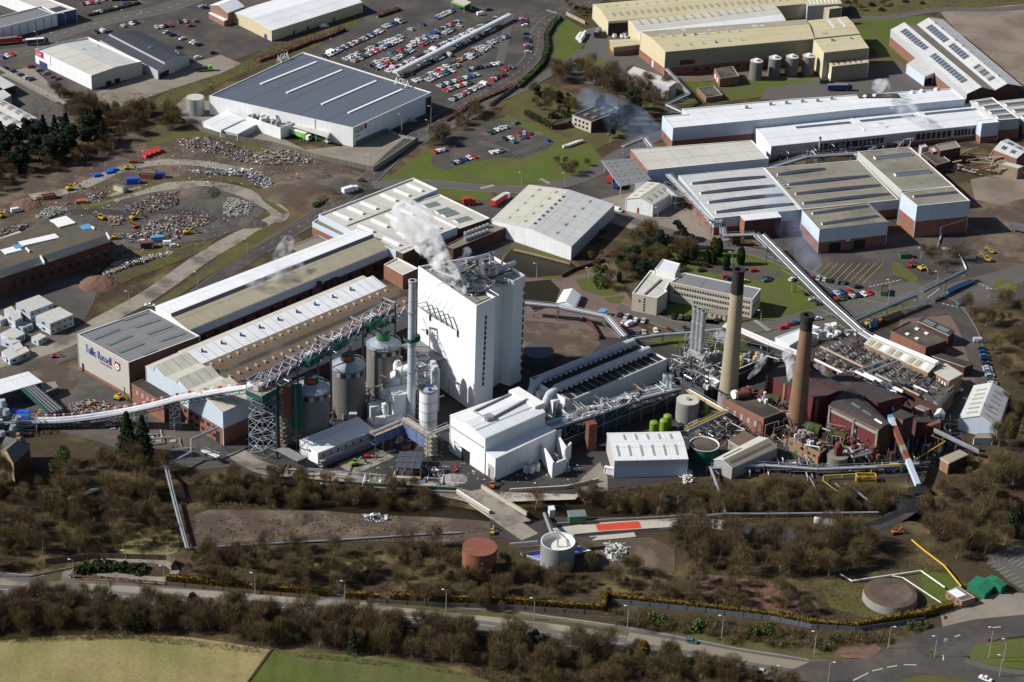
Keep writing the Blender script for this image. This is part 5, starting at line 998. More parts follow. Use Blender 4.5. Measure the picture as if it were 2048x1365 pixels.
mess('pipe forest between condenser hall and three flues',[C2(1240,230),C2(1560,400),C2(1700,330),C2(1420,130)],220,6,PM+[_e],304,hm=5)
mess('pipe forest at the foot of the three flues',[C2(1320,130),C2(1640,180),C2(1660,60),C2(1360,90)],120,0,PM,305,hm=8)
mess('dark pipework under the steel pipe rack',[C2(430,780),C2(1310,480),C2(1300,430),C2(430,700)],190,0,[_b,_h,_e,_B,_t],306,hm=6)
mess('tangled pipes in the dark yard below the yellow walkway',[C2(1300,700),C2(1640,880),C2(1990,790),C2(1700,600)],150,0,PM+RM_,307,hm=4)
mess('rusty frames in front of the brick chimney',[D2(-40,700),D2(180,860),D2(420,760),D2(120,560)],170,0,RM_,308,hm=8)
mess('rusty frames and ducts before the maroon hall',[D2(450,880),D2(1050,1000),D2(950,760),D2(480,660)],260,0,RM_,309,hm=9)
mess('dark frames and ducts right of the hoist tower',[D2(1080,930),D2(1400,960),D2(1480,700),D2(1180,640)],170,0,[_b,_e,_g,_t,_c],310,hm=7)
mess('thin pipes and rails along the river wall',[C2(1560,1040),D2(1180,1040),D2(1200,960),C2(1600,980)],230,0,[_h,_c,_d,_o,_b],311,hm=2.5)
mess('small pipes and boxes strewn over the dark mill roof',[D2(1360,500),D2(1480,400),D2(700,0),D2(350,110)],240,6.3,[_b,_e,_aN,_d,_g,_t,_n],312,hm=1.2,s=.35)
mess('pipework along the alley of the finishing hall',[D0(60,1290),D0(1150,1180),D0(1150,1130),D0(100,1240)],150,0,[_h,_e,_o,_t,_b],313,hm=6)
mess('steel frames and conduits on the tower roof',[B1(1360,780),B1(1760,1040),B1(1990,860),B1(1830,700)],120,th-1.2,PM,314,hm=2.2,s=.4)
mess('valves and rails along the condenser rack top',[C2(450,640),C2(1310,360),C2(1300,330),C2(430,600)],110,9,[_c,_a,_h,_b,J_w],315,hm=1.6,s=.4)
mess('building materials along the site track',[B2(100,1060),B2(1500,1160),B2(1450,1100),B2(160,1010)],110,0,[J_w,_a,_h,_t,_aR,_B],316,hm=1.0,s=.5,name='materials')
mess('building materials around the conveyor trestle',[A2(560,560),A2(1000,520),A2(1500,900),A2(1200,860)],110,0,[J_w,_d,_h,_t,_l],317,hm=1.0,s=.6,name='materials')
mess('frames around the ash silo and brick store',[D2(420,1010),D2(800,1000),D2(760,900),D2(440,890)],90,0,RM_,318,hm=5)
mess('stair frames and netting on the conveyor gallery',[(540,775),(800,640),(800,632),(540,766)],150,H1+.5,[_h,_b,_B,_c,_B],319,hm=3.5,s=.35)
cvr=root('conveyor_gallery','steel lattice conveyor gallery climbing over the three silos',_ba,TP+V((6,3,0)))
path=[];HZ=H1+.5
A_=Wp(TP,HZ+.5);E_=P(783,618,HZ+5);
def seg_lerp(t):return A_.lerp(E_,t)
e=(E_-A_);eL=e.length;eh=V((e.x,e.y,0)).normalized();nn=V((-eh.y,eh.x,0));n=26
mb=MB()
for i in RN_(n):
 p,q=seg_lerp(i/n),seg_lerp((i+1)/n)
 for s_ in(-2.3,2.3):
  mb.bar(p+nn*s_,q+nn*s_,.3,_b);mb.bar(p+nn*s_+V((0,0,3.4)),q+nn*s_+V((0,0,3.4)),.24,_h)
  mb.bar(p+nn*s_,p+nn*s_+V((0,0,3.4)),.17,_h);mb.bar(p+nn*s_+V((0,0,3.4 if i%2 else 0)),q+nn*s_+V((0,0,0 if i%2 else 3.4)),.15,_h)
 mb.bar(p-nn*2.3+V((0,0,3.4)),p+nn*2.3+V((0,0,3.4)),.2,_c)
mb.bd('truss',cvr);mb=MB();mb.ob_(A_-nn*1.9+V((0,0,-.2)),e,nn*3.8,V((0,0,.25)),_b);mb.bd(_cb,cvr)
mb=MB();mb.tube([A_+V((0,0,.9))-nn*.6,E_+V((0,0,.9))-nn*.6],.7,_h,seg=10);mb.bd(_aj,cvr);mb=MB();mb.ob_(A_+nn*.9,e,nn*.7,V((0,0,.5)),_a9);mb.bd('belt_edge',cvr)
for i,t in EN_((.22,.47,.72,.98)):
 p=seg_lerp(t);
 for s_ in(-3.4,3.4):mb=MB();mb.bar(Wp(p+nn*s_,0),Wp(p+nn*s_,p.z+4.6),.7,_b);mb.bd('leg',cvr)
 mb=MB();mb.bar(p+nn*-3.4+V((0,0,4.6)),p+nn*3.4+V((0,0,4.6)),.5,_c);mb.bd('cross_beam',cvr)
rd=random.Random(4)
for t in(.33,.36,.52,.57,.80,.84):
 p=seg_lerp(t);mb=MB();mb.box(p+V((0,0,-1.6))-nn*1.5,4.6,3.8,3.2,_B,ang+.1);mb.cyl(p+V((0,0,1))-nn*.4,1.3,1.8,_c,seg=12);mb.bd('netted_platform',cvr)
cb=root('belt_conveyor','long curving white covered belt conveyor with red lit hazard marks rising from the left',_ba,P(60,880))
pz=[((-60,848),2),((60,842),2.5),((115,841),3),((160,837),3.6),((215,829),5),((265,820),7.5),((310,810),10.5),((360,797),14),((430,785),19),((515,772),H1-1)]
pc=[P(*a,z)for a,z in pz]
sm=[]
for i in RN_(len(pc)-1):
 for k in RN_(5):
  t=k/5;p0,p1,p2,p3=pc[max(i-1,0)],pc[i],pc[i+1],pc[min(i+2,len(pc)-1)]
  sm.append(.5*((2*p1)+(-p0+p2)*t+(2*p0-5*p1+4*p2-p3)*t*t+(-p0+3*p1-3*p2+p3)*t**3))
sm.append(pc[-1])
mb=MB();mt=MB();mr=MB();d=0
for i in RN_(len(sm)-1):
 p,q=sm[i],sm[i+1];e_=(q-p);n_=V((-e_.y,e_.x,0)).normalized()
 n1=n_;L=e_.length
 for o_ in(-1.3,.9):
  a=lambda s,t:s+n1*(o_+.62*cos(t))+V((0,0,.55*sin(t)+.35))
  for k in RN_(5):t0,t1=pi*k/5,pi*(k+1)/5;mb.face([a(p,t0),a(q,t0),a(q,t1),a(p,t1)],_aj,[(d,0),(d+L,0),(d+L,1),(d,1)])
 mb.face([p+n1*2.3+V((0,0,.3)),q+n1*2.3+V((0,0,.3)),q-n1*2.6+V((0,0,.3)),p-n1*2.6+V((0,0,.3))],_h)
 for s_ in(-2.6,2.4):
  mt.bar(p+n1*s_,q+n1*s_,.3,_b);mt.bar(p+n1*s_+V((0,0,-1.5)),q+n1*s_+V((0,0,-1.5)),.25,_b);mt.bar(p+n1*s_,q+n1*s_+V((0,0,-1.5)),.2,_h);mt.bar(p+n1*s_,p+n1*s_+V((0,0,-1.5)),.2,_b)
  mt.bar(p+n1*s_+V((0,0,1.2)),q+n1*s_+V((0,0,1.2)),.1,_c)
 if i%2==0:mr.ob_(p+n1*2.35+V((0,0,.4)),e_*.45,n1*.3,V((0,0,1.0)),_a9)
 else:mr.ob_(p+n1*2.35+V((0,0,.4)),e_*.45,n1*.3,V((0,0,1.0)),_a)
 d+=L
mb.bd(_aj,cb);mt.bd('truss',cb);mr.bd('hazard_strip',cb)
for t in(16,27,34):
 p=sm[t];mb=MB();(mb.box(Wp(p,0),3.5,2.5,p.z-1.2,J_k,.2)if t==16 else lt_(mb,Wp(p,0),3.4,2.4,0,p.z-1.5,3,_c,.25,ang));mb.bd(_bF,cb)
it=root('intake_station','grey steel fuel intake station with domed cyclones and blue covers, far left',_6,P(10,862));rd=random.Random(6)
for i,(x,y,h_,m)in EN_(((30,520,9,_q),(60,560,7,_h),(150,600,6,_h),(10,640,6,_b),(110,650,5,_h),(20,700,5,_c))):
 p=P(*A2(x,y+110));mb=MB();mb.box(p,3.4,2.8,h_*.7,_b if i%2 else m,.2);mb.cyl(p+V((0,0,h_*.7)),1.6,h_*.3,m,r2=1.2,seg=14);mb.bd('cyclone',it)
for k in RN_(2):mb=MB();a=P(*A2(95,560+k*35),4);c=P(*A2(235,575+k*35),4);mb.tube([a,c],1.1,_aU,seg=8);mb.bd('blue_cover',it)
mb=MB();lt_(mb,P(*A2(200,720)),9,5,0,6,2,_h,.2,.1);lt_(mb,P(*A2(60,740)),8,5,0,6,2,_b,.2,.1);mb.bd('frame',it)
rk=root('reclaim_deck','sloping dark slatted reclaim deck with green edges before the plain white store',_ba,P(*A2(390,600)));q=[P(*A2(185,390),6),P(*A2(285,362),6),P(*A2(505,545),3),P(*A2(395,588),3)]
mb=MB()
for k in RN_(9):
 t0,t1=k/9,(k+.6)/9;a,b_,c,d_=q[0].lerp(q[1],t0),q[0].lerp(q[1],t1),q[3].lerp(q[2],t1),q[3].lerp(q[2],t0);mb.ob_(a,d_-a,b_-a,V((0,0,.5)),_c if k%2 else _b)
mb.bd('slats',rk);mb=MB();mb.ob_(q[0]+V((0,0,-.8)),q[3]-q[0],q[1]-q[0],V((0,0,.7)),_b);mb.ob_(q[0],q[3]-q[0],(q[0]-q[1]).normalized()*1,V((0,0,.9)),_B);[mb.bar(Wp(k_,0),k_,.3,_b)for k_ in q];mb.bd('edge_frame',rk)
fp=root('flue_gas_plant','cluster of white filter vessels, bent ducts and scaffolds at the foot of the tower',_6,P(*B2(1150,560)))
def vess(x,yb,yt,rad,m=_a,name='vessel',r2=None):
 p=P(*B2(x,yb));h=hb(*B2(x,yb),B2(0,yt)[1]);mb=MB();mb.cyl(p,rad,h*.9,m,seg=24,cap=False);mb.cyl(p+V((0,0,h*.9)),rad,h*.1,m,r2=rad*.6 if r2 is None else r2,seg=24);mb.bd(name,fp);return p,h
vess(1122,470,165,1.9);vess(1120,500,240,3.0);vess(1395,520,170,2.0,_aB);vess(1415,560,205,1.8,_aB);vess(1205,480,300,2.4)
lp,lh=P(*B2(1362,690)),hb(*B2(1362,690),B2(0,400)[1]);lr=root('lime_silo','white ribbed reagent silo with a small blue vent on top, in front of the tower','silo',lp);mb=MB();mb.cyl(lp,3.6,lh,_i,seg=28,mtop=_d);mb.bd('drum',lr);mb=MB();mb.cyl(lp+V((.5,0,lh)),.7,1.4,_aU,seg=10);mb.bd('vent',lr)
for zf in(.25,.5,.75):mb=MB();mb.cyl(lp+V((0,0,lh*zf)),3.75,.3,_d,seg=28,cap=False);mb.bd('band',lr)
mb=MB();mb.cyl(lp+V((0,0,lh)),3.6,1.1,_h,seg=20,cap=False);mb.bd('railing',lr)
for i,(x,y,sx,sy,h_,m)in EN_(((1150,560,9,7,13,_i),(1060,520,7,5,10,_i),(980,560,9,4,7,_q),(1090,640,8,5,5,_a),(980,640,8,6,4,_q))):
 p=P(*B2(x,y+60));mb=MB();mb.box(p,sx,sy,h_,m,.45,mtop=_j);mb.bd('filter_box',fp)
mb=MB();a=P(*B2(1160,560));mb.tube([a+V((-3,0,6)),a+V((-3,0,14)),a+V((-1.5,1,17)),a+V((1.5,2,18)),a+V((4,3,16)),a+V((4,3,8))],2.2,_a,seg=14);mb.bd(_bi,fp)
mb=MB();a=P(*B2(1045,640));mb.tube([a+V((-1,0,1)),a+V((-1,0,8)),a+V((.5,.4,10)),a+V((4,2,10))],1.5,_a,seg=12);mb.bd(_bi,fp)
mb=MB();a=P(*B2(1310,600));lt_(mb,a,5,4,0,27,2.2,_h,.18,.4);[mb.box(Wp(a,z),5,4,.15,_b,.4)for z in(6,11,16,21,26)];mb.bd('stair_scaffold',fp)
b=AC=B('condenser_hall','long pale grey open-topped condenser hall with fat white ducts and dark fan panels',_f,C2(465,482),C2(1236,150),C2(160,302),C2(935,-5),g=C2(0,640)[1],wall=_i,roof=_b,par=.8,trim=_a)
zt=b.h
for i in RN_(14):b.sky(.03+i*.069,.06,.03+i*.069+.055,.33,_M,.5,name='fan_panel',side=_d)
b.sky(.02,.42,.97,.72,_e,.15,name='dark_deck');
for i in RN_(13):b.sky(.05+i*.07,.86,.05+i*.07+.05,.98,_b,.4,name='louvre')
def pipe(parent,pts,rad,m=_o,name=_bY,seg=8):mb=MB();mb.tube(pts,rad,m,seg=seg);return mb.bd(name,parent)
for v,x0 in((.4,0),(.8,0)):
 a,c=Wp(b.Q(.0,v),zt+1.2),Wp(b.Q(.97,v),zt+1.2);out=(b.n-b.r).normalized();pts=[Wp(a+out*6,3),Wp(a+out*5,zt-5),Wp(a+out*2.5,zt-.5),a+(c-a)*.03,c];pipe(b.root,pts,1.6,_aB,'steam_duct',14)
 for k in RN_(18):p=a.lerp(c,.05+k*.052);mb=MB();mb.box(p+V((0,0,-1.2)),1.2,3.9,.5,_a,atan2((c-a).y,(c-a).x));mb.bd('duct_saddle',b.root)
for k,(u0,u1)in EN_(((0,.0),)):
 for v in(.25,.6):mb=MB();p=b.Q(0,v);out=(b.n-b.r).normalized();mb.ob_(Wp(p,0)+out*.2,out*3,(b.l-b.n).normalized()*2.5,V((0,0,zt*.8)),_i);mb.bd('buttress',b.root)
b=B('turbine_hall','white-roofed turbine hall with a ridge, roof walkways and big door',_f,B2(1815,778),C2(275,572),B2(1540,600),C2(60,412),g=B2(0,1060)[1],wall=_i,roof=[_j,_j],prof=[(0,0),(.55,1.6),(1,.2)],along=_al);TB=b
for a,c in(((1720,590),(2040,430)),((1830,665),(2140,505)),((1730,595),(1840,668))):b.sx_(B2(*a),B2(*c),.5,_d,.9,name='guard_rail')
b.sky(.22,.35,.34,.5,_d,1.2,name='plant_skid');mb=MB();mb.box(Wp(b.Q(.27,.42),b.h+1.2),3.5,2.4,1.6,_c,.4);b.part(mb,_bQ)
b.sky(.0,.25,1,.28,_d,.12,name=_bp);b.wx(_X,.42,.66,0,5.5,_M,_as);b.wx(_X,.05,.98,b.h*.72,b.h*.75,_d,'cable_tray',.4)
mb=MB();p=b.Q(.97,.6);mb.box(Wp(p,b.h-1),5,16,3,_a,atan2((b.l-b.n).y,(b.l-b.n).x)+pi/2);b.part(mb,'roof_casing')
b=B('turbine_annex','lower white annex along the front of the turbine hall with loading door',_f,B2(1895,937),C2(358,715),B2(1815,880),C2(275,668),g=B2(0,1115)[1],wall=_i,roof=_j);b.wx(_X,.1,.7,0,6,_d,_as);b.wx(_X,.5,.62,.0,4,_r,_ae)
tb=root('transformer_bay','white walled transformer bays with curved blast wall beside the turbine hall',_f,P(*C2(330,1070)))
for(x,y,x2,y2,h_)in((235,905,330,1060,7),(345,830,430,960,8),(330,1060,440,1010,6),(430,960,480,900,7),(235,905,290,880,7),(345,830,400,810,8)):
 a,c=P(*C2(x,y+30)),P(*C2(x2,y2+30));e_=(c-a).normalized();n_=V((-e_.y,e_.x,0));mb=MB();mb.ob_(a,c-a,n_*.7,V((0,0,h_)),_i,_a);mb.bd('blast_wall',tb)
rd=random.Random(2)
for i in RN_(9):p=P(*C2(rd.uniform(290,460),rd.uniform(960,1040)));mb=MB();mb.box(p,2.2,1.6,rd.uniform(1.5,4),rd.choice([_h,_d,_c]),.4);mb.cyl(p+V((0,0,2)),.4,2.5,_c,seg=8);mb.bd('transformer',tb)
for(x,y)in((125,1040),(168,1045),(212,1030)):p=P(*C2(x,y));mb=MB();mb.cyl(p,1.1,3.4,_o,seg=14,mtop=_d);mb.cyl(p+V((0,0,3.4)),.6,.5,_h,seg=8);sg_(mb,'small_tank','small white round tank at the foot of the turbine annex, '+{125:'leftmost',168:_ca,212:'rightmost'}[x]+' of three',_bt,p,'three small white tanks')
b=B('office_shed','white flat-roofed two-storey building skirted by scaffolding in front of the silos',_f,B2(495,893),B2(948,713),B2(355,786),B2(812,605),g=B2(0,1000)[1],wall=_i,wallR=_q,roof=_j,par=.15)  # grey on the right wall stands for shade on white cladding
b.windows(_av,.03,.8,6,b.h*.6,b.h*.8,.18);b.windows(_X,.35,.55,1,b.h*.65,b.h*.82,.6)
mb=MB();e_=(b.r-b.n).normalized();o_=V((e_.y,-e_.x,0));LL=(b.r-b.n).length
for k in RN_(int(LL/2.4)+1):
 for s_ in(.5,1.9):q=b.n+e_*(k*2.4)+o_*s_;mb.bar(Wp(q,0),Wp(q,b.h*.55),.13,_c)
for z in(.1,.3,.5):mb.ob_(Wp(b.n+o_*.4,b.h*z),e_*LL,o_*1.7,V((0,0,.15)),J_w);mb.bar(Wp(b.n+o_*2,b.h*z+1),Wp(b.r+o_*2,b.h*z+1),.12,_c)
sc=root(_aI,'scaffold walkway with blue sheeting along the white two-storey building',_aI,Wp(b.n,0));mb.bd('scaffold_frame',sc);mb=MB();mb.ob_(Wp(b.n+o_*2.0,b.h*.3),e_*LL,o_*.06,V((0,0,.9)),_aR);mb.bd('blue_sheeting',sc)
def gt_(label,pts,w,h0,h1,mside,mtop=J_w,legs=9,name='pipe_gantry',pipes=3,gcat='gantry',pm=(_c,_o,_c),pr_=.35):
 """elevated gantry through photo points given at deck height"""
 W=[P(*p,h1)for p in pts];R_=root(name,label,gcat,Wp(W[0],0));md=MB();ms=MB();mp=MB();ml=MB()
 for i in RN_(len(W)-1):
  a,c=W[i],W[i+1];e_=(c-a).normalized();n_=V((-e_.y,e_.x,0));L=(c-a).length
  md.ob_(a-n_*w/2+V((0,0,-.3)),c-a,n_*w,V((0,0,.3)),_b,mtop)
  if mside:
   for s_ in(-1,1):ms.ob_(Wp(a+n_*(s_*w/2),h0),c-a,n_*.08,V((0,0,h1-h0)),mside)
  for s_ in(-1,1):
   ms.bar(a+n_*(s_*w/2)+V((0,0,1.1)),c+n_*(s_*w/2)+V((0,0,1.1)),.12,_c)
  for k in RN_(pipes):
   o_=n_*(w*((k+.5)/pipes-.5));rr=pr_*(1-.25*(k%2));mp.tube([a+o_+V((0,0,rr)),c+o_+V((0,0,rr))],rr,pm[k%len(pm)],seg=7)
  m_=max(1,int(L/legs))
  for k in RN_(m_+1):
   q=a.lerp(c,k/m_)
   ml=MB()
   for s_ in(-1,1):ml.bar(Wp(q+n_*(s_*w/2),0),Wp(q+n_*(s_*w/2),h1+1.1),.2,_h)
   ml.bar(Wp(q-n_*w/2,h1*.5),Wp(q+n_*w/2,h1*.5),.16,_h)
   if k<m_:
    q2=a.lerp(c,(k+1)/m_)
    for s_ in(-1,1):ml.bar(Wp(q+n_*(s_*w/2),h1*.55),Wp(q2+n_*(s_*w/2),h1-.3),.12,_h)
   ml.bd(_bF,R_)
 md.bd(_cb,R_);ms.bd('side_rail'if not mside else'side_sheeting',R_);
 if pipes:mp.bd(_bY,R_)
 return R_
gt_('short scaffolded gantry with blue sheeting, left arm between the white building and filter plant',[B2(920,745),B2(1170,640)],4,4,8,_aR,pipes=1,legs=4)
gt_('scaffolded gantry with blue sheeting, right arm descending toward the turbine hall',[B2(1170,620),B2(1370,745)],4,3.5,9,_aR,pipes=1,legs=4)
gt_('bare scaffolded pipe gantry joining the blue sheeted arm to the turbine hall',[B2(1380,745),B2(1535,680)],3,4,8,None,pipes=2,legs=4)
mb=MB();p=P(*B2(1380,930));lt_(mb,p,4,4,0,hb(*B2(1380,930),B2(0,720)[1]),2,_h,.16,.4);[mb.box(Wp(p,z),4,4,.12,J_w,.4)for z in RN_(2,12,2)];sg_(mb,'scaffold_tower','free-standing scaffold tower at the corner of the blue sheeted gantries',_aI,p)
gt_('heavy steel pipe rack with green netting running along the condenser hall',[C2(300,680),C2(700,560),C2(1000,450),C2(1310,370)],7,5,9,None,mtop=_b,pipes=6,legs=6,pm=(_c,_o,_h),pr_=.5)
gr=root('rack_equipment','rusty valves, white boxes and looping pipes on the steel rack beside the condenser hall',_6,P(*C2(700,640)))
for i in RN_(26):
 t=rd.uniform(0,1);x=430+t*850;y=650-t*290+rd.uniform(-40,25);p=P(*C2(x,y),9.3);mb=MB();k=i%4
 if k==0:mb.box(p,rd.uniform(1,2.8),rd.uniform(1,2),rd.uniform(.8,2),rd.choice([_a,J_w,_t,_c]),rd.uniform(0,1))
 elif k==1:mb.cyl(p,.6,rd.uniform(1.5,3.2),_c,seg=9)
 else:
  q=p+V((rd.uniform(2,5),rd.uniform(-1,2),0));mb.tube([p,p+V((0,0,1.8)),q+V((0,0,1.8)),q],.28,rd.choice([_c,_o,_h]),seg=6)
 mb.bd(['box','valve',_bR,_bR][k],gr)
for k in RN_(4):a=P(*C2(845,470+k*8),10+k*.3);pipe(gr,[a,P(*C2(900+k*4,425+k*8),11),P(*C2(960,440+k*9),11),P(*C2(925,490+k*4),9.5)],.35,_c,_bR)
mb=MB();p=P(*C2(632,860));mb.box(p,3.5,3.2,hb(*C2(632,860),C2(0,650)[1]),_t,.4);sg_(mb,'stair_shaft','narrow red sheeted stair shaft in front of the pipe rack',_aI,p)
sheet(P(*C2(800,700)),16,5.5,7.5,_B,atan2((P(*C2(900,560))-P(*C2(700,620))).y,(P(*C2(900,560))-P(*C2(700,620))).x),gr,_bl)
b=B('low_plant_room','long dark lower plant building beneath the steel pipe rack',_f,C2(420,790),C2(1310,430),C2(380,760),h=4,wall=_b,roof=_e)
for i,x in EN_((1225,1262)):
 p=P(*C2(x,345),8);mb=MB();mb.cyl(Wp(p,7),1.4,4.6,_c,seg=14,cap=False);mb.cyl(Wp(p,11.6),1.5,1.2,_c,r2=1.1,seg=14,mtop=_aL);mb.cyl(Wp(p,0),.6,7,_b,seg=8);sg_(mb,'silencer',['left','right'][i]+' of two stubby silver silencers at the end of the condenser hall','vent',Wp(p,0),'twin silver silencers')
b=B('fuel_store','clean white-roofed store with blue-grey ribbed wall and eleven slot rooflights at the river bank',_f,C2(825,955),C2(1400,942),C2(765,743),C2(1335,733),g=C2(0,1090)[1],wall=_aY,wallR=_v,roof=[_j,_j],prof=[(0,0),(.55,1.4),(1,.3)],along=_al)
b.rows([.06+i*.16 for i in RN_(6)],[.12],.03,.33,_H);b.rows([.2+i*.16 for i in RN_(5)],[.66],.03,.24,_H);b.wx(_av,0,1,b.h*.72,b.h*.98,_q,'wall_band',.2)
B('porch','tiny white lean-to porch on the corner of the clean white-roofed store',_at,C2(820,1020),C2(828,1010),C2(745,1005),h=3,wall=_i,roof=_j)
b=B('olive_shed','long low shed with olive-grey twin-slope roof and brown rooflight strips',_at,C2(1750,1012),D2(105,850),C2(1608,950),C2(1960,770),h=5,wall=_d,roof=[_n,J_z],prof=[(0,0),(.5,1.8),(1,.2)],along=_al);b.sky(.05,.18,.95,.3,_5);b.sky(.1,.7,.5,.8,_r);
def tank(name,label,bx,by,ytop,rad,m,mt,cat=_bt,group=None,open_=0,seg=36,parts=True):
 """by = pixel row of the tank's centre on the ground, ytop = row of its top centre"""
 p=P(bx,by);h=hb(bx,by,ytop);R_=root(name,label,cat,p,group);mb=MB();mb.cyl(p,rad,h,m,seg=seg,mtop=mt,cap=not open_);mb.bd('shell',R_)
 if open_:
  mb=MB()
  for i in RN_(seg):
   a,c=2*pi*i/seg,2*pi*(i+1)/seg;u_,w_=V((cos(a),sin(a),0)),V((cos(c),sin(c),0));ri=rad-.3
   mb.face([p+u_*rad+V((0,0,h)),p+w_*rad+V((0,0,h)),p+w_*ri+V((0,0,h)),p+u_*ri+V((0,0,h))],_a);mb.face([p+w_*ri+V((0,0,h-open_)),p+u_*ri+V((0,0,h-open_)),p+u_*ri+V((0,0,h)),p+w_*ri+V((0,0,h))],_a)
  mb.bd('rim',R_);mb=MB();mb.face([p+V(((rad-.3)*cos(2*pi*i/seg),(rad-.3)*sin(2*pi*i/seg),h-open_+.02))for i in RN_(seg)],mt);mb.bd('contents',R_)
 return R_,p,h
x,y=C2(1392,0)[0],C2(0,0)[1]
R_,p,h=tank('storage_tank','big pale grey tank with flat dusty top beside the yellow pipes',C2(1390,0)[0],C2(0,620)[1],C2(0,472)[1],4.6,J_k,_p);mb=MB();mb.cyl(p+V((0,0,h)),.9,.8,_c,seg=10);mb.bd(_y,R_)
R_,p,h=tank(_aV,'round dark green settling tank brimming with murky brown liquid',C2(1522,0)[0],C2(0,930)[1],C2(0,820)[1],5.9,_B,_e,open_=.6)
for i,(x,yb,yt,lab)in EN_(((1130,730,640,'shortest lime green tank, standing left of its group'),(1207,745,622,'tall lime green tank in the middle front'),(1236,700,588,'tall lime green tank behind the front one'),(1542,620,515,'lime green tank half hidden behind the pale grey tank'),(1562,600,508,'slimmer lime green tank at the back beside the yellow pipe'))):
 p=P(*C2(x,yb));h=hb(*C2(x,yb),C2(0,yt)[1]);R_=root('green_tank',lab,_bt,p,'lime green process tanks');mb=MB();rr=1.75 if i not in(3,4)else 1.0;mb.cyl(p,rr,h*.9,_bd,seg=20,cap=False);mb.bd('shell',R_);mb=MB();mb.cyl(p+V((0,0,h*.9)),rr,h*.06,_bd,r2=rr*.75,seg=20,cap=False);mb.cyl(p+V((0,0,h*.96)),rr*.75,h*.04,_bd,r2=rr*.25,seg=20);mb.bd('dome',R_)
R_,p,h=tank('steel_tank','round galvanised steel tank at the corner of the supermarket','x'and A0(1543,0)[0],A0(0,895)[1],A0(0,766)[1],4.6,_bM,_p)
R_,p,h=tank('clarifier','open white clarifier tank half full of white liquid on the south bank',C3(370,0)[0],C3(0,420)[1],C3(0,245)[1],6.2,_bM,'white_liquid',open_=2.6,seg=40)
for zf in(.55,.7,.85):mb=MB();mb.cyl(p+V((0,0,h*zf)),6.35,.25,_h,seg=40,cap=False);mb.bd('hoop',R_)
mb=MB();mb.bar(p+V((-.5,6,h+.4)),p+V((0,0,h+.4)),.6,_c);mb.tube([p+V((0,0,h)),p+V((0,0,h-2.6))],.35,_c);mb.bd('feed_bridge',R_)
R_,p,h=tank('oxide_tank','rust red flat-topped tank among bare trees on the south bank',B3(1765,0)[0],B3(0,500)[1],B3(0,290)[1],6.2,_bO,_bO,seg=40)
mb=MB();mb.bar(p+V((-6,-2.5,h*.4)),p+V((1.5,-6.3,h*.75)),.5,_b);mb.bd('stair',R_)
for zf in(.3,.6,.97):mb=MB();mb.cyl(p+V((0,0,h*zf)),6.28,.15,_t,seg=40,cap=False);mb.bd('hoop',R_)
R_=root('reservoir','low round concrete reservoir with a shallow domed top in rough grass','reservoir',P(1779,1196));p=P(1779,1200);mb=MB();mb.cyl(p,9.8,3.0,J_k,r2=9.4,seg=48,cap=False);mb.bd(_bs,R_);mb=MB();mb.cyl(p+V((0,0,3.0)),9.4,.7,_aw,r2=7.6,seg=48,cap=False);mb.cyl(p+V((0,0,3.7)),7.6,1.0,_aw,r2=.1,seg=48,cap=False);mb.bd('dome',R_);mb=MB();mb.cyl(p+V((1,1,4.0)),1.0,.5,_e,seg=12);mb.bd(_y,R_)
B('blue_basin','square basin of bright blue-violet water beside the clarifier','basin',C3(230,395),C3(640,320),C3(80,340),h=.8,wall=J_k,roof='blue_water',par=.35)
B('dark_rack','dark concrete frame over the blue basin, beside the clarifier',_ap,C3(640,240),C3(680,215),C3(0,300),C3(0,270),h=4,wall=_b,roof=_e,open_=True)
R_,p,h=tank(_aV,'wide dark green-topped tank partly hidden behind the concrete chimney',1418,712,697,7,_b,_V);R_,p,h=tank(_aV,'second dark green-topped tank to the right of the concrete chimney',1474,716,703,6.2,_b,_V);tank(_aV,'low dark tank in the shadow right of the tall white tower',1076,722,702,6.5,_b,_b)
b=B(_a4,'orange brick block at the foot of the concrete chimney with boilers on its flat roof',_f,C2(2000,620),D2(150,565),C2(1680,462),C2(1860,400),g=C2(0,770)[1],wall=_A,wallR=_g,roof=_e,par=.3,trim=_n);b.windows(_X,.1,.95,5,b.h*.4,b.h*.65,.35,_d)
hz=b.h
for(x,y,rr,L,m)in((1830,430,1.7,5,_t),(1870,395,1.4,4,_t)):
 p=P(*C2(x,y),hz+1.5);mb=MB();mb.tube([p+V((-L/2,-1,0)),p+V((L/2,1,0))],rr,m,seg=14);mb.cyl(p+V((-L/2,-1,-3)),.3,3,_t,seg=6);mb.bd('boiler_drum',b.root)
mb=MB();p=P(*C2(1770,430),hz+1.6);mb.tube([p+V((-.6,-.4,0)),p+V((.6,.4,0))],1.8,_a,seg=18);mb.bd('drum_end',b.root)
rd=random.Random(12)
def cl_(parent,pf,n,z,mats,seed,hmax=3,smax=2.2,names=(_bi,'pipe_run',_bt)):
 rd=random.Random(seed)
 for i in RN_(n):
  p=pf(rd);p=Wp(p,z);mb=MB();k=i%3;m=rd.choice(mats)
  if k==0:mb.box(p,rd.uniform(.8,smax)*1.4,rd.uniform(.6,smax),rd.uniform(.5,hmax),m,rd.choice([.45,.45,-1.1]))
  elif k==1:
   q=p+V((rd.uniform(-6,6),rd.uniform(-3,3),0));zz=rd.uniform(.4,hmax);mb.tube([p,p+V((0,0,zz)),q+V((0,0,zz)),q],rd.uniform(.15,.4),m,seg=6)
  else:mb.cyl(p,rd.uniform(.4,smax*.55),rd.uniform(.8,hmax),m,seg=12)
  mb.bd(names[k],parent)
quad=lambda pts,z:(lambda rd:(lambda u,v:(P(*pts[0],z)*(1-u)+P(*pts[1],z)*u)*(1-v)+(P(*pts[3],z)*(1-u)+P(*pts[2],z)*u)*v)(rd.random(),rd.random()))
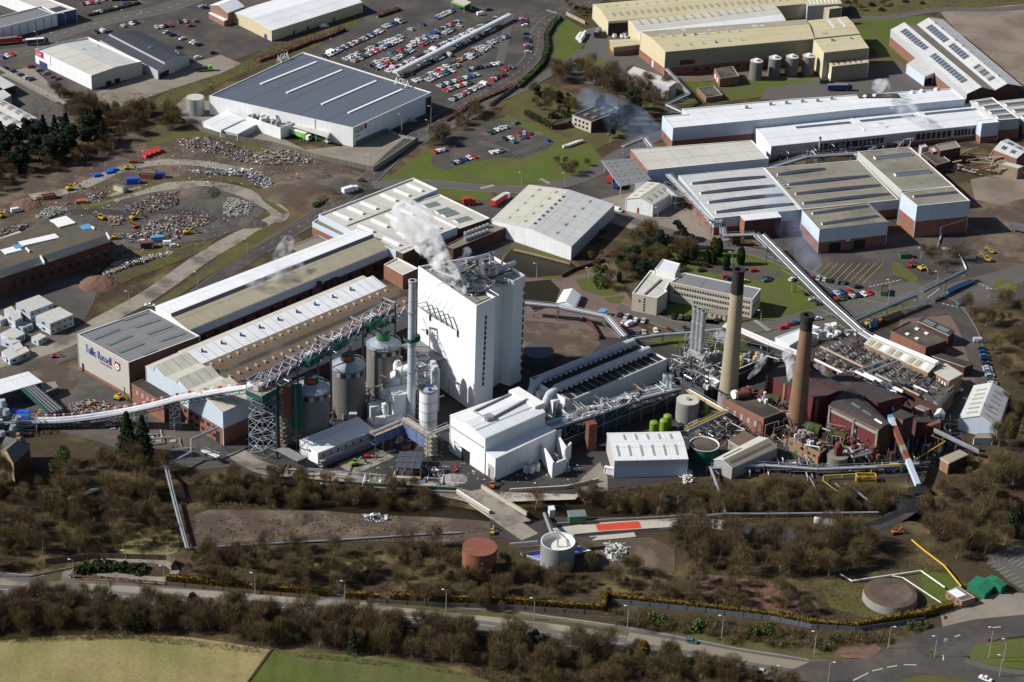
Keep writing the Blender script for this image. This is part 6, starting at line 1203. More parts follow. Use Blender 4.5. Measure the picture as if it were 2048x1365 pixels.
cl_(b.root,quad([C2(1850,450),D2(100,560),D2(0,450),C2(1900,400)],hz),14,hz-.2,[_t,_c,_e,_o],21)
b=MH=B(_bB,'maroon-clad boiler hall with dark ribbed roof and rusty cladding, nearest of the old mill',_x,D2(905,712),D2(1010,680),D2(515,520),D2(700,392),g=D2(0,960)[1],wall=_W,wallR=_g,roof=[_ad,_ad,_ad],prof=[(0,0),(.35,1.5),(.7,1.7),(1,0)],along=_a8,trim=_d)
for t in(0,.47,.96):b.wx(_X,t,t+.035,0,b.h-.1,_n,'pilaster',.5)
b.wx(_X,.5,.94,.0,b.h*.18,_ax,'plinth',.3);b.wx(_X,.02,.96,b.h*.84,b.h*.93,_H,'clerestory',.2);b.wx(_X,.42,.47,b.h*.1,b.h*.8,_r,_ae,.3)
b.rows([.38],[.3,.55],.08,.18,J_F);b.sky(.3,.05,.42,.2,_a)
b=MB2=B(_bB,'second maroon and brick boiler hall with sagging dark roof, behind the brick chimney',_x,D2(432,470),D2(705,395),D2(20,275),D2(250,180),g=D2(0,700)[1],wall=_W,wallR=_W,roof=[_ad,_ad],prof=[(0,0),(.5,1.5),(1,0)],along=_a8,trim=_e)
for t in(0,.35,.62,.96):b.wx(_X,t,t+.04,0,b.h-.1,_S,'pilaster',.4)
b=B(_bB,'maroon-roofed link hall rising behind the two boiler halls',_x,D2(900,500),D2(1100,450),D2(480,330),D2(620,260),h=b.h*.8,wall=_W,roof=[_e,_ad],prof=[(0,0),(.5,.3),(1,0)],along=_a8,trim=_e)
b=B('brick_tower','square brick hoist tower with maroon roof at the top of the inclined coal conveyor','tower',D2(1095,628),D2(1180,598),D2(1000,590),D2(1080,552),g=D2(0,900)[1],wall=_A,wallR=_g,roof=_ad,trim=_W)
b=B(_a4,'dark brick and glass block in the shadow behind the hoist tower',_f,D2(1200,650),D2(1340,650),D2(1160,600),h=10,wall=_g,roof=_e,par=.3,trim=_e)
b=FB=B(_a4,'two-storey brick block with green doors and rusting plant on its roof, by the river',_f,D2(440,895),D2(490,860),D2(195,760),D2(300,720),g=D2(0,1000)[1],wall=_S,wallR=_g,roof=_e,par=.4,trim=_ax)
for t,z0,z1,m in((.22,0,.3,_N),(.7,0,.32,_N),(.05,.45,.7,_N),(.4,.55,.75,_r),(.62,.5,.7,_r),(.8,.5,.7,_r),(.5,.1,.3,_d)):b.wx(_X,1-t-.09,1-t,b.h*z0,b.h*z1,m,_as if m==_N else _ae)
cl_(b.root,quad([D2(200,760),D2(430,880),D2(480,850),D2(300,720)],b.h),26,b.h-.3,[_c,_t,_d,_o,_d,_e],5,2.6,1.6)
b=B(_a4,'low rusty outbuilding between the brick chimney and the boiler drums',_f,D2(110,640),D2(200,610),D2(-40,520),D2(60,480),h=6,wall=_g,roof=_e,par=.3,trim=_e);cl_(b.root,quad([D2(-40,540),D2(110,640),D2(200,610),D2(60,480)],6),14,5.7,[_t,_b,J_w,_c],6,2.4,1.8)
for i,(x,y,lab)in EN_(((70,470,'dark green horizontal boiler drum left of the brick chimney'),(590,760,'mossy green horizontal boiler drum in front of the maroon wall'),(390,700,'rusty upright boiler drum between chimney and maroon hall'))):
 p=P(*D2(x,y),4);R_=root('boiler_drum',lab,'boiler',Wp(p,0));mb=MB();e_=V((.8,-.5,0));mb.tube([p-e_*3.4,p-e_*3,p+e_*3,p+e_*3.4],2.4,_V,seg=18);mb.bd('drum',R_);mb=MB();[mb.box(Wp(p+e_*s_,0),.6,3,4,_b,-.5)for s_ in(-2,2)];mb.bd('saddle',R_)
R_,p,h=tank('ash_silo','weathered concrete ash silo with red hopper on top at the river edge',D2(572,0)[0],D2(0,990)[1],D2(0,905)[1],4.2,_bn,_n);mb=MB();mb.box(p+V((0,0,h)),2.6,2.4,4,_W,.3);mb.cyl(p+V((0,0,h+4)),1.1,1.5,_t,seg=10);mb.bd('hopper',R_)
pr_=root('ductwork','tangle of rusty ducts and pale flues between boiler hall and river',_6,P(*D2(700,920)))
cl_(pr_,quad([D2(620,880),D2(1000,960),D2(1080,1000),D2(640,960)],0),30,1,[_t,_e,_c,_b,J_k,_g],9,4.5,1.8)
cl_(pr_,quad([D2(480,760),D2(860,900),D2(860,960),D2(500,860)],0),30,4,[_t,_W,_c,_b,_d],10,2.5,1.5)
for pts in([(670,850),(720,905),(800,880),(880,850)],[(640,870),(700,925),(790,905),(900,870)],[(700,800),(800,850),(700,880)],[(560,700),(640,760),(620,820)]):pipe(pr_,[P(*D2(*q),5)for q in pts],.45,_c if pts[0][0]>600 else _t)
p=P(*D2(845,960));mb=MB();mb.cyl(p,2,7,_t,r2=1.4,seg=16);mb.bd('cyclone',pr_)
a=P(*D2(990,620),hb(*D2(1040,880),D2(0,620)[1]));c=P(*D2(1212,1165),1.5);cc=root('coal_conveyor','rusty enclosed coal conveyor sloping from the brick hoist tower down to the coal yard',_ba,Wp(c,0))
e_=(c-a);n_=V((-e_.y,e_.x,0)).normalized()
for k,(t0,t1,m)in EN_(((0,.04,_ab),(.04,.16,_v),(.16,.44,_aZ),(.44,.52,J_k),(.52,.64,_aZ),(.64,1,_v))):mb=MB();p,q=a.lerp(c,t0),a.lerp(c,t1);mb.ob_(p-n_*1,q-p,n_*2,V((0,0,1.8)),m);mb.bd('casing',cc)
for t in(.35,.6,.8):p=a.lerp(c,t);mb=MB();lt_(mb,Wp(p,0),2.6,2,0,p.z,3,_b,.2);mb.bd(_bF,cc)
mb=MB();mb.box(P(*D2(1220,1215)),7,5,2.2,_b5,.4);mb.bar(P(*D2(1150,1240),1),P(*D2(1285,1230),1),.4,_c);mb.bd('hopper',cc)
a=P(*D2(1340,720),10);c=P(*D2(1690,890),2);c2=root('side_conveyor','slatted pale inclined conveyor right of the hoist tower',_ba,Wp(c,0));mb=MB();e_=c-a;n_=V((-e_.y,e_.x,0)).normalized();mb.ob_(a-n_,e_,n_*2,V((0,0,1)),_aj);mb.bd('casing',c2);mb=MB();[mb.bar(Wp(a.lerp(c,t),0),a.lerp(c,t),.3,_h)for t in(.2,.5,.8)];mb.bd('legs',c2)
a=P(*D2(1270,690),9);c=P(*D2(1400,640),14);mb=MB();mb.tube([a,c],.9,_t,seg=8);[mb.bar(Wp(a.lerp(c,t),0),a.lerp(c,t),.3,_t)for t in(.1,.9)];sg_(mb,'red_chute','rust red inclined chute above the dark yard',_bi,Wp(a,0))
RM=B('weaving_mill','wide dark-roofed old mill dotted with rows of small sloping rooflights',_x,D2(1400,520),D2(1500,400),D2(330,90),D2(640,-60),h=6.5,wall=_g,roof=_e,par=.25,trim=_e)
b=RM;rd=random.Random(33);cnt=0
for i in RN_(12):
 for j in RN_(9):
  u=.05+j*.105;v=.04+i*.08
  if rd.random()<.12 or cnt>=95:continue
  cnt+=1;p=b.Q(u,v);z=b.h-.25;ex=(b.r-b.n).normalized();ey=(b.l-b.n).normalized();w=.85;mb=MB()
  A=Wp(p-ex*w-ey*1.2,z);Bq=Wp(p+ex*w-ey*1.2,z);Cq=Wp(p+ex*w+ey*1.2,z);Dq=Wp(p-ex*w+ey*1.2,z);up=V((0,0,1.1))
  mb.face([A,Bq,Cq+up,Dq+up],rd.choice([J_F,_L,_L,_aN,_n]));mb.face([Dq,A,Dq+up],_d);mb.face([Bq,Cq,Cq+up],_d);mb.face([Cq,Dq,Dq+up,Cq+up],_d);mb.bd(_H,b.root)
for a_,c_,m,rr in(((445,55),(780,215),J_w,.5),((400,155),(720,310),_o,.5),((720,250),(870,320),_o,.6),((790,265),(1095,410),_o,.7),((880,270),(1225,440),J_w,.45),((1180,360),(1290,410),_o,.4),((790,430),(940,495),_o,.6),((1030,130),(720,250),_c,.4),((1130,140),(790,270),_c,.5),((1000,160),(1100,130),_c,.5)):
 pipe(b.root,[P(*D2(*a_),8.0),P(*D2(*c_),8.0)],rr,m,_bS)
cl_(b.root,quad([D2(400,150),D2(1000,560),D2(1100,520),D2(520,120)],6.3),36,6.2,[_b,_n,_t,_d,J_k],17,1.4,1.5)
cl_(b.root,quad([D2(880,380),D2(1050,470),D2(1100,430),D2(930,360)],6.3),14,6.2,[_t,_c,_a],18,2.5,1.3)
b=B('mill_range','narrow range of cream-panelled sawtooth roof with white pipes across the dark mill',_x,D2(1290,262),D2(1395,190),D2(790,35),D2(890,-15),h=8.5,wall=_S,roof=J_z,prof=[(0,0),(.5,1.4),(1,0)],along=_a8,trim=_d)
for k in RN_(9):b.sky(.06,.06+k*.105,.42,.06+k*.105+.07,_Z if k%3 else _a,.1,name='roof_panel');
pipe(b.root,[Wp(b.Q(.75,0),10.4),Wp(b.Q(.75,1),10.4)],.6,_o,_bS);pipe(b.root,[Wp(b.Q(.55,0),10.6),Wp(b.Q(.55,1),10.6)],.5,_o,_bS)
b=B('mill_range','brick end block with white-framed windows and pale lichened roof',_f,D2(1460,322),D2(1563,270),D2(1310,240),D2(1430,190),g=D2(0,362)[1],h=8,wall=_S,roof=J_z);b.windows(_X,.1,.9,5,b.h*.55,b.h*.8,.5,_a)
b=B('brown_mill_store','orange brick store with dark brown flat roof and four small skylights',_f,D2(1275,62),D1(1440,1345),D1(1000,1265),D1(1148,1190),h=6.5,wall=_A,wallR=_g,roof=_e,par=.4,trim=_e);
for(x,y)in((1130,1295),(1205,1255),(1280,1290),(1205,1330)):u,v=b.uv(D1(x,y));b.sky(u-.05,v-.04,u+.05,v+.04,_a,.5)
b.windows(_av,.1,.9,4,2.5,4.5,.3)
b=B('brown_mill_store','narrow brown store with two dark glazing strips behind the orange brick store',_f,D1(1455,1305),D1(1500,1270),D1(1215,1195),h=5.5,wall=_g,roof=_e);b.sky(.2,.1,.8,.45,J_F);b.sky(.2,.55,.8,.9,J_F)
B('brick_store','low shadowed brick store right of the cream-panelled range',_f,D2(1580,215),D2(1650,190),D2(1330,130),D2(1400,110),h=5,wall=_g,roof=_e)
b=B('brick_hut','small square brick hut with flat roof at the near corner of the dark mill',_f,D2(1260,560),D2(1380,525),D2(1195,530),D2(1310,480),g=D2(0,610)[1],wall=_S,roof=_n)
b=B('white_store','white pyramid-roofed hut in the narrow yard beside the dark mill',_at,D2(1390,640),D2(1425,580),D2(1335,610),h=5,wall=_i,roof=_j,prof=[(0,0),(.5,1.2),(1,0)],along=_al)
B('old_shed','small concrete shed with brown roof behind the settling tank',_at,C2(1830,860),C2(1960,790),C2(1720,790),h=4,wall=J_k,roof=_5)
b=B('white_plant','pale green-white plant block with white ducts behind the brick chimney',_f,D1(200,1385),D1(440,1240),D1(90,1320),D1(370,1215),h=8,wall=_i,roof=_j,par=.3);
cl_(b.root,quad([D1(250,1320),D1(650,1340),D1(640,1250),D1(380,1240)],8),30,7.6,[_a,_c,_o,_a],19,3.2,2.2)
cl_(b.root,quad([D1(380,1320),D1(760,1330),D1(800,1290),D1(560,1250)],6),24,5.6,[_a,_c,_o,_d],20,3.2,2)
b=B('process_deck','rectangular steel process deck crowded with silver pipes and valves',_6,C2(1590,370),C2(1690,260),C2(1230,190),C2(1400,120),h=6,wall=_b,roof=_b,par=.3,trim=_a)
cl_(b.root,quad([C2(1260,190),C2(1590,360),C2(1680,260),C2(1400,130)],6),62,5.8,[_c,_c,_o,_h,_d,J_w],25,2.6,1.3)
b=B('process_deck','second pipe-crowded deck between the two tall chimneys',_6,C2(1800,230),C2(2040,130),C2(1760,180),C2(1900,80),h=7,wall=_b,roof=_e,par=.2);cl_(b.root,quad([C2(1780,220),C2(2040,130),C2(1960,80),C2(1800,130)],7),30,6.8,[_c,_o,_h,_m,_d],26,2.6,1.3)
b=B('dark_hall','long dark low hall in shadow between condenser hall and concrete chimney',_f,C2(1530,400),C2(1980,190),C2(1640,300),h=5,wall=_g,roof=_e)
lo=root('looped_ducts','silver looped ducts beside the three steel flues',_6,P(1410,740))
for i,(x,y)in EN_(((540,740),(585,755),(640,740),(690,735))):
 q=lambda a_,b_:(1320+a_/6.4,600+b_/6.4);a=P(*q(x,y+120),3);pipe(lo,[a,a+V((0,0,5.5)),a+V((1.4,.8,6.6)),a+V((2.8,1.6,5.5)),a+V((2.8,1.6,0))],.75,_c,_bi,10)
mb=MB();a,c=P(1373,708,9),P(1404,722,9);mb.ob_(a,c-a,V((1.5,4,0)),V((0,0,.5)),_d);mb.bar(Wp(a,0),a,.6,_c);mb.bar(Wp(c,0),c,.6,_c);mb.bd('platform',lo)
gt_('long white multi-pipe bridge running diagonally from the warehouses to the mill',[D1(-30,520),D1(60,610),D1(290,840),D1(480,1030),D1(760,1280),D1(1000,1430)],4.2,5,8,None,mtop=_b,legs=14,name=_C,pipes=3,gcat=_D,pm=(_o,_h,_o),pr_=.36)
gt_('white pipe bridge zigzagging along the brick side of the leftmost warehouse',[C1(1245,40),C1(1390,190),C1(1590,400),C1(1670,410)],3,5,7.5,None,mtop=_c,legs=8,name=_C,pipes=3,gcat=_D,pr_=.34)
gt_('steel pipe bridge dropping from the warehouse corner toward the diagonal bridge',[C1(1670,410),C1(1680,520),C1(1930,510),C1(2045,620)],3,3,5,None,mtop=_h,legs=9,name=_C,pipes=4,gcat=_D,pr_=.32)
gt_('silver pipe bridge looping between the gabled shed and the leftmost warehouse',[C1(1190,120),C1(1300,210),C1(1440,205)],3,4,7,None,mtop=_h,legs=7,name=_C,pipes=3,gcat=_D,pr_=.32)
gt_('white pipe bridge running from the concrete chimney to the diagonal bridge end',[(1448,654),(1476,662),(1540,690),(1600,712)],3,5,8,None,mtop=_b,legs=12,name=_C,pipes=3,gcat=_D,pr_=.7,pm=(_o,_h))
gt_('thin pipe bridge from the white tower across the yard to the canal',[C1(120,1055),C1(380,1080),C1(760,1160),C1(900,1320)],3,4,6,None,mtop=_b,legs=12,name=_C,pipes=3,gcat=_D,pr_=.4)
gt_('low white pipe run along the canal in front of the parked cars',[C1(900,1345),C1(1200,1300),C1(1430,1285),C1(1700,1255)],2,2,4,None,mtop=_h,legs=10,name=_C,pipes=2,gcat=_D,pr_=.32)
gt_('yellow-edged pipe walkway in front of the pale grey tank',[C2(1400,400),C2(1700,570),C2(1390,715)],2.6,4,6.5,None,mtop=_d,legs=8,name=_C,pipes=2,gcat=_D,pr_=.4,pm=(_m,_o))
gt_('steel walkway with many pipes along the river wall of the old mill',[C2(1590,1010),D2(0,990),D2(420,1020),D2(900,1000),D2(1230,975)],2.2,1,2.6,None,mtop=_b,legs=8,name=_C,pipes=3,gcat=_D,pr_=.2)
gt_('grey steel pipe gantry on trestles spanning the road junction',[D1(700,1190),D1(1080,1030),D1(1195,985)],2.4,3,5.5,None,mtop=_h,legs=9,name=_C,pipes=2,gcat=_D,pr_=.35,pm=(_c,))
gt_('grey steel pipe gantry across the canal by the brick warehouses',[D1(1240,960),D1(1420,870),D1(1580,790)],2.4,3,5.5,None,mtop=_h,legs=9,name=_C,pipes=2,gcat=_D,pr_=.35,pm=(_c,))
gt_('thin white pipe bridge crossing the lawn near the cream factory',[C0(1230,550),C0(1410,745),C0(1230,830),C0(1360,890)],1.6,3,5,None,mtop=_c,legs=14,name=_C,pipes=2,gcat=_D,pr_=.35)
gt_('white pipe bridge crossing the works road by the low store',[C0(890,1160),C0(1050,1090),C0(1110,1165)],2.4,4,6,None,mtop=_c,legs=9,name=_C,pipes=2,gcat=_D,pr_=.4)
gt_('white covered pipe conveyor from the dark store to the left river bank',[A2(1590,870),A2(1720,920)],2,1,3,None,mtop=_a,legs=6,name=_C,pipes=0,gcat=_D)
gt_('pipe rack between the finishing hall and the middle warehouse',[D0(0,1340),D0(330,1240),D0(700,1215),D0(740,1225)],3,3,5.5,None,mtop=_h,legs=9,name=_C,pipes=4,gcat=_D,pr_=.4)
def pl_(label,pts,z,rad,m,legs=6,legm=_h,name='pipeline'):
 W=[P(*p,z if isinstance(z,(int,float))else z[i])for i,p in EN_(pts)];R_=root(name,label,_bY,Wp(W[0],0));mb=MB();mb.tube(W,rad,m,seg=8);mb.bd(_bY,R_)
 for i in RN_(len(W)-1):
  L=(W[i+1]-W[i]).length;k=max(1,int(L/legs))
  for j in RN_(k):q=W[i].lerp(W[i+1],(j+.5)/k);mb=MB();mb.bar(Wp(q,tz(q.x,q.y)),q,.25,legm);mb.bd('support',R_)
 return R_
pl_('silver pipeline running down the left river bank to the demolition plot',[A2(1300,995),A2(1345,1180),A2(1390,1359),A3(1470,305)],2.5,.42,_c);pl_('thin silver pipe parallel to the left bank pipeline',[A2(1320,990),A2(1365,1180),A2(1410,1359),A3(1485,300)],2.5,.2,_h)
pl_('grey pipe climbing from the brown flat store to the sawtooth shed',[A2(1300,995),A2(1505,885),A2(1505,785),A2(1720,690)],[4,4,9,9],.5,_h)
pl_('long low pipe along the far edge of the demolition plot',[A3(1470,305),A3(2048,270),B3(700,235),B3(1300,195),B3(1620,180)],.6,.35,_h,10)
pl_('pair of silver pipes leading to the open clarifier',[C3(0,270),C3(220,250)],4,.5,_c);pl_('silver feed pipe bridge leading down to the clarifier rim',[C3(270,30),C3(330,190)],[2,8.5],.6,_c)
pl_('bright yellow gas pipe crossing rough grass to the brick hut',[D3(1165,238),D3(1260,318),D3(1420,440),D3(1555,605)],1.2,.35,_m);
pl_('white pipe round the far side of the domed reservoir',[D3(600,505),D3(690,560),D3(1235,480),D3(1425,612)],1.0,.28,_a);pl_('thin white pipe skirting the domed reservoir',[D3(1010,520),D3(1095,535),D3(1330,690),D3(1420,748)],.8,.2,_a)
pl_('bright yellow gas pipe along the river wall with a yellow valve cage',[D2(465,1110),D2(470,1070),D2(840,1050),D2(850,1020)],2,.24,_m);pl_('yellow pipe sloping down the river bank',[D2(465,1110),D2(735,1305)],[2,-1],.16,_m);pl_('yellow pipe rising from the river wall into the dark mill yard',[D2(1150,970),D2(1430,800),D2(1320,755)],[2,6,8],.24,_m);pl_('yellow pipe running along the top of the river walkway',[D2(880,995),D2(1150,975)],3.8,.3,_m)
for k,(a_,c_,lab)in EN_((((640,1130),(860,1290),'widest silver pipe slanting down the river bank'),((560,1130),(780,1310),'thin silver pipe slanting down the river bank left of the wide one'),((360,1080),(480,1310),'lone thin pole pipe slanting down the bank near the yellow pipe'),((1580,1010),(1790,1359),'x'))):
 if k<3:pl_(lab,[D2(*a_),D2(*c_)],[2,-1],.5 if k==0 else.2,_c)
pl_('silver twin pipeline descending through trees to the south bank',[C2(1580,1010),C2(1690,1310),C2(1695,1359)],[3,2,2],.5,_c,5);pl_('grey pipe running right along the south bank track',[C3(1250,80),C3(1690,30),(1528+0,1040-12),D3(900,20)],1.5,.4,_h)
mb=MB();p=P(*D2(800,1110));lt_(mb,p,7.5,2.4,0,2.6,1.3,_m,.35,.05);mb.box(p+V((0,0,0)),6.5,1.6,1.6,_S,.05);sg_(mb,'valve_cage','yellow framed valve cage on the river bank',_6,p)
mb=MB();a,c=P(*A2(560,1245),-.6),P(*A2(940,1105),-.6);e_=c-a;n_=V((-e_.y,e_.x,0)).normalized();mb.ob_(a+V((0,0,-2)),e_,n_*2.2,V((0,0,1.2)),'foam');sg_(mb,'weir','foaming white weir slanting across the brown river','weir',Wp(a,-2.6))
br_=root('road_bridge','concrete site bridge with white parapets crossing the river below the turbine hall','bridge',P(985,1025));q=[P(*B2(1590,1215)),P(*B2(1790,1190)),P(1085,1060),P(1030,1068)]
mb=MB();q=[P(912,988,.25),P(965,978,.25),P(1060,1035,.25),P(1008,1052,.25)];mb.ob_(q[0]+V((0,0,-.8)),q[1]-q[0],q[3]-q[0],V((0,0,.8)),_l,_aa);mb.bd(_cb,br_)
for a,c in((P(912,988),P(978,1030)),(P(962,978),P(1052,1033))):
 mb=MB();e_=(c-a);n_=V((-e_.y,e_.x,0)).normalized();mb.ob_(a,e_,n_*.8,V((0,0,1.7)),_l,J_w if a.x>P(940,985).x else _a);mb.bd('parapet',br_)
def wall_(label,pts,h,t,m,mt=None,name='retaining_wall',z=0):
 mb=MB();W=[P(*p)for p in pts]
 for i in RN_(len(W)-1):
  e_=W[i+1]-W[i];n_=V((-e_.y,e_.x,0)).normalized()*t;mb.ob_(W[i]+V((0,0,z)),e_,n_,V((0,0,h-z)),m,mt)
 return sg_(mb,name,label,_bs,Wp(W[0],z))
wall_('pale concrete quay wall right of the bridge',[C2(0,1205),C2(440,1180),C2(700,1120)],1.6,.6,_l,z=-2);wall_('low stone river wall left of the bridge',[B2(0,1090),B2(500,1150),B2(1100,1190),B2(1580,1215)],1.0,.5,J_k,z=-2)
wall_('concrete wall beside the red slab, far side',[C3(330,130),C3(800,95),C3(1250,72),C3(1440,60)],1.2,.4,J_k);wall_('white concrete wall on the near side of the red slab',[C3(500,210),C3(750,185),C3(1150,160)],1.0,.4,_l)
wall_('dark pond wall behind the paved yard',[C1(410,850),C1(500,800),C1(750,725)],1.6,.4,_g);wall_('curved brown wall below the pipe bridge',[C1(570,1190),C1(640,1240),C1(700,1340)],2.2,.4,_g);wall_('low stone pond edge below the arched warehouse',[C1(30,640),C1(200,680),C1(470,750)],.8,.8,_ax)
wall_('concrete canal wall at the right, edged with white rails',[D1(1420,440),D1(1360,625),D1(1520,640),D1(1590,790)],1.0,.3,_a)
rf=root('scrap_frame','collapsed lattice of pale steel beams beside the old workshop at the right edge','scrap',P(*D0(1700,1330)));rd=random.Random(77)
for i in RN_(34):
 a=P(*D0(rd.uniform(1450,1950),rd.uniform(1180,1359)),rd.uniform(0,4));an=rd.choice([.5,-.4,1.2])+rd.uniform(-.2,.2);L=rd.uniform(4,12);mb=MB();mb.bar(a,a+V((cos(an)*L,sin(an)*L,rd.uniform(-1,3))),.35,rd.choice([J_k,J_w,_d,_t]),.5);mb.bd('beam',rf)
def car_body(mb,col,L=4.2,Wd=1.75,kind=_y,glass=_bo):
 if kind==_ac:prof=[(-L/2,.9,.35,1.0,1.95),(-L/2+.3,.97,.3,1.1,2.05),(L/2-1.5,.97,.3,1.1,2.05),(L/2-.7,.95,.3,1.05,1.15),(L/2,.85,.35,.8,.9)]
 elif kind==_3:prof=[(-L/2,.80,.4,.75,.85),(-L/2+.15,.88,.3,.85,.95),(-L/2+.95,.88,.25,.9,1.0),(-.5,.88,.25,.9,1.42),(.45,.88,.25,.9,1.40),(1.2,.88,.25,.88,.93),(L/2-.15,.85,.3,.7,.78),(L/2,.78,.4,.6,.66)]
 else:prof=[(-L/2,.80,.4,.85,.95),(-L/2+.12,.88,.3,.9,1.15),(-L/2+.6,.88,.25,.92,1.45),(.35,.88,.25,.92,1.45),(1.1,.88,.25,.88,.95),(L/2-.15,.85,.3,.7,.78),(L/2,.78,.4,.6,.66)]
 s=Wd/1.76;g=MB()
 def ring(r):x,w,z0,z1,z2=r;w*=s;wt=w*(.78 if z2>1.1 else.9);return[V((x,-w,z0)),V((x,-w,z1)),V((x,-wt,z2)),V((x,wt,z2)),V((x,w,z1)),V((x,w,z0))]
 R=[ring(r)for r in prof]
 for i in RN_(len(R)-1):
  for k in RN_(5):
   q=[R[i][k],R[i][k+1],R[i+1][k+1],R[i+1][k]];z2a,z2b=prof[i][4],prof[i+1][4];cab=(z2a>1.1 or z2b>1.1)
   isg=cab and((k in(1,3))or(k==2 and abs(z2a-z2b)>.25))and not(kind==_ac and prof[i+1][0]<L/2-1.0)
   mb.face(q,col)
   if isg:
    c=sum(q,V())/4;n=(q[1]-q[0]).cross(q[3]-q[0]);n=n.normalized()if n.length else V((0,0,1));n=n if n.dot(c-V((c.x,0,.6)))>0 else-n
    sh=lambda p:c+(p-c)*.84+n*.02;g.face([sh(p)for p in q],glass)
 mb.face(R[0],col);mb.face(R[-1][::-1],col)
 mb.face([V((L/2+.01,-.6*s,.45)),V((L/2+.01,.6*s,.45)),V((L/2+.01,.6*s,.6)),V((L/2+.01,-.6*s,.6))],_bZ)
 return g
def wheel(x,y,r=.31,w=.22):
 mb=MB();n=12
 for i in RN_(n):
  a,b=2*pi*i/n,2*pi*(i+1)/n;P1=V((x+r*cos(a),y,r+r*sin(a)));P2=V((x+r*cos(b),y,r+r*sin(b)));o=V((0,w/2,0));c=V((x,y,r))
  mb.face([P1-o,P2-o,P2+o,P1+o],_bX);mb.face([P1+o,P2+o,c+o],_bX);mb.face([P2-o,P1-o,c-o],_bX)
  mb.face([c+o*1.05+(P1-c)*.6,c+o*1.05+(P2-c)*.6,c+o*1.05],_bG);mb.face([c-o*1.05+(P2-c)*.6,c-o*1.05+(P1-c)*.6,c-o*1.05],_bG)
 return mb
def merge(a,b):
 for i,f in EN_(b.f):
  n=len(a.v);a.v+=[b.v[k]for k in f];a.uv+=[b.uv[k]for k in f];a.f.append(tuple(RN_(n,n+len(f))));a.mi.append(a.idx(b.mats[b.mi[i]]))
CARCOL=[(_Q,_ay,30),(_c,_bG,36),(_aM,_bZ,12),(_J,_bT,12),(_aC,_an,7),(_am,_aJ,8),(_aK,_b2,14),(_W,'car_maroon',5),(_bj,'car_teal',5),(_bd,'car_lime',.6),(_bH,'car_green',2)]
CARFAR={};CARNEAR={}
for nm,m,_w in CARCOL:
 for kd in(_y,_3,_ac):
  if kd==_ac and nm not in(_Q,_c,_aC,_aK):continue
  L=4.1 if kd==_y else 4.6 if kd==_3 else 5.2;W_=1.75 if kd!=_ac else 1.95
  mb=MB();g=car_body(mb,m,L,W_,kd);wl=[wheel(x,y)for x in(-L/2+.8,L/2-.85)for y in(-W_/2+.1,W_/2-.1)]
  far=MB();merge(far,mb);merge(far,g);[merge(far,w)for w in wl]
  o=far.bd('parked_car');me=o.data;bpy.data.objects.remove(o);CARFAR[nm,kd]=me
  CARNEAR[nm,kd]=tuple((nn,(lambda ob:(ob.data,bpy.data.objects.remove(ob))[0])(b_.bd(nn)))for nn,b_ in[('body',mb),('windows',g)]+[('wheel',w)for w in wl])
CQ=[]
def put_car(loc,rz,nm,kd,label,group,near,name=None,now=False):
 if not now:CQ.append((loc,rz,nm,kd,label,group,near,name));return
 name=name or('parked_van'if kd==_ac else'parked_car')
 if not near:
  o=bpy.data.objects.new(name,CARFAR[nm,kd]);COL.objects.link(o);o.location=loc;o.rotation_euler=(0,0,rz)
 else:
  o=bpy.data.objects.new(name,None);COL.objects.link(o);o.location=loc;o.rotation_euler=(0,0,rz);o.empty_display_size=.5
  for nn,me in CARNEAR[nm,kd]:c=bpy.data.objects.new(nn,me);COL.objects.link(c);c.parent=o
 tag(o,label,_ac if kd==_ac else'car',group);return o
rdc=random.Random(42)
ORD=['first','second','third','fourth','fifth','sixth','seventh','eighth','ninth','tenth','eleventh','twelfth','thirteenth','fourteenth','fifteenth','sixteenth','seventeenth','eighteenth','nineteenth','twentieth']
def ordn(k):return ORD[k]if k<20 else'%dth'%(k+1)
CARN=[0]
def choose():
 t=rdc.uniform(0,sum(c[2]for c in CARCOL))
 for c in CARCOL:
  t-=c[2]
  if t<=0:return c[0]
 return _c
def row(a,b,desc,group,occ=.8,gap=2.55,near=False,cols=None,rot=None,z=.1,jit=.25,marks_=True):
 p,q=P(*a),P(*b);
 if p.x>q.x:p,q=q,p
 e=(q-p);L=e.length;e=e/L;ang_=atan2(e.y,e.x)+pi/2 if rot is None else rot;items=[]
 n=max(1,int(L/gap));i=0
 for i in RN_(n):
  c=p+e*((i+.5)*L/n)
  if cols:nm=cols[i%len(cols)]
  else:nm=choose()
  if nm is None or(not cols and rdc.random()>occ):continue
  kd=_ac if rdc.random()<.03 and nm in(_Q,_c,_aC,_aK)else rdc.choice([_y,_y,_3])
  items.append((c,nm,kd))
 cnt={}
 tot={}
 for _,nm,kd in items:tot[nm,kd==_ac]=tot.get((nm,kd==_ac),0)+1
 for c,nm,kd in items:
  k=cnt.get((nm,kd==_ac),0);cnt[nm,kd==_ac]=k+1;w=_ac if kd==_ac else'car'
  lab=('only %s %s %s'%(nm,w,desc))if tot[nm,kd==_ac]==1 else'%s %s %s from the left %s'%(ordn(k),nm,w,desc)
  nn=V((-e.y,e.x,0))*rdc.uniform(-jit,jit)
  put_car(Wp(c+nn,z),ang_+rdc.uniform(-.03,.03)+(pi if rdc.random()<.4 else 0),nm,kd,lab,group,near);CARN[0]+=1
def lot_lines(name,a,b,n,ln,m=_8,w=.14):
 p,q=P(*a),P(*b);e=(q-p);nn=V((-e.y,e.x,0)).normalized()*ln/2;mb=MB();t=e.normalized()*w/2
 for i in RN_(n+1):
  c=p.lerp(q,i/n);mb.face([Wp(c-nn-t,.26),Wp(c-nn+t,.26),Wp(c+nn+t,.26),Wp(c+nn-t,.26)],m)
 return mb
ML=MB()
G='cars in the supermarket car park'
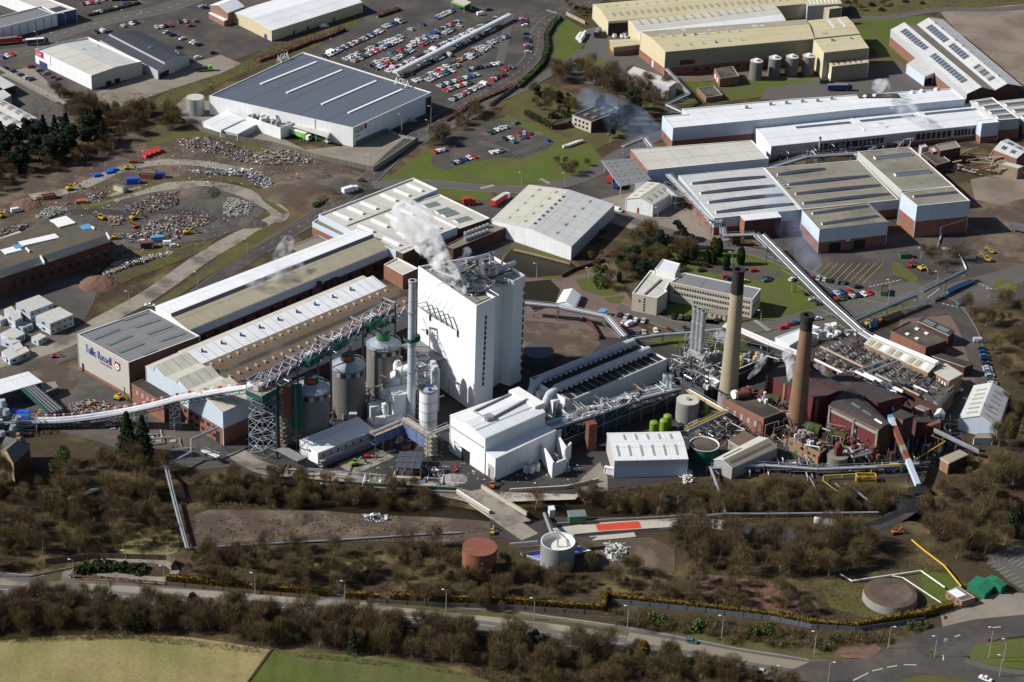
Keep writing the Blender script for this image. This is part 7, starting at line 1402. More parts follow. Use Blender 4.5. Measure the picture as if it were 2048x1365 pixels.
SR=[(B0(540,458),B0(1000,245),'in the hedge row of the supermarket car park',1.0),(B0(1010,222),B0(1175,168),'in the short continuation of the hedge row',1),(B0(700,478),B0(1160,290),'in the long packed row second from the hedge',1),(B0(765,495),B0(1150,318),'in the long packed row third from the hedge',1),(B0(1170,265),B0(1560,88),'in the thin upper row beyond the packed rows',0.53),(B0(880,525),B0(1060,470),'in the small cluster nearest the supermarket roof edge',1),(B0(935,555),B0(1075,495),'at the front of the small cluster by the supermarket',1),(B0(1060,440),B0(1400,300),'in the loose fourth row of the supermarket car park',0.75),(B0(1090,478),B0(1240,400),'in the short fifth row behind the small cluster',0.95),(B0(1240,345),B0(1640,155),'in the middle upper row left of the covered walkway',0.7),(B0(1300,365),B0(1620,205),'just left of the upper covered walkway',0.7),(B0(1040,575),B0(1330,440),'tucked against the lower covered walkway',1.0),(B0(1350,425),B0(1950,130),'tucked against the upper covered walkway',0.75),(B0(1130,612),B0(1245,582),'in the pair of bays by the rooftop letters',1.0),(B0(1290,525),B0(1530,435),'in the lower row right of the covered walkway',1),(B0(1560,380),B0(1930,215),'in the upper row right of the covered walkway',0.85),(B0(1240,650),B0(1320,628),'at the very front by the supermarket corner',1.0),(B0(1340,612),B0(1690,440),'in the loose row two right of the walkway',0.8),(B0(1350,645),B0(1560,560),'in the packed row two right of the walkway',1),(B0(1700,410),B0(1990,290),'in the upper rows at the paved exit path',0.8),(B0(1440,690),B0(1760,590),'in the far exit-road block',1),(B0(1490,722),B0(1700,655),'in the near exit-road block',1),(B0(1560,540),B0(1850,370),'in the middle row between walkway and exit road',0.65),(B0(1660,560),B0(1930,505),'in the row above the exit-road block',0.85),(B0(1540,800),B0(1960,590),'in the row along the exit road of the supermarket',0.9)]
for a,b_,d,o in SR:
 row(a,b_,d,G,o);k=max(2,int((P(*b_)-P(*a)).length/2.6));merge(ML,lot_lines('m',a,b_,k,4.6))
row(C0(-60,560),C0(30,530),'at the far road corner of the supermarket car park',G,.9)
row(C0(105,140),C0(150,440),'beside the bus road at the car park corner',G,cols=[_aK,_c,_aC,_am,_W,_Q,None,None,None,None,_aC,None,None,_J,_am,_J],rot=0.1)
G='cars in the retail park'
for a,b_,d,o in((A0(640,40),A0(780,25),'in the top left row of the retail park',1),(A0(800,5),A0(1100,0),'in the second top row of the retail park',.9),(A0(740,110),A0(960,60),'beside the far hedge of the retail park',.9),(A0(960,45),A0(1110,20),'in the sparse row over the retail road',.7),(A0(740,265),A0(870,240),'in the row behind the white retail shed',1),(A0(955,215),A0(1120,175),'by the lamp behind the retail shed',.9),(A0(1220,225),A0(1360,205),'in the double row by the dark roofed unit, far side',1),(A0(1270,250),A0(1580,365),'in the slanting row along the dark roofed unit',.7),(A0(1400,180),A0(1560,170),'in the pair of bays near the cream warehouse',.8),(A0(0,465),A0(120,435),'at the left edge by the red lorry',1),(A0(1570,40),A0(1640,90),'beside the brick entrance pavilion',.9)):
 row(a,b_,d,G,o);merge(ML,lot_lines('m',a,b_,max(2,int((P(*b_)-P(*a)).length/2.6)),4.6))
row(A0(20,540),A0(260,640),'in the slanting lane by the concrete fence',G,cols=[_am,None,_am,None,_aM,None,_c],gap=3.2)
row(A0(230,525),A0(500,650),'along the white retail shed wall',G,cols=[_W,None,_bj,None,_aM,None,_J],gap=3.4)
for(x,y,nm,kd,lab)in((A0(1500,210),0,_aK,_3,'lone red saloon near the cream warehouse'),(A0(1410,380),0,_am,_y,'lone dark car below the slanting row'),(A0(1680,425),0,_J,_y,'black car at the pale service yard edge'),(A0(1560,460),0,_Q,_y,'white car at the pale service yard edge'),(B0(545,215),0,_Q,_ac,'white van beside the cream warehouse wall'),(B0(1840,85),0,_J,_3,'black car crossing near the petrol canopy'),(B0(1780,120),0,_Q,_ac,'white van near the petrol canopy'),(B0(1240,960),0,_c,_y,'silver car in the shadow of the supermarket wall')):
 put_car(P(*x,.1),.5,nm,kd,lab,None,False)
tag(ML.bd(_a7),'white parking bay lines',kind=_ap)
G='cars in the visitor car park';ML=MB()
for a,b_,d,o in((B0(1830,1060),B0(1985,1005),'in the far row of the visitor car park',1),(B0(1940,1110),B0(2040,1090),'in the middle of the visitor car park',.9),(C0(30,975),C0(60,985),'alone at the top of the visitor car park',1),(C0(50,1060),C0(215,1060),'in the right cluster of the visitor car park',.8),(C0(60,1095),C0(140,1085),'at the front of the right cluster of the visitor car park',1),(C0(0,1130),C0(60,1120),'in the lower right bays of the visitor car park',.6),(C0(280,1115),C0(310,1110),'at the right end of the visitor car park',1),(B0(1850,1215),B0(1960,1190),'in the lower middle row of the visitor car park',1),(B0(1540,1300),B0(1740,1240),'at the lower edge of the visitor lot',.9),(B0(1400,1210),B0(1500,1185),'in the left corner bays of the visitor car park',.8)):
 row(a,b_,d,G,o)
for a,b_,k in((B0(1770,1120),B0(1990,1190),14),(C0(40,1215),C0(330,1110),12),(B0(1800,1060),B0(2048,980),14),(B0(1560,1310),B0(1760,1240),9),(C0(0,1120),C0(240,1050),12)):merge(ML,lot_lines('m',a,b_,k,4.4))
G='cars by the office block'
row(C1(840,1145),C1(945,1170),'in the upper left bays below the brick path',G,1,near=True,cols=[_J,_c,_J]);row(C1(960,1185),C1(1080,1205),'in the upper right bays below the brick path',G,1,near=True,cols=[_Q,_c,_c])
row(C1(880,1200),C1(960,1235),'in the second bays below the brick path',G,1,near=True,cols=[_c,_Q],gap=2.7);row(C1(860,1245),C1(910,1250),'at the corner of the pipe bridge',G,1,near=True,cols=[_aK])
row(C1(930,1290),C1(1080,1290),'in the lower left row along the canal',G,1,near=True,cols=[_am,_aM,_c]);row(C1(1105,1280),C1(1190,1275),'in the lower middle row along the canal',G,1,near=True,cols=[_Q,_J]);row(C1(1235,1280),C1(1275,1275),'in the lower middle row along the canal by the verge',G,1,near=True,cols=[_W]);row(C1(1335,1265),C1(1420,1260),'on the verge below the brick strip',G,1,near=True,cols=[_J,_J])
row(C1(1255,1160),C1(1430,1175),'in the shaded row before the office lawn',G,1,near=True,cols=[_J,_aM,_J,_J,_am])
for(pt,nm,lab)in((C1(1510,800),_J,'black car in the rear office car park under the trees'),(C1(1920,800),_aK,'red car in the rear office car park near the conifers'),(C1(1700,850),_aK,'red car at the office roof line'),(C1(1735,865),_am,'dark blue car at the office roof line'),(C1(1850,885),'green'and _bd,'lime green car behind the concrete chimney'),(C1(2010,870),_aC,'blue car at the right of the rear office car park'),(C1(2020,880),_bj,'teal car at the right of the rear office car park'),(D1(10,870),_aC,'blue car at the right end of the rear office car park'),(C1(1640,1195),_J,'black car in the porch shadow'),(B1(1690,265),_aK,'x')):
 if lab!='x':put_car(P(*pt,.1),.4,nm,_y,lab,G,True)
G='cars by the diagonal pipe bridge'
row(D1(350,855),D1(650,905),'in the upper row beside the white pipe bridge',G,near=True,cols=[_aK,_c,_c,_J,_aM,_bH,_aC])
row(D1(500,990),D1(690,960),'in the pipe bridge block, far side',G,near=True,cols=[_aC,_c,_aC,_aK,_c]);row(D1(540,1030),D1(850,975),'in the pipe bridge block, near side',G,near=True,cols=[_aK,_bH,_J,_c,_J,_Q]);
for(pt,nm,kd,lab,rz)in((D1(740,930),_am,_y,'dark blue car alone between the two rows by the pipe bridge',.3),(D1(220,870),_Q,_y,'white car at the left foot of the white pipe bridge',.9),(D1(345,985),_W,_y,'maroon car half under the white pipe bridge',.2),(D1(390,1030),_c,_3,'silver car left of the white pipe bridge near the lawn',.2),(D1(440,1065),_J,_y,'black car left of the white pipe bridge nearest the road',.4),(D1(420,1180),_Q,_3,'white car parked above the mill near the brick chimney',.3),(D1(150,1250),_aK,_y,'nearest red car left of the brick chimney',.5),(D1(205,1225),_aK,_3,'second red car left of the brick chimney',.5),(D1(245,1215),_aC,_3,'blue car left of the brick chimney',.5),(D1(285,1205),_bj,_y,'pale blue car left of the brick chimney',.5),(D1(1555,1065),_bj,_3,'blue and white car crossing the road junction',.4),(D1(30,865),_am,_y,'dark blue car beside the lawn, upper right of the office',.3),(C1(845,325),_Q,_ac,'white van beside the large pale warehouse',-.5),(C1(825,655),_W,_y,'maroon car by the white railings under the bare tree',.3),(C1(720,550),_W,_y,'maroon car in the warehouse shadow',.6),(C1(740,490),_J,_y,'black car in the warehouse shadow above the maroon one',.6),(A1(1180,1075),_Q,_3,'white patrol car at the top of the grey sign-walled store',0),(A1(130,330),_Q,_ac,'white van in the scrap yard corner',.5),(A1(1330,590),_Q,_ac,'white van at the edge of the scrap heap',.2),(A1(1375,605),_Q,_y,'white pickup beside the scrap heap van',.3)):
 put_car(P(*pt,.12),rz,nm,kd,lab,None,True)
row(D2(1690,15),D2(1700,20),'at the top of the row by the woodland edge',G,near=True,cols=[_c],rot=.1)
for i,(x,y,nm)in EN_(((1690,20,_c),(1700,80,_am),(1708,105,_aC),(1715,135,_bj),(1722,160,_am),(1730,200,_am),(1738,228,_c),(1745,248,_c),(1752,272,_bj),(1760,290,_c),(1775,335,_am),(1780,350,_c))):
 put_car(P(*D2(x+20,y),.1),.12,nm,_y,ordn(i)+' car down the column along the woodland edge, '+nm,'cars along the woodland edge',True)
put_car(P(*D2(1530,395),.1),-.6,_Q,_y,'white and red car in the gap behind the white-walled shed',None,True);put_car(P(*D1(1680,1345),.1),.2,_am,_y,'dark car at the top of the road past the mill',None,True)
for(pt,nm,kd,lab,rz)in((C3(1430,1045),_bj,_y,'pale blue hatchback driving on the buff lane of the main road',-.22),(C3(1990,1285),_c,_y,'silver car on the main road at the bottom',-.3),(D3(1745,1340),_Q,_3,'white car entering the roundabout, bottom right',-.6),(D3(0,1295),_c,_y,'x',0),(A3(860,675),_c,_y,'silver car glimpsed on the main road behind trees, left',-.1),(B3(715,775),_J,_3,'dark car on the main road beside the low wall',-.12),(B3(1300,882),_c,_y,'silver car half hidden by trees on the near lane',-.12)):
 if lab!='x':put_car(P(*pt,.2),rz,nm,kd,lab,None,True,'moving_car')
for a,b_,k in((D3(1790,420),D3(2040,600),7),(D3(1890,360),D3(2150,500),8),(D3(2000,330),D3(2200,420),6)):merge(ML,lot_lines('m',a,b_,k,4.5))
for a,b_,k in((D1(520,1010),D1(870,960),12),):merge(ML,lot_lines('m',a,b_,k,4.5))
tag(ML.bd(_a7),'white parking bay lines',kind=_ap)
def lorry(label,pt,rz,L,mbody,mcab=_ay,roofm=None,h=3.6,name='lorry',txt=None):
 p=P(*pt,.1);R_=root(name,label,'lorry',p,None,rz);mb=MB();mb.box((-1,0,1.0),L,2.5,h-1.0,mbody,0,roofm,True);mb.bd('trailer_box',R_,V((0,0,0)))
 mb=MB();mb.box((L/2+.5,0,.6),1.9,2.4,2.4,mcab,0,None,True);mb.bd('cab',R_,V((0,0,0)));mb=MB();mb.box((L/2+1.47,0,1.7),.05,2.1,.9,_bo);mb.bd('windscreen',R_,V((0,0,0)))
 for x in(-L/2,-L/2+1.3,L/2-1.5,L/2+.6):
  for y in(-1.05,1.05):wheel(x,y,.5,.35).bd('wheel',R_,V((0,0,0)))
 if txt:
  o=text_at(txt,V((-L/2+.5,-1.27,1.6)),V((L/2-3,-1.27,1.6)),1.4,_a,None);o.parent=R_
 return R_
_lr=atan2((P(*B0(450,1100))-P(*B0(270,1040))).y,(P(*B0(450,1100))-P(*B0(270,1040))).x)
lorry('green articulated supermarket lorry at the loading dock','x'and B0(350,1085),_lr,11,_a3,_ay,_a,txt=_b8);lorry('second green lorry tucked under the loading canopy','x'and B0(520,1110),_lr,8,_N,_ay,_a3)
r_=atan2((P(*B1(2030,170))-P(*B1(1870,270))).y,(P(*B1(2030,170))-P(*B1(1870,270))).x)
lorry('red and cream articulated lorry on the yard behind the stock hall',B1(1930,260),r_,11,_O,_ay,_p);lorry('small red lorry tractor parked behind the stock hall',B1(1680,275),.3,3.5,_O,_b2)
lorry('white cement mixer lorry on the road beside the spoil heap',B1(745,185),.7,6,_ay,_ay,name='mixer_lorry');lorry('white topped bus at the left retail road',A0(290,350),.35,10,_aJ,_aJ,_a,3.4,'bus');lorry('red lorry trailer at the left edge of the retail park',A0(60,345),.4,13,_O,_O,_L)
lorry('long blue-sided trailer parked behind the machine hall',D0(590,715),.12,11,_an,_aJ,_L);lorry('small blue trailer by the cream factory gate',C0(690,280),1.35,8,_aJ,_aJ,_L);lorry('red lorry nosed under the lorry canopy',C1(800,90),1.2,6,_O,_b2);lorry('blue lorry nosed under the lorry canopy',C1(845,140),1.2,4,_an,_an);lorry('black tank lorry near the right edge yard',D1(2020,490),-.5,8,_bZ,_bT)
lorry('green low lorry with black load in the pale service yard',A0(1600,560),.3,7,_bT,_a3,None,2.2)
def skip(label,pt,rz,L,W_,h,m,inner=_e,name='skip',cat='skip'):
 p=P(*pt,.1);R_=root(name,label,cat,p,None,rz);mb=MB();a=[(-L/2,-W_/2),(L/2,-W_/2),(L/2,W_/2),(-L/2,W_/2)];b_=[(x*1.15,y*1.05)for x,y in a]
 for i in RN_(4):j=(i+1)%4;mb.face([V((*a[i],0)),V((*a[j],0)),V((*b_[j],h)),V((*b_[i],h))],m);mb.face([V((*b_[i],h)),V((*b_[j],h)),V((b_[j][0]*.93,b_[j][1]*.9,h)),V((b_[i][0]*.93,b_[i][1]*.9,h))],m)
 mb.bd('hull',R_,V((0,0,0)));mb=MB();mb.face([V((x*.93,y*.9,h-.25))for x,y in b_],inner);mb.bd('load',R_,V((0,0,0)));return R_
skip('green high-sided skip standing on the road by the parked cars',D1(945,975),1.4,6,2.8,2.6,_N);skip('green skip beside the tractors in the warehouse yard',D1(1110,690),.2,5,2.8,2.2,_N);skip('orange skip filled with dark scrap in the upper left scrap yard',A1(385,225),.4,6,2.6,2.0,_P);skip('blue open skip in front of the tower site',B2(1430,1050),.4,6,2.6,1.6,_an)
skip('green skip near the cream factory wall',D0(470,655),.2,5,2.6,2.2,_N);skip('dark brown open container beside the blue container in the scrap yard',A1(1160,65),-.15,7,2.6,2.2,_t);skip('orange skip by the river quay',B2(1185,860),.1,3,2,1.4,_P)
def container(label,pt,rz,L,W_,h,m,top=None,z=.1,group=None,name='container',cat='container',door=True):
 p=P(*pt,z);mb=MB();mb.box((0,0,0),L,W_,h,m,0,top,True);
 for x in(-L/2+.08,L/2-.08):
  for y in(-W_/2+.05,W_/2-.05):mb.bar(V((x,y,0)),V((x,y,h+.04)),.18,m)
 o=mb.bd(name,None);o.location=p;o.rotation_euler=(0,0,rz);tag(o,label,cat,group)
 if door:m2=MB();m2.box((L/2-.6,-W_/2-.03,.2),.8,.05,h*.75,_d);c=m2.bd(_as);c.parent=o
 return o
container('bright blue container at the far side of the haul track',A1(1050,105),.25,6.5,2.5,2.8,_aU);container('second blue container beside the brown skip',A1(1265,60),.2,5,2.5,2.5,_an);container('cream container with greenish roof beside the bright blue one',A1(945,165),-.5,6,2.5,2.6,_9,J_F);container('red-topped blue container in the scrap heap',A1(1160,610),.2,6,3,2.8,_aJ,_t);container('sky blue container lying in the scrap heap',A1(1240,560),.3,6,2.4,2.4,_ab);container('orange red container pile at the haul track bend',A1(640,260),.3,5,2.4,1.5,_P)
for i,(x,y,lab)in EN_(((1145,235,'first'),(1180,220,'second'),(1215,208,'third'),(1250,195,'fourth'))):container('%s bright red half container from the left in the tidy row of four'%lab,A0(x,y+1000),-.9,4.6,1.9,1.7,_O,_O,group='row of red skips')
container('bright red tank on the ground below the four red containers',A0(1060,1285),.2,5,2,1.6,_O,_t)
for(x,y,lab)in((765,50,'left blue tarpaulin bundle in the upper scrap yard'),(865,25,'middle blue tarpaulin bundle in the upper scrap yard'),(890,8,'right blue tarpaulin bundle in the upper scrap yard')):container(lab,A1(x,y),.6,4,2,1.2,_aU,_aU,name='bundle',cat='bundle',door=False)
def cabins(N,R,L,nu,levels,desc,h=2.7):
 n_,r_,l_=P(*N,h*levels),P(*R,h*levels),P(*L,h*levels);du=(r_-n_)/nu;dv=l_-n_
 for k in RN_(nu):
  for z in RN_(levels):
   o_=Wp(n_+du*k,z*h+.1);mb=MB();mb.ob_(o_+du*.02,du*.96,dv,V((0,0,h-.05)),_q if(k+z)%3 else _v,J_z if k%2 else _G);ob=sg_(mb,'site_cabin','%s cabin from the left, %s, %s'%(ordn(k),'upper level'if z else('lower level'if levels>1 else'single level'),desc),'cabin',o_,'stacked site cabins')
   mb=MB();e_=dv.normalized();o2=V((-e_.y,e_.x,0))
   if o2.dot(-du)<0:o2=-o2
   p=o_+dv*.35+o2*.02;mb.ob_(p+V((0,0,.9)),dv*.2,o2*.06,V((0,0,.9)),_r);mb.bd(_ae,ob)
   f=du.normalized();o3=-dv.normalized();mb=MB();mb.ob_(o_+du*.3+o3*.02+V((0,0,.9)),du*.3,o3*.06,V((0,0,.8)),_r);mb.bd(_ae,ob)
cabins(A1(235,1120),A1(420,1052),A1(122,1052),4,2,'in the far stacked block below the old mill');cabins(A1(392,1215),A1(580,1140),A1(278,1152),4,2,'in the near stacked block by the haul road');cabins(A1(118,1190),A1(178,1162),A1(30,1100),2,2,'in the small block left of the big stacks')
cabins(A1(180,1245),A1(262,1215),A1(115,1225),2,1,'in the green-topped pair');cabins(A2(45,140),A2(190,60),A2(10,95),2,1,'in the low pair at the left edge');cabins(A2(75,160),A2(238,85),A2(40,125),2,1,'in the front low pair beside the haul road');cabins(A1(0,1190),A1(45,1170),A1(-80,1140),2,1,'cut by the left frame edge');cabins(A1(300,1345),A1(370,1310),A1(245,1320),2,1,'in the tiny pair by the track');cabins(A1(90,1345),A1(200,1290),A1(0,1290),3,1,'in the mossy row of the cabin yard');cabins(A2(100,30),A2(170,10),A2(0,0),2,1,'in the pale row below the mossy one')
def digger(label,pt,rz,m=_m,arm=True,s=1.0,name='excavator',cat='digger',cabm=_bo):
 p=P(*pt,.1);R_=root(name,label,cat,p,None,rz);s*=.78;R_.scale=(s,s,s)
 for y in(-.9,.9):mb=MB();mb.box((0,y,0),3,.6,.8,_bX,0,None,True);mb.bd(_aa,R_,V((0,0,0)))
 mb=MB();mb.box((-.2,0,.8),2.8,2.0,1.0,m,0,None,True);mb.bd('body',R_,V((0,0,0)));mb=MB();mb.box((.4,.5,1.8),1.2,.9,1.0,cabm,0,m);mb.bd('cab',R_,V((0,0,0)))
 if arm:mb=MB();mb.bar((1,-.2,1.4),(3.2,-.2,3.4),.45,m);mb.bar((3.2,-.2,3.4),(5,-.2,1.4),.35,m);mb.box((5.1,-.2,.6),.8,1,.9,_b);mb.bd('arm',R_,V((0,0,0)))
for(pt,rz,m,s,lab)in((A1(800,390),2.6,_m,1.3,'yellow excavator at the left tip of the scrap heap'),(A1(1050,390),.8,_m,1.3,'yellow wheeled loader in the middle of the scrap yard'),(A1(1060,455),2.2,_P,1.1,'orange loader below the wheeled one'),(A1(905,545),.2,_m,1.1,'yellow machine at the corner of the old mill'),(A1(1470,505),.4,_m,1.2,'yellow loader at the right side of the scrap heap'),(A1(10,375),1,_m,1.1,'yellow machine at the left frame edge'),(A1(550,160),.6,_m,1.3,'yellow crusher at the far haul road'),(A0(1000,1335),.4,_m,1,'yellow digger near the red containers'),(D1(1150,765),1.2,_O,1.2,'red tractor in the warehouse yard'),(D1(1235,790),-.9,_m,1.2,'yellow and blue telehandler in the warehouse yard'),(D1(1760,720),2.7,_m,1.3,'yellow telehandler with white load on the dirt yard'),(D1(1790,655),2.6,_m,1.0,'smaller yellow machine behind the telehandler'),(D1(820,1225),.5,_m,1.1,'yellow digger with blue box beside the canal'),(D1(930,1195),.3,_P,1.0,'yellow digger right of the blue box beside the canal'),(B2(780,990),.5,_bd,1.2,'lime green telehandler in front of the white two-storey building'),(B2(1870,1165),1.4,_P,1.1,'orange dumper at the bridge end'),(B2(1580,1035),2,_O,.8,'small red machine outside the turbine hall door'),(A2(930,470),-.4,_m,1.2,'yellow dumper at the foot of the sign wall'),(B3(1870,190),1.5,_m,.9,'yellow roller behind the rust red tank'),(A2(425,140),.4,_O,.8,'red and white site machine on the haul road'),(B2(885,930),.2,_O,.9,'small red machine beside the lime telehandler'),(D3(1030,190),.3,_P,1.0,'orange machine in the trees by the yellow pipe')):
 digger(lab,pt,rz,m,s=s,name='digger')
mb=MB();a,c=P(*D1(1450,960),1),P(*D1(1630,880),1);mb.tube([a,a.lerp(c,.3)+V((0,0,.4)),c],1.1,_ab,seg=8);sg_(mb,'blue_pipe','big sky blue pipe lying along the canal crossing',_bY,Wp(a,0))
container('blue box beside the canal diggers',D1(855,1235),.3,3,2.2,2.2,_ab)
rh=root('hopper_rack','dark ribbed hopper deck on timber trestles in front of the reagent silo',_6,P(*B2(1210,1070)));q=[P(*B2(1105,1010),4),P(*B2(1305,1020),4),P(*B2(1330,885),4.6),P(*B2(1140,880),4.6)]
for k in RN_(4):
 for j in RN_(3):
  a=q[0].lerp(q[1],k/4);b_=q[0].lerp(q[1],(k+.92)/4);c=q[3].lerp(q[2],(k+.92)/4);d=q[3].lerp(q[2],k/4);mb=MB();mb.ob_(a.lerp(d,j/3),b_-a,(d-a)*.31,V((0,0,.3)),_b);mb.bd('deck_panel',rh)
mb=MB();[mb.bar(Wp(q[0].lerp(q[1],t).lerp(q[3].lerp(q[2],t),s_),0),q[0].lerp(q[1],t).lerp(q[3].lerp(q[2],t),s_),.3,J_w)for t in(0,.33,.66,1)for s_ in(0,.5,1)];mb.ob_(Wp(q[0],0)+V((0,-.5,0)),Wp(q[1]-q[0],0),V((0,-1.5,0)),V((0,0,1)),J_w);mb.bd(_bF,rh)
sd=root(_aI,'sloping steel-decked scaffold ramp at the left end of the white two-storey building',_aI,P(*B2(290,960)));q=[P(*B2(160,870),5),P(*B2(330,960),4),P(*B2(410,935),4),P(*B2(240,840),5)]
mb=MB()
for k in RN_(7):a=q[0].lerp(q[3],k/7);mb.ob_(a,q[1]-q[0],(q[3]-q[0])*.1,V((0,0,.3)),_c)
mb.bd(_cb,sd);mb=MB();[mb.bar(Wp(q[0].lerp(q[1],t)+(q[3]-q[0])*s_,0),q[0].lerp(q[1],t)+(q[3]-q[0])*s_,.2,J_w if s_ else _h)for t in(0,.33,.66,1)for s_ in(0,1)];mb.bd('legs',sd)
def person(label,pt,hm='hivis'):
 p=P(*pt,.1);bm_=bpy.data.meshes.new(_cc);vs=[(0,0,.95),(0,0,1.2),(0,0,1.45),(0,0,1.6),(0,0,1.74),(-.1,0,.5),(-.12,.03,.05),(.1,0,.5),(.14,-.03,.05),(-.22,0,1.38),(-.27,.05,1.1),(-.22,.18,.95),(.22,0,1.38),(.28,0,1.1),(.26,.1,.85)]
 bm_.from_pydata(vs,[(0,1),(1,2),(2,3),(3,4),(0,5),(5,6),(0,7),(7,8),(2,9),(9,10),(10,11),(2,12),(12,13),(13,14)],[]);o=bpy.data.objects.new(_cc,bm_);COL.objects.link(o);o.location=p
 o.modifiers.new('s','SKIN');rr=[.16,.17,.18,.07,.11,.1,.07,.1,.07,.08,.06,.04,.08,.06,.04]
 for i,v in EN_(bm_.skin_vertices[0].data):v.radius=(rr[i],rr[i]);v.use_root=(i==0)
 bm_.materials.append(M(hm));tag(o,label,_cc);
 mb=MB();mb.cyl((0,0,1.78),.14,.12,_a,r2=.08,seg=8);c=mb.bd('helmet');c.parent=o
for(pt,lab)in((B2(437,1140),'person in a yellow hi-vis jacket standing by the river fence'),(B2(985,970),'person in hi-vis on the track near the hopper deck'),(B2(1755,1120),'person in hi-vis walking near the bridge end'),(B2(1648,940),'person in hi-vis at the turbine hall door'),(B2(1920,1285),'person in yellow leaning at the bridge parapet'),(A2(975,455),'person in yellow beside the dumper at the sign wall')):person(lab,pt)
CQ.sort(key=lambda e:(e[0]-CAM).length)
for e in CQ[:315]:put_car(*e,now=True)
fm=MB()
for loc,rz,nm,kd,*_ in CQ[315:]:
 me=CARFAR[nm,kd];c,q=cos(rz),sin(rz)
 for p in me.polygons:fm.face([V((me.vertices[i].co.x*c-me.vertices[i].co.y*q,me.vertices[i].co.x*q+me.vertices[i].co.y*c,me.vertices[i].co.z))+V(loc)for i in p.vertices],me.materials[p.material_index])
tag(fm.bd('distant_cars'),'farthest cars of the retail and supermarket car parks',kind=_bu)
print('cars',len(CQ))
def inpoly(x,y,pl):
 c=False;j=len(pl)-1
 for i in RN_(len(pl)):
  if(pl[i].y>y)!=(pl[j].y>y)and x<(pl[j].x-pl[i].x)*(y-pl[i].y)/(pl[j].y-pl[i].y)+pl[i].x:c=not c
  j=i
 return c
def scatter(pts,n,seed,mind=0):
 pl=[P(*p)for p in pts];rd=random.Random(seed);x0,x1=min(p.x for p in pl),max(p.x for p in pl);y0,y1=min(p.y for p in pl),max(p.y for p in pl);out=[];t=0
 while len(out)<n and t<n*60:
  t+=1;x,y=rd.uniform(x0,x1),rd.uniform(y0,y1)
  if not inpoly(x,y,pl):continue
  if mind and any((x-a)**2+(y-b)**2<mind*mind for a,b in out):continue
  out.append((x,y))
 return out
class Twigs:
 """flat arrays of little triangles/quads for foliage, one material"""
 def __init__(s):s.v=[];s.f=[]
 def tri(s,p,d,w,n):
  k=len(s.v);s.v+=[tuple(p-n*w/2),tuple(p+n*w/2),tuple(p+d)];s.f.append((k,k+1,k+2))
 def quad(s,p,a,b):
  k=len(s.v);s.v+=[tuple(p-a-b),tuple(p+a-b),tuple(p+a+b),tuple(p-a+b)];s.f.append((k,k+1,k+2,k+3))
 def mesh(s,name,mat):
  me=bpy.data.meshes.new(name);me.from_pydata(s.v,[],s.f);me.materials.append(M(mat));me.update();return me
def rv(rd):
 while 1:
  v=V((rd.uniform(-1,1),rd.uniform(-1,1),rd.uniform(-1,1)))
  if.01<v.length<1:return v.normalized()
def bare_tree(seed,H,R,mat,bark,ntw,twl=1.1,tww=.075,multi=1,lowest=.28):
 rd=random.Random(seed);tk=MB();tw=Twigs();tips=[]
 def limb(p,d,L,r,lev):
  pts=[p];q=p;dd=d
  for k in RN_(3):dd=(dd+rv(rd)*.22+V((0,0,.08))).normalized();q=q+dd*L/3;pts.append(q)
  tk.tube(pts,r,bark,seg=5 if lev<2 else 3,r2=r*.45,cap=False)
  if lev>=3:tips.append((pts[2],q));return
  nn=3 if lev else 5
  for k in RN_(nn):
   b=pts[rd.choice([1,2,3,3])]if lev else pts[1].lerp(pts[3],k/nn);a=rv(rd);a.z=abs(a.z)*.6+.25;a=(a.normalized()*.9+dd*.55).normalized();limb(b,a,L*rd.uniform(.5,.68),r*.5,lev+1)
  tips.append((pts[2],q))
 for m in RN_(multi):
  o=V((rd.uniform(-.5,.5),rd.uniform(-.5,.5),0))*(multi>1);limb(o,V((rd.uniform(-.12,.12)*multi,rd.uniform(-.12,.12)*multi,1)).normalized(),H*.52,max(.14,H*.018),0)
 for i in RN_(ntw):
  if i%2:a,b=rd.choice(tips);p=a.lerp(b,rd.random())+rv(rd)*rd.uniform(0,R*.3)
  else:v=rv(rd)*rd.uniform(.3,1)**.5;p=V((v.x*R*.95,v.y*R*.95,H*.56+v.z*H*.38))
  c=V((0,0,H*.35));out=(p-c).normalized();d=(out*.6+rv(rd)*.5+V((0,0,.7))).normalized()*rd.uniform(.6,1.3)*twl;tw.tri(p,d,tww*rd.uniform(.6,1.4),rv(rd))
 return tk,tw.mesh(_b1,mat)
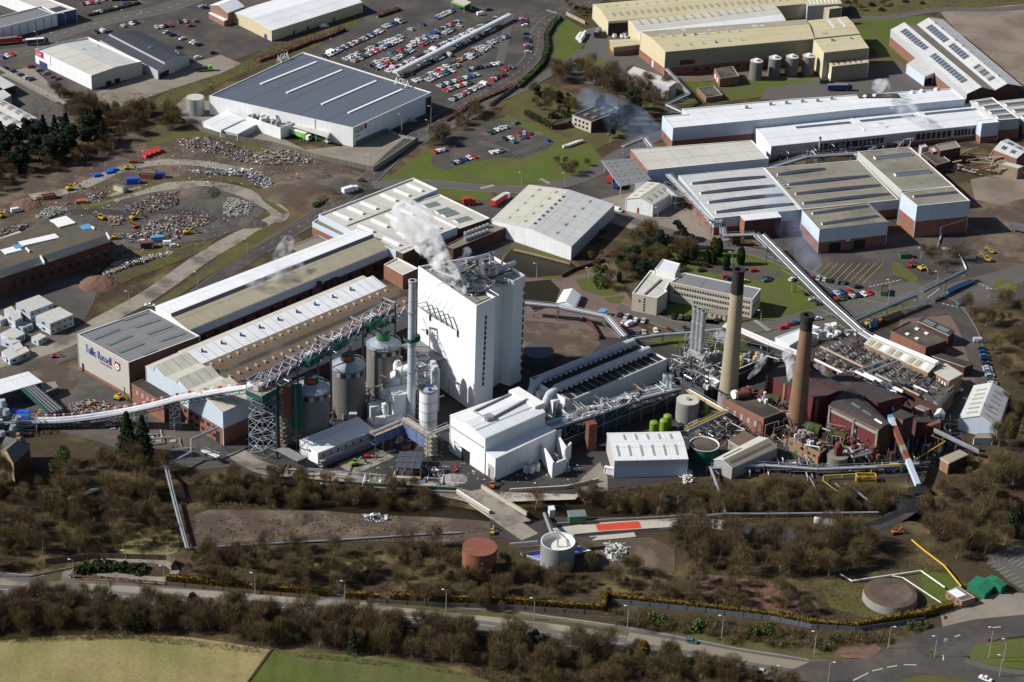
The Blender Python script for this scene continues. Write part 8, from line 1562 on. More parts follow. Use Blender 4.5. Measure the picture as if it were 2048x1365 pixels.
def conifer(seed,H,R,mat,n,shape=J_U,lf=.5):
 rd=random.Random(seed);tk=MB();tk.cyl((0,0,0),max(.15,H*.018),H*.9,'bark_dark',r2=.05,seg=6);tw=Twigs()
 if shape==J_U:
  blobs=[]
  for i in RN_(13):
   t=rd.uniform(.3,.95);rr=R*(1-abs(t-.55)*1.1)*rd.uniform(.5,1);a=rd.uniform(0,2*pi);blobs.append((V((rr*.7*cos(a),rr*.7*sin(a),H*t)),R*rd.uniform(.28,.5)))
  for i in RN_(n):c,r=rd.choice(blobs);v=rv(rd)*r*rd.uniform(.55,1.05);v.z*=.6;tw.quad(c+v,rv(rd)*lf*.5,rv(rd)*lf*.35)
 elif shape==_aP:
  for i in RN_(n):t=rd.random()**.8;lay=.75+.25*sin(t*34+seed);rr=R*(1-t)**.85*lay*(.6+.45*rd.random())+.15;a=rd.uniform(0,2*pi);p=V((rr*cos(a),rr*sin(a),H*(.08+.92*t)-rr*.18));tw.quad(p,V((cos(a),sin(a),-.3))*lf*.5,rv(rd)*lf*.3)
 else:
  for i in RN_(n):t=rd.random();rr=R*sin(pi*min(1,t*.82+.14))**.6*(.8+.25*rd.random());a=rd.uniform(0,2*pi);p=V((rr*cos(a),rr*sin(a),H*t));tw.quad(p,rv(rd)*lf*.4,V((rd.uniform(-.2,.2),rd.uniform(-.2,.2),1))*lf*.5)
 return tk,tw.mesh(_b1,mat)
def shrub(seed,H,R,mat,n,twl=.8,tww=.07,leafy=False):
 rd=random.Random(seed);tk=MB();tw=Twigs()
 for k in RN_(6):a=rd.uniform(0,2*pi);tk.bar((0,0,0),(R*.4*cos(a),R*.4*sin(a),H*.6),.08,_bD)
 lobes=[(V((rd.uniform(-.5,.5)*R,rd.uniform(-.5,.5)*R,0)),rd.uniform(.55,.8)*R,rd.uniform(.6,1)*H)for _ in RN_(5)]
 for i in RN_(n):
  c,r,h=rd.choice(lobes);v=rv(rd);v.z=abs(v.z);q=rd.uniform(.35,1)**.5;p=c+V((v.x*r*q,v.y*r*q,v.z*h*q))
  if leafy:tw.quad(p,rv(rd)*.28,rv(rd)*.2)
  else:tw.tri(p,(V((v.x*.5,v.y*.5,.9))+rv(rd)*.5).normalized()*twl*rd.uniform(.5,1.2),tww*rd.uniform(.6,1.4),rv(rd))
 return tk,tw.mesh(_b1,mat)
KIND={}
def reg(k,items,desc,cat=_bI,trunk='trunk'):
 out=[]
 for tk,me in items:ob=tk.bd(trunk);m2=ob.data;bpy.data.objects.remove(ob);out.append((m2,me))
 KIND[k]=(out,desc,cat,trunk)
reg(_I,[bare_tree(s,9,3.4,_T,_bD,3000,1.4,.06)for s in(1,2,3)],'bare brown')
reg(_0,[bare_tree(s,8.5,3.2,_bg,_bD,3000,1.4,.06)for s in(4,5,6)],'bare olive-tinged')
reg(_af,[bare_tree(s,10,3.6,_a2,_bD,3000,1.4,.06)for s in(7,8)],'bare reddish-brown')
reg(_bk,[bare_tree(s,10,3.6,_a2,_bD,2600,1.3,.05)for s in(9,10)],'thin bare grey')
reg(_au,[shrub(s,2.6,2.4,_T,900)for s in(11,12)]+[shrub(s,2.4,2.2,_bg,900)for s in(13,14)],'low bare bushy',_au,'stems')
reg(_a5,[shrub(s,2.6,2.4,_bE,700,leafy=True)for s in(15,16)],'green leafy',_au,'stems')
reg(_bb,[shrub(s,2.2,2.2,_V,700,leafy=True)for s in(17,18)],'dark evergreen',_au,'stems')
reg(J_U,[conifer(s,10,3.6,_b6,2600,J_U)for s in(21,22,23)],'dark rounded pine',_ao)
reg(_by,[conifer(s,10,3.6,'needle_blue',2400,J_U)for s in(24,)],'blue-green pine',_ao)
reg(_aP,[conifer(s,12,3.2,_b6,2800,_aP)for s in(25,26)],'dark pointed conifer',_ao)
reg(_aD,[conifer(s,8,3.6,_bE,3400,J_U,.34)for s in(31,32)],'bright green bushy')
reg(J_R,[conifer(s,8,1.7,J_R,1500,'col')for s in(27,28)],'slim dark cypress',_ao)
reg(_bz,[conifer(s,7,1.8,_ak,1200,'col')for s in(29,)],'golden-green conifer',_ao)
TREEN=[0]
BASEH={_I:9,_0:8.5,_af:10,_bk:10,_au:2.6,_a5:2.6,_bb:2.2,J_U:10,_by:10,_aP:12,J_R:8,_bz:7,_aD:8}
QUEUE=[]
def tree(kind,x,y,h,label,group=None,rd=random,spread=1.0,z=None,keep=True):
 items,desc,cat,tn=KIND[kind];ms=rd.choice(items);s=h/BASEH[kind];z=tz(x,y)if z is None else z
 e=(kind,ms,x,y,z-.05,s,spread,rd.uniform(0,6.28),label,group,h/(V((x,y,0))-CAM).length*(5 if keep else 1))
 if cat==_bI:QUEUE.append(e)
 else:plant(e)
def plant(e):
 kind,ms,x,y,z,s,spread,rz,label,group,_=e;cat=KIND[kind][2];tn=KIND[kind][3]
 R_=bpy.data.objects.new({_au:_au,_ao:_ao,_bI:'bare_tree'if kind!=_aD else'broadleaf_tree'}[cat],None);COL.objects.link(R_);R_.location=(x,y,z);R_.rotation_euler=(0,0,rz);R_.scale=(s*spread,s*spread,s);R_.empty_display_size=.3
 tag(R_,label,cat,group)
 for nn,me in((tn,ms[0]),(_b1,ms[1])):c=bpy.data.objects.new(nn,me);COL.objects.link(c);c.parent=R_
 TREEN[0]+=1
def flush():
 import numpy as np
 QUEUE.sort(key=lambda e:-e[10]);rest=QUEUE[285:];byw={}
 for e in QUEUE[:285]:plant(e)
 vs=[];fs=[];mi=[];mats=[];off=0;cache={}
 for kind,ms,x,y,z,s,spread,rz,label,group,_ in rest:
  for me in ms:
   if me.name not in cache:
    a=np.empty(len(me.vertices)*3,'f');me.vertices.foreach_get('co',a);me.calc_loop_triangles();t=np.empty(len(me.loop_triangles)*3,'i');me.loop_triangles.foreach_get('vertices',t)
    m=me.materials[0]
    if m not in mats:mats.append(m)
    cache[me.name]=(a.reshape(-1,3),t.reshape(-1,3),mats.index(m))
   a,t,k=cache[me.name];c,q=cos(rz),sin(rz);w=np.empty_like(a);sx=s*spread
   w[:,0]=(a[:,0]*c-a[:,1]*q)*sx+x;w[:,1]=(a[:,0]*q+a[:,1]*c)*sx+y;w[:,2]=a[:,2]*s+z
   vs.append(w);fs.append(t+off);mi.append(np.full(len(t),k,'i'));off+=len(w)
 if not vs:return
 v=np.concatenate(vs);f=np.concatenate(fs).astype('i');mi=np.concatenate(mi);me=bpy.data.meshes.new(_b0);me.vertices.add(len(v));me.vertices.foreach_set('co',v.ravel());me.loops.add(f.size);me.loops.foreach_set('vertex_index',f.ravel());me.polygons.add(len(f));me.polygons.foreach_set('loop_start',np.arange(0,f.size,3,dtype='i'));me.polygons.foreach_set(_bh,mi)
 for m in mats:me.materials.append(m)
 me.update(calc_edges=True);o=bpy.data.objects.new(_b0,me);COL.objects.link(o);tag(o,'farther bare trees of the woods and tree belts',kind=_bu);print(_b0,len(rest),len(f))
def wood(pts,n,kinds,hr,where,group,seed,mind=2.5,spread=1.0):
 rd=random.Random(seed);L=sorted(scatter(pts,n,seed,mind));cnt={};tot={};ks=[rd.choice(kinds)for _ in L]
 for k in ks:tot[k]=tot.get(k,0)+1
 for(x,y),k in zip(L,ks):
  c=cnt.get(k,0);cnt[k]=c+1;d=KIND[k][1];cat=KIND[k][2]
  w={_bI:_bI,_au:'bush',_ao:_bI}[cat]
  lab=('%s %s from the left %s'%(ordn(c),(d+' '+w).replace('pine tree',J_U).replace('conifer tree',_ao).replace('cypress tree',J_R).replace('bushy bush','bush'),where))if tot[k]>1 else'%s %s'%((d+' '+w).replace('pine tree',J_U).replace('conifer tree',_ao).replace('cypress tree',J_R).replace('bushy bush','bush'),where)
  h=rd.uniform(hr[0]*.6,hr[1]*1.12)*(1 if cat!=_au else.42);tree(k,x,y,h,lab,group,rd,spread*rd.uniform(.85,1.25),keep=False)
BR=[_I,_I,_0,_af]
wood([(-60,1200),(150,1205),(420,1222),(700,1245),(950,1268),(1000,1335),(880,1325),(700,1300),(520,1292),(400,1268),(200,1262),(0,1272),(-60,1275)],221,BR,(6.5,9.5),'in the belt beside the fields','bare trees of the roadside belt',101,1.68)
wood([(950,1262),(1150,1285),(1330,1315),(1480,1345),(1600,1375),(1560,1420),(1200,1420),(1060,1380),(980,1345)],126,BR+[_0],(6,9),'in the lower right roadside belt','bare trees of the roadside belt',102,1.68)
wood([(-60,1000),(120,1020),(330,1010),(350,1060),(330,1110),(200,1115),(60,1120),(0,1150),(-60,1150)],70,BR+[_0],(6,9),'in the riverside wood at the left','bare trees of the riverside wood',103,1.94)
wood([(-60,905),(110,960),(270,900),(310,920),(335,960),(320,1000),(200,1010),(80,1000),(-60,985)],49,BR+[_bk],(7,10),'around the ruined house','bare trees around the ruined house',104,2.16)
wood([(385,955),(500,955),(640,970),(850,985),(860,1015),(700,1008),(520,1005),(390,1010)],81,[_0,_I],(5,7.5),'below the site track','bare trees of the river bank',105,1.66)
wood([(380,1105),(620,1095),(900,1095),(915,1150),(1070,1160),(1070,1235),(900,1215),(700,1195),(500,1185),(360,1170)],115,BR+[_0],(4.5,7.5),'above the clipped hedge','bare trees above the clipped hedge',106,1.94)
wood([(1000,1125),(1180,1140),(1350,1150),(1500,1170),(1640,1210),(1600,1240),(1400,1215),(1210,1195),(1080,1190),(1000,1170)],59,BR+[_0],(4.5,7.5),'on the slope right of the clarifier','bare trees right of the clarifier',107,2.07)
wood([(1350,1060),(1560,1075),(1700,1070),(1760,1100),(1700,1150),(1560,1160),(1400,1140),(1340,1100)],60,BR,(8,11),'in the wood left of the domed reservoir','bare trees left of the reservoir',108,2.21)
wood([(1170,975),(1260,990),(1420,985),(1540,965),(1700,985),(1830,1000),(1760,1025),(1560,1030),(1300,1030),(1180,1010)],108,[_0,_I,_bk],(5.5,8),'on the bank before the clean store','bare trees of the river bank',109,1.68)
wood([(1870,990),(1960,900),(2060,860),(2200,900),(2200,1060),(2060,1075),(1960,1110),(1900,1120),(1840,1060),(1800,1050)],85,BR,(7,11),'in the wood at the lower right','bare trees of the right wood',110,2.21)
wood([(2000,760),(2060,640),(2200,620),(2200,900),(2060,880),(1990,880)],53,BR,(7,10),'in the wood beside the white-walled shed','bare trees of the right wood',111,2.3)
wood([(1930,620),(2000,600),(2060,620),(2060,700),(1990,740),(1955,680)],17,[_I,_0],(6,9),'in the triangle beside the road junction','bare trees at the road junction',112,2.3)
wood([(110,175),(150,200),(215,225),(330,225),(370,250),(300,275),(200,262),(120,240)],66,[_I,_I,_af],(6,9),'behind the scrap yard fence','bare trees behind the scrap yard',113,2.07)
wood([(-60,270),(60,262),(200,245),(215,290),(120,330),(30,345),(-60,350)],58,[J_U,J_U,_aP],(10,13),'in the dark plantation at the left edge','conifers of the left plantation',114,2.38)
wood([(-60,350),(60,340),(180,300),(260,270),(240,300),(120,345),(20,385),(-60,400)],48,[_I,_af],(5,8),'in front of the dark plantation','bare trees before the plantation',115,1.94)
wood([(1105,140),(1180,135),(1310,170),(1350,190),(1310,225),(1200,180),(1110,165)],57,[_bk,_bk,_I],(8,11),'in the smoky grove','bare trees of the smoky grove',116,2.02)
wood([(1200,230),(1290,215),(1310,240),(1260,270),(1210,285)],16,[_by,_I,J_U],(8,12),'in the blue smoke beside the two-storey cream office','trees in the blue smoke',117,1.84)
wood([(1060,188),(1080,183),(1150,210),(1160,230),(1120,245),(1060,215)],21,[J_U,_I,_0,_bb],(6,8),'inside the clipped hedge garden','trees in the hedge garden',118,1.84)
wood([(1235,505),(1290,470),(1370,470),(1390,510),(1340,555),(1240,560)],40,[J_U,_I,J_U,_0],(7,10),'in the grove left of the office block','trees left of the office block',119,1.84)
wood([(1150,520),(1240,500),(1250,560),(1220,590),(1200,570),(1180,540)],15,[_I,_0,_a5],(5,8),'beside the square lawn left of the office','trees beside the square lawn',120,1.59)
wood([(1840,510),(1900,480),(1930,520),(1900,555),(1860,550)],7,[_I,_af],(7,9),'by the canal mouth at the right yard','bare trees by the canal mouth',121,2.16)
wood([(840,290),(900,260),(960,215),(990,212),(920,260),(850,310)],15,[_I,_af],(5,8),'along the drive left of the visitor car park','bare trees along the drive',122,2.16)
wood([(1100,330),(1170,325),(1190,345),(1130,355)],7,[_I],(5,7),'at the right tip of the bright lawn','bare trees on the lawn tip',123,2.16)
wood([(1690,0),(1800,-15),(1850,10),(1780,25),(1700,30)],15,[_I,_bb],(4,6),'behind the cream factory at the top','trees behind the cream factory',124,2.16)
wood([(1130,0),(1190,20),(1190,40),(1140,30)],10,[_I,_bb],(3,5),'by the top bend of the access road','trees by the access road bend',125,1.8)
wood([(1215,1218),(1400,1240),(1560,1258),(1660,1275),(1740,1265),(1850,1250),(1840,1262),(1760,1285),(1660,1300),(1500,1292),(1300,1262),(1225,1245)],82,[_au,_au,_a5,_au],(5.5,7.5),'in the thicket between fence and cycle path','bushes between fence and path',126,1.44)
for k,(pt,kd,h,lab)in EN_(((A2(1010,900),_aP,19,'tallest dark conifer standing before the white conveyor'),(A2(1130,915),_aP,18,'second tall dark conifer, right of the first before the conveyor'),(B0(1465,1150),_by,9,'blue-green pine on the verge by the supermarket yard'),(B3(1700,560),_0,7,'bare olive tree right in front of the rust red tank'),(B3(1800,580),_I,6.5,'bare brown tree before the right half of the rust red tank'),(B3(1620,600),_0,7,'bare olive tree at the left foot of the rust red tank'),(B3(1900,560),_I,6,'bare brown tree between the two tanks'),(C3(250,560),_0,6,'bare olive tree before the white clarifier'),(C3(420,540),_I,6,'bare brown tree at the right foot of the clarifier'),(C1(1605,640),_bz,7,'golden-topped conifer beside the works road'),(C1(1640,680),J_R,9,'dark cypress right of the golden conifer'),(C1(1815,745),J_R,9,'lone cypress standing on the lawn'),(C1(1700,790),J_R,8,'cypress nearest the rear office car park'),(C1(1385,720),J_R,9,'leftmost cypress of the dark row behind the lift tower'),(C1(1440,735),J_R,8,'second cypress of the dark row behind the lift tower'),(C1(1550,740),J_R,7,'third cypress of the dark row behind the lift tower'),(C1(1600,745),J_R,7,'fourth cypress of the dark row behind the lift tower'),(C1(860,880),J_R,5,'small cypress at the corner of the square lawn'),(D3(1965,210),J_R,13,'tall narrow cypress at the right edge'),(B3(775,1130),_aP,10,'lone dark conifer in the roadside belt'),(A3(1540,830),J_U,9,'dark pine beside the main road at the left'),(A3(1440,850),J_U,7,'smaller dark pine left of its neighbour by the main road'),(A3(1760,860),J_U,6,'small dark pine right of its neighbour by the main road'),(A3(1100,960),_aP,8,'slim dark conifer deep in the roadside belt'),(A3(1310,930),_0,6,'yellow-green rounded tree beside the dark pines'),(C3(190,1060),J_U,6,'dark pine at the road edge, bottom centre'),(C3(1050,1190),_bz,8,'pale larch rising over the main road'),(C3(930,1210),J_U,6,'dark pine left of the pale larch'),(C3(1570,1330),J_U,7,'dark pine at the bottom edge left of the silver car'),(C3(1650,1345),_bb,3,'dark bush at the bottom edge beside the pine'),(C3(1960,1359),J_U,5,'dark pine at the bottom edge beside the silver car'),(C3(1475,590),_af,11,'broad bare tree with a pale trunk above the clipped hedge'),(C1(1000,600),_I,10,'wide bare tree at the corner of the warehouse parking'),(B3(1410,300),_af,10,'large bare tree left of the rust red tank'),(B3(1180,340),_af,11,'large bare tree leaning over the demolition plot'),(C2(200,1300),_bk,11,'thin bare tree rising from the river left of the cabins'),(C2(600,1260),_af,11,'bare tree on the quay in front of the cream corner'),(A3(625,180),_bk,10,'lone thin trunk in the riverside clearing'),(D3(1540,310),_af,12,'tall bare tree with pale trunk at the right'),(D3(1480,290),_af,11,'tall bare tree just left of the pale-trunked one'),(D3(940,800),_bz,3.5,'golden bush in front of the domed reservoir'),(A2(510,980),_aD,8,'bright green bush tree beside the ruined house'),(A2(430,1060),_aD,6,'second bright green bush tree below the ruined house'),(C1(1120,790),_aD,6,'bright green bush beside the lift tower'))):
 p=P(*pt);tree(kd,p.x,p.y,h,lab,None,random.Random(k),1.0)
for k in RN_(9):p=P(*A3(640+k*58,455+abs(k-4)*6));tree(_bb,p.x,p.y,3.2,ordn(k)+' dark evergreen bush from the left inside the path loop','bushes in the path loop',random.Random(k))
def hedge(label,pts,h,w,mat,dens=26,name='hedge',seed=1,lf=.42):
 rd=random.Random(seed);tw=Twigs();W=[P(*p)for p in pts]
 for i in RN_(len(W)-1):
  a,b=W[i],W[i+1];L=(b-a).length;e=(b-a)/L;n=V((-e.y,e.x,0))
  for k in RN_(int(L*dens*h/2)):
   t=rd.random();lump=.82+.25*noise.noise(V((t*L*.45,i*7.1,seed)));z=h*lump*rd.random()**.7;o=rd.uniform(-1,1)*w/2
   if z<h*.7:o=math.copysign(w/2*rd.uniform(.75,1.05),o)
   p=a+e*(t*L)+n*o+V((0,0,z));tw.quad(p,rv(rd)*lf*.5,V((rd.uniform(-.3,.3),rd.uniform(-.3,.3),1))*lf*.55)
  k=len(tw.v);hh=h*.66;c=[a-n*w*.32,b-n*w*.32,b+n*w*.32,a+n*w*.32];tw.v+=[tuple(q)for q in c]+[tuple(q+V((0,0,hh)))for q in c];tw.f+=[(k,k+1,k+5,k+4),(k+1,k+2,k+6,k+5),(k+2,k+3,k+7,k+6),(k+3,k,k+4,k+7),(k+4,k+5,k+6,k+7)]
 me=tw.mesh(name,mat)
 for v in me.vertices:v.co-=W[0]
 o=bpy.data.objects.new(name,me);COL.objects.link(o);o.location=W[0];return tag(o,label,'hedge')
hedge('golden clipped hedge, left run beside the main road',[A3(1310,560),A3(1600,590),A3(2048,640),B3(560,675)],3.8,1.8,_ak,seed=1)
hedge('golden clipped hedge, short middle run above the grass verge',[B3(700,700),B3(870,700),B3(980,715)],4.0,2,_ak,seed=2)
hedge('golden clipped hedge, long straight run in the middle',[B3(1060,705),B3(1500,720),B3(2040,742),C3(300,765),C3(725,795)],3.8,1.8,_ak,seed=3)
hedge('golden clipped hedge, tall end piece turning the corner',[C3(725,800),C3(745,700)],5.0,2.2,_ak,seed=4)
hedge('golden clipped hedge running right above the grey fence',[C3(760,700),C3(1300,760),C3(2040,845),D3(350,910),D3(700,935)],3.5,1.8,_ak,seed=5)
hedge('golden clipped hedge rounding the domed reservoir',[D3(720,935),D3(1000,880),D3(1250,840),D3(1480,770)],3.8,2.0,_ak,seed=6)
hedge('low bronze planting strip beside the bus turning place',[A3(560,530),A3(800,550),A3(1280,590)],1.2,1.6,_a0,seed=7)
hedge('dark hedge winding along the supermarket access road',[(1120,38),(1105,52),(1093,75),(1095,100),(1085,128),(1060,155),(1035,177)],2.6,3.0,_V,seed=8)
hedge('red-brown hedge between the two car parks',[B0(20,490),B0(200,430),B0(430,340),B0(560,300),B0(700,240)],2.4,3.5,_a0,seed=9);hedge('reddish upper hedge at the car park corner',[B0(960,140),B0(1140,80)],2.2,3.0,_a0,seed=10)
hedge('brown hedge along the lower road of the supermarket',[B0(1500,960),B0(1700,830),B0(1850,760),B0(2048,680)],1.6,2.0,_a0,seed=11);hedge('tall clipped green hedge of the garden by the cream office',[C0(125,905),C0(200,950),C0(340,1020),C0(450,960)],4.0,2.4,_V,seed=12)
hedge('dark hedge around the rear office lawn',[C1(1320,690),C1(1410,740),C1(1560,770)],3,2,_V,seed=13);hedge('green hedge on the spoil heap side of the works road',[B1(460,300),B1(600,230),B1(720,180),B1(850,90)],2.0,2.2,_V,seed=14)
hedge('scrubby hedge beside the top retail road',[A0(690,130),A0(900,80),A0(1100,30)],1.6,2,_V,seed=15)
def scrub(name,label,pts,n,mat,seed,hr=(.5,1.6),wr=.1,k=7,avoid=None):
 rd=random.Random(seed);tw=Twigs()
 for x,y in scatter(pts,n,seed):
  if noise.noise(V((x*.06,y*.06,seed)))<-.12 and rd.random()<.8:continue
  z=tz(x,y);c=V((x,y,z));s=rd.uniform(*hr)
  for i in RN_(k):d=V((rd.uniform(-.8,.8),rd.uniform(-.8,.8),rd.uniform(.4,1))).normalized()*s*rd.uniform(.6,1.2);tw.tri(c+V((rd.uniform(-1,1),rd.uniform(-1,1),0))*s*.5,d,wr*rd.uniform(.7,1.6),rv(rd))
 o=bpy.data.objects.new(name,tw.mesh(name,mat));COL.objects.link(o);tag(o,label,kind=_bu)
scrub(_1,'brown undergrowth of the roadside belt',[(-100,1200),(400,1215),(950,1262),(1300,1305),(1600,1360),(1500,1420),(1060,1400),(900,1330),(700,1305),(400,1275),(-100,1285)],16000,_T,201,(.5,2.2),.09)
scrub(_1,'olive undergrowth on the slope above the hedge',[(360,1100),(900,1090),(1340,1140),(1560,1150),(1900,1130),(1660,1250),(1200,1195),(900,1190),(500,1180),(350,1165)],8000,_bg,202,(.4,1.3))
scrub(_1,'undergrowth of the riverside wood at the left',[(-100,900),(110,940),(290,880),(400,960),(380,1100),(200,1125),(-100,1165)],11000,_T,203,(.5,2),.09)
scrub(_1,'undergrowth of the river bank',[(385,955),(640,970),(860,985),(1180,985),(1420,960),(1560,960),(1860,980),(1830,1020),(1500,1060),(1200,1035),(880,1030),(640,1018),(390,1020)],12000,_T,204,(.4,1.8),.09)
scrub(_1,'undergrowth of the right wood',[(1830,1000),(1990,860),(2060,640),(2200,620),(2200,1100),(1960,1130),(1800,1070),(1440,1075),(1400,1150),(1640,1180),(1900,1140)],8000,_T,205)
scrub(_1,'undergrowth between supermarket yard and scrap yard',[(-60,260),(120,180),(420,190),(330,240),(300,285),(100,345),(-60,400)],5000,_T,206,(.4,1.2))
scrub(_a6,'dry tufted grass on the banks of the haul track',[(170,560),(430,478),(340,530),(230,585)],1500,_aS,207,(.3,.7));scrub(_a6,'dry tufts around the edges of the pasture',[(-60,1270),(250,1268),(540,1298),(900,1340),(980,1362),(880,1345),(540,1310),(250,1280),(-60,1290)],2500,_aS,208,(.3,.8))
scrub(_1,'scrub in the thicket beside the cycle path',[(1215,1218),(1560,1258),(1740,1262),(1850,1250),(1760,1285),(1660,1300),(1300,1262)],3000,_T,209)
scrub(_a6,'pale tufts on the demolition plot edges',[(360,1040),(870,1035),(1005,1060),(900,1090),(400,1098)],900,_a2,210,(.3,.9));scrub(_a6,'tufts of rough grass round the domed reservoir',[(1600,1190),(1700,1150),(1900,1180),(1820,1235),(1640,1230)],2500,_aS,211,(.2,.6))
scrub(_1,'brambles on the bank behind the cream factory',[(1690,-10),(2300,-60),(2300,-10),(2020,10),(1780,30),(1700,36)],2000,_T,212);scrub(_1,'scrub on the bank left of the supermarket',[(300,190),(440,150),(600,60),(700,30),(730,42),(600,105),(420,185),(370,190)],2200,_T,213,(.4,1.0))
flush()
print('trees',TREEN[0])
def heap(label,pts,n,mats,seed,smax=1.6,name='scrap_heap',hmax=1.6,kind=_bu):
 rd=random.Random(seed);mb=MB();L=scatter(pts,n,seed);c=V((sum(a for a,_ in L)/len(L),sum(b for _,b in L)/len(L),0));R=max(hypot(a-c.x,b-c.y)for a,b in L)
 for x,y in L:
  z=max(0,(1-hypot(x-c.x,y-c.y)/R))*hmax*rd.random();s=rd.uniform(.2,smax)*rd.random()**1.6+.2;m=rd.choice(mats);r=rd.uniform(0,3.14)
  if rd.random()<.35:a=V((x,y,z+.1));mb.bar(a,a+V((cos(r),sin(r),rd.uniform(-.05,.25)))*s*2.6,.22,m)
  else:mb.box((x,y,z),s*rd.uniform(.6,1.6),s,s*rd.uniform(.3,.8)+.1,m,r)
 return tag(mb.bd(name),label,kind=kind)
RUB=[J_k,_l,_d,J_w,_4];SCR=[_t,_aZ,_d,_h,_l,J_w,_b,_c,_b,_t,_e]
for(pts,n,m,s,lab)in(([A1(980,310),A1(1240,200),A1(1400,170),A1(1390,290),A1(1200,340),A1(1000,330)],230,SCR+[_P,_aZ],1,'long rusty scrap metal heap in the yard'),([A1(850,370),A1(960,380),A1(990,430),A1(860,450)],90,RUB+[_P],2,'small mixed scrap pile by the left excavator'),([A1(1000,520),A1(1200,420),A1(1400,370),A1(1640,360),A1(1650,430),A1(1500,470),A1(1380,560),A1(1200,570),A1(1010,580)],520,SCR+RUB+[_a,_an],3,'largest sorted scrap heap with white and blue pieces'),([A1(1750,330),A1(1800,220),A1(1900,240),A1(1990,300),A1(1960,360),A1(1800,380)],230,[_l,J_k,_d],4,'pale concrete rubble heap at the track bend'),([A1(810,820),A1(900,740),A1(1080,720),A1(1340,640),A1(1370,660),A1(1150,730),A1(960,790),A1(850,840)],240,RUB+[_a],5,'pale rubble row on top of the grassy bank'),([A1(270,380),A1(400,300),A1(520,300),A1(540,330),A1(380,390)],150,[_l,_d,J_k],6,'pale rubble pile behind the old mill'),([A0(1400,1100),A0(1640,1090),A0(2048,1220),B0(60,1300),A0(1980,1300),A0(1700,1220),A0(1500,1180),A0(1400,1140)],330,SCR+[_l,J_w,_a,_an],7,'long stockpile of timber and beams under the store fence'),([B0(0,1200),B0(200,1180),B0(300,1190),B0(420,1260),B0(560,1290),B0(300,1300),B0(100,1310),B0(0,1290)],230,[_l,J_w,_4,_d],8,'brick rubble heap below the supermarket fence'),([A1(1440,10),A1(1700,0),B1(0,20),B1(160,120),B1(100,170),A1(1900,60),A1(1600,40)],230,[_c,_a,_h,_b],9,'laid out grey steel sections above the haul track'),([A1(680,200),A1(880,180),A1(870,220),A1(700,260)],70,SCR,10,'thin scatter of scrap on the haul road verge'),([A1(100,290),A1(200,250),A1(330,200),A1(300,280),A1(140,310)],60,[_aw,_4,J_w,_l],11,'low brown spoil and timber by the orange skip'),([A1(0,470),A1(220,430),A1(180,480),A1(0,540)],110,SCR,12,'scrap strip behind the white-patched mill roof'),([C3(750,270),C3(930,280),C3(900,420),C3(760,400)],120,[_a,_c,_l,_d],13,'heap of white beams beside the clarifier'),([B3(840,40),B3(1050,40),B3(1040,110),B3(860,90)],40,[_a,_c,_b],14,'offcuts of white cladding on the demolition plot'),([B2(1350,1000),B2(1500,1040),B2(1480,1100),B2(1380,1080)],60,[_a,J_w,_an,_t,_h],15,'building materials beside the blue skip'),([C2(1340,1060),C2(1430,1030),C2(1440,1130),C2(1360,1140)],45,[_a,_a,_c],16,'bundles wrapped in white sheeting by the river'),([A2(200,560),A2(330,560),A2(700,480),A2(900,520),A2(620,600),A2(300,600)],130,[J_w,_l,_t,_h],17,'timber and debris of the building site by the conveyor'),([B1(480,180),B1(300,240),B1(330,330),B1(420,330)],0,RUB,18,'x'),([B2(100,1060),B2(420,1120),B2(700,1160),B2(400,1150)],60,[_a,J_w,_t,_B],19,'litter of materials along the river fence'),([D0(1300,1320),D0(1500,1290),D0(1700,1359),D0(1400,1359)],80,[J_w,_l,_t],20,'planks and rubble in the cramped yard'),([B2(1180,690),B2(1350,720),B2(1300,860),B2(1100,820)],90,[J_w,_a,_t,_c],23,'stacked timber between the blue gantries'),([A1(760,760),A1(1060,620),A1(900,740)],0,RUB,24,'x')):
 if n:heap(lab,pts,int(n*2.6),m,s,.95,hmax=1.8)
heap('small debris strewn over the scrap yard',[(60,400),(250,300),(380,290),(560,300),(720,350),(640,410),(520,380),(350,370),(240,400),(540,430),(480,470),(260,530),(180,560),(150,430)],1500,SCR+[_l,_a,_e,_aO],41,.5,hmax=.1,name=_bV)
heap('small debris over the power plant building site',[(440,880),(700,930),(900,960),(1150,980),(1200,940),(1000,900),(800,880),(600,860)],420,[J_w,_d,_a,_h,_t,_e],42,.45,hmax=.1,name=_bV)
heap('dark and pale debris in the old mill yards',[(1400,900),(1560,960),(1900,950),(1900,850),(1760,780),(1560,830)],520,[_e,_b,_d,_t,J_k],43,.6,hmax=.1,name=_bV)
heap('broken bits over the demolition plot',[(370,1045),(640,1025),(870,1040),(1000,1060),(900,1080),(400,1092)],500,[_4,_e,_aw,J_k],44,.3,hmax=.1,name=_bV)
def mound(label,c,rx,ry,h,mat,seed,name='spoil_heap'):
 c=P(*c);v=[];f=[];n=22;m=9
 for j in RN_(m+1):
  for i in RN_(n):
   a=2*pi*i/n;t=j/m;q=1+.25*noise.noise(V((cos(a)*1.5,sin(a)*1.5,seed)));r=(1-t)*q;z=h*(1-(1-t)**1.7)+.35*noise.noise(V((cos(a)*r*4,sin(a)*r*4,seed+3)))*(t>0);v.append((rx*r*cos(a),ry*r*sin(a),z if j else-.1))
 for j in RN_(m):
  for i in RN_(n):f.append((j*n+i,j*n+(i+1)%n,(j+1)*n+(i+1)%n,(j+1)*n+i))
 f.append(tuple(m*n+i for i in RN_(n)))
 me=bpy.data.meshes.new(name);me.from_pydata(v,[],f);me.materials.append(M(mat));me.update();o=bpy.data.objects.new(name,me);COL.objects.link(o);o.location=c;tag(o,label,'heap')
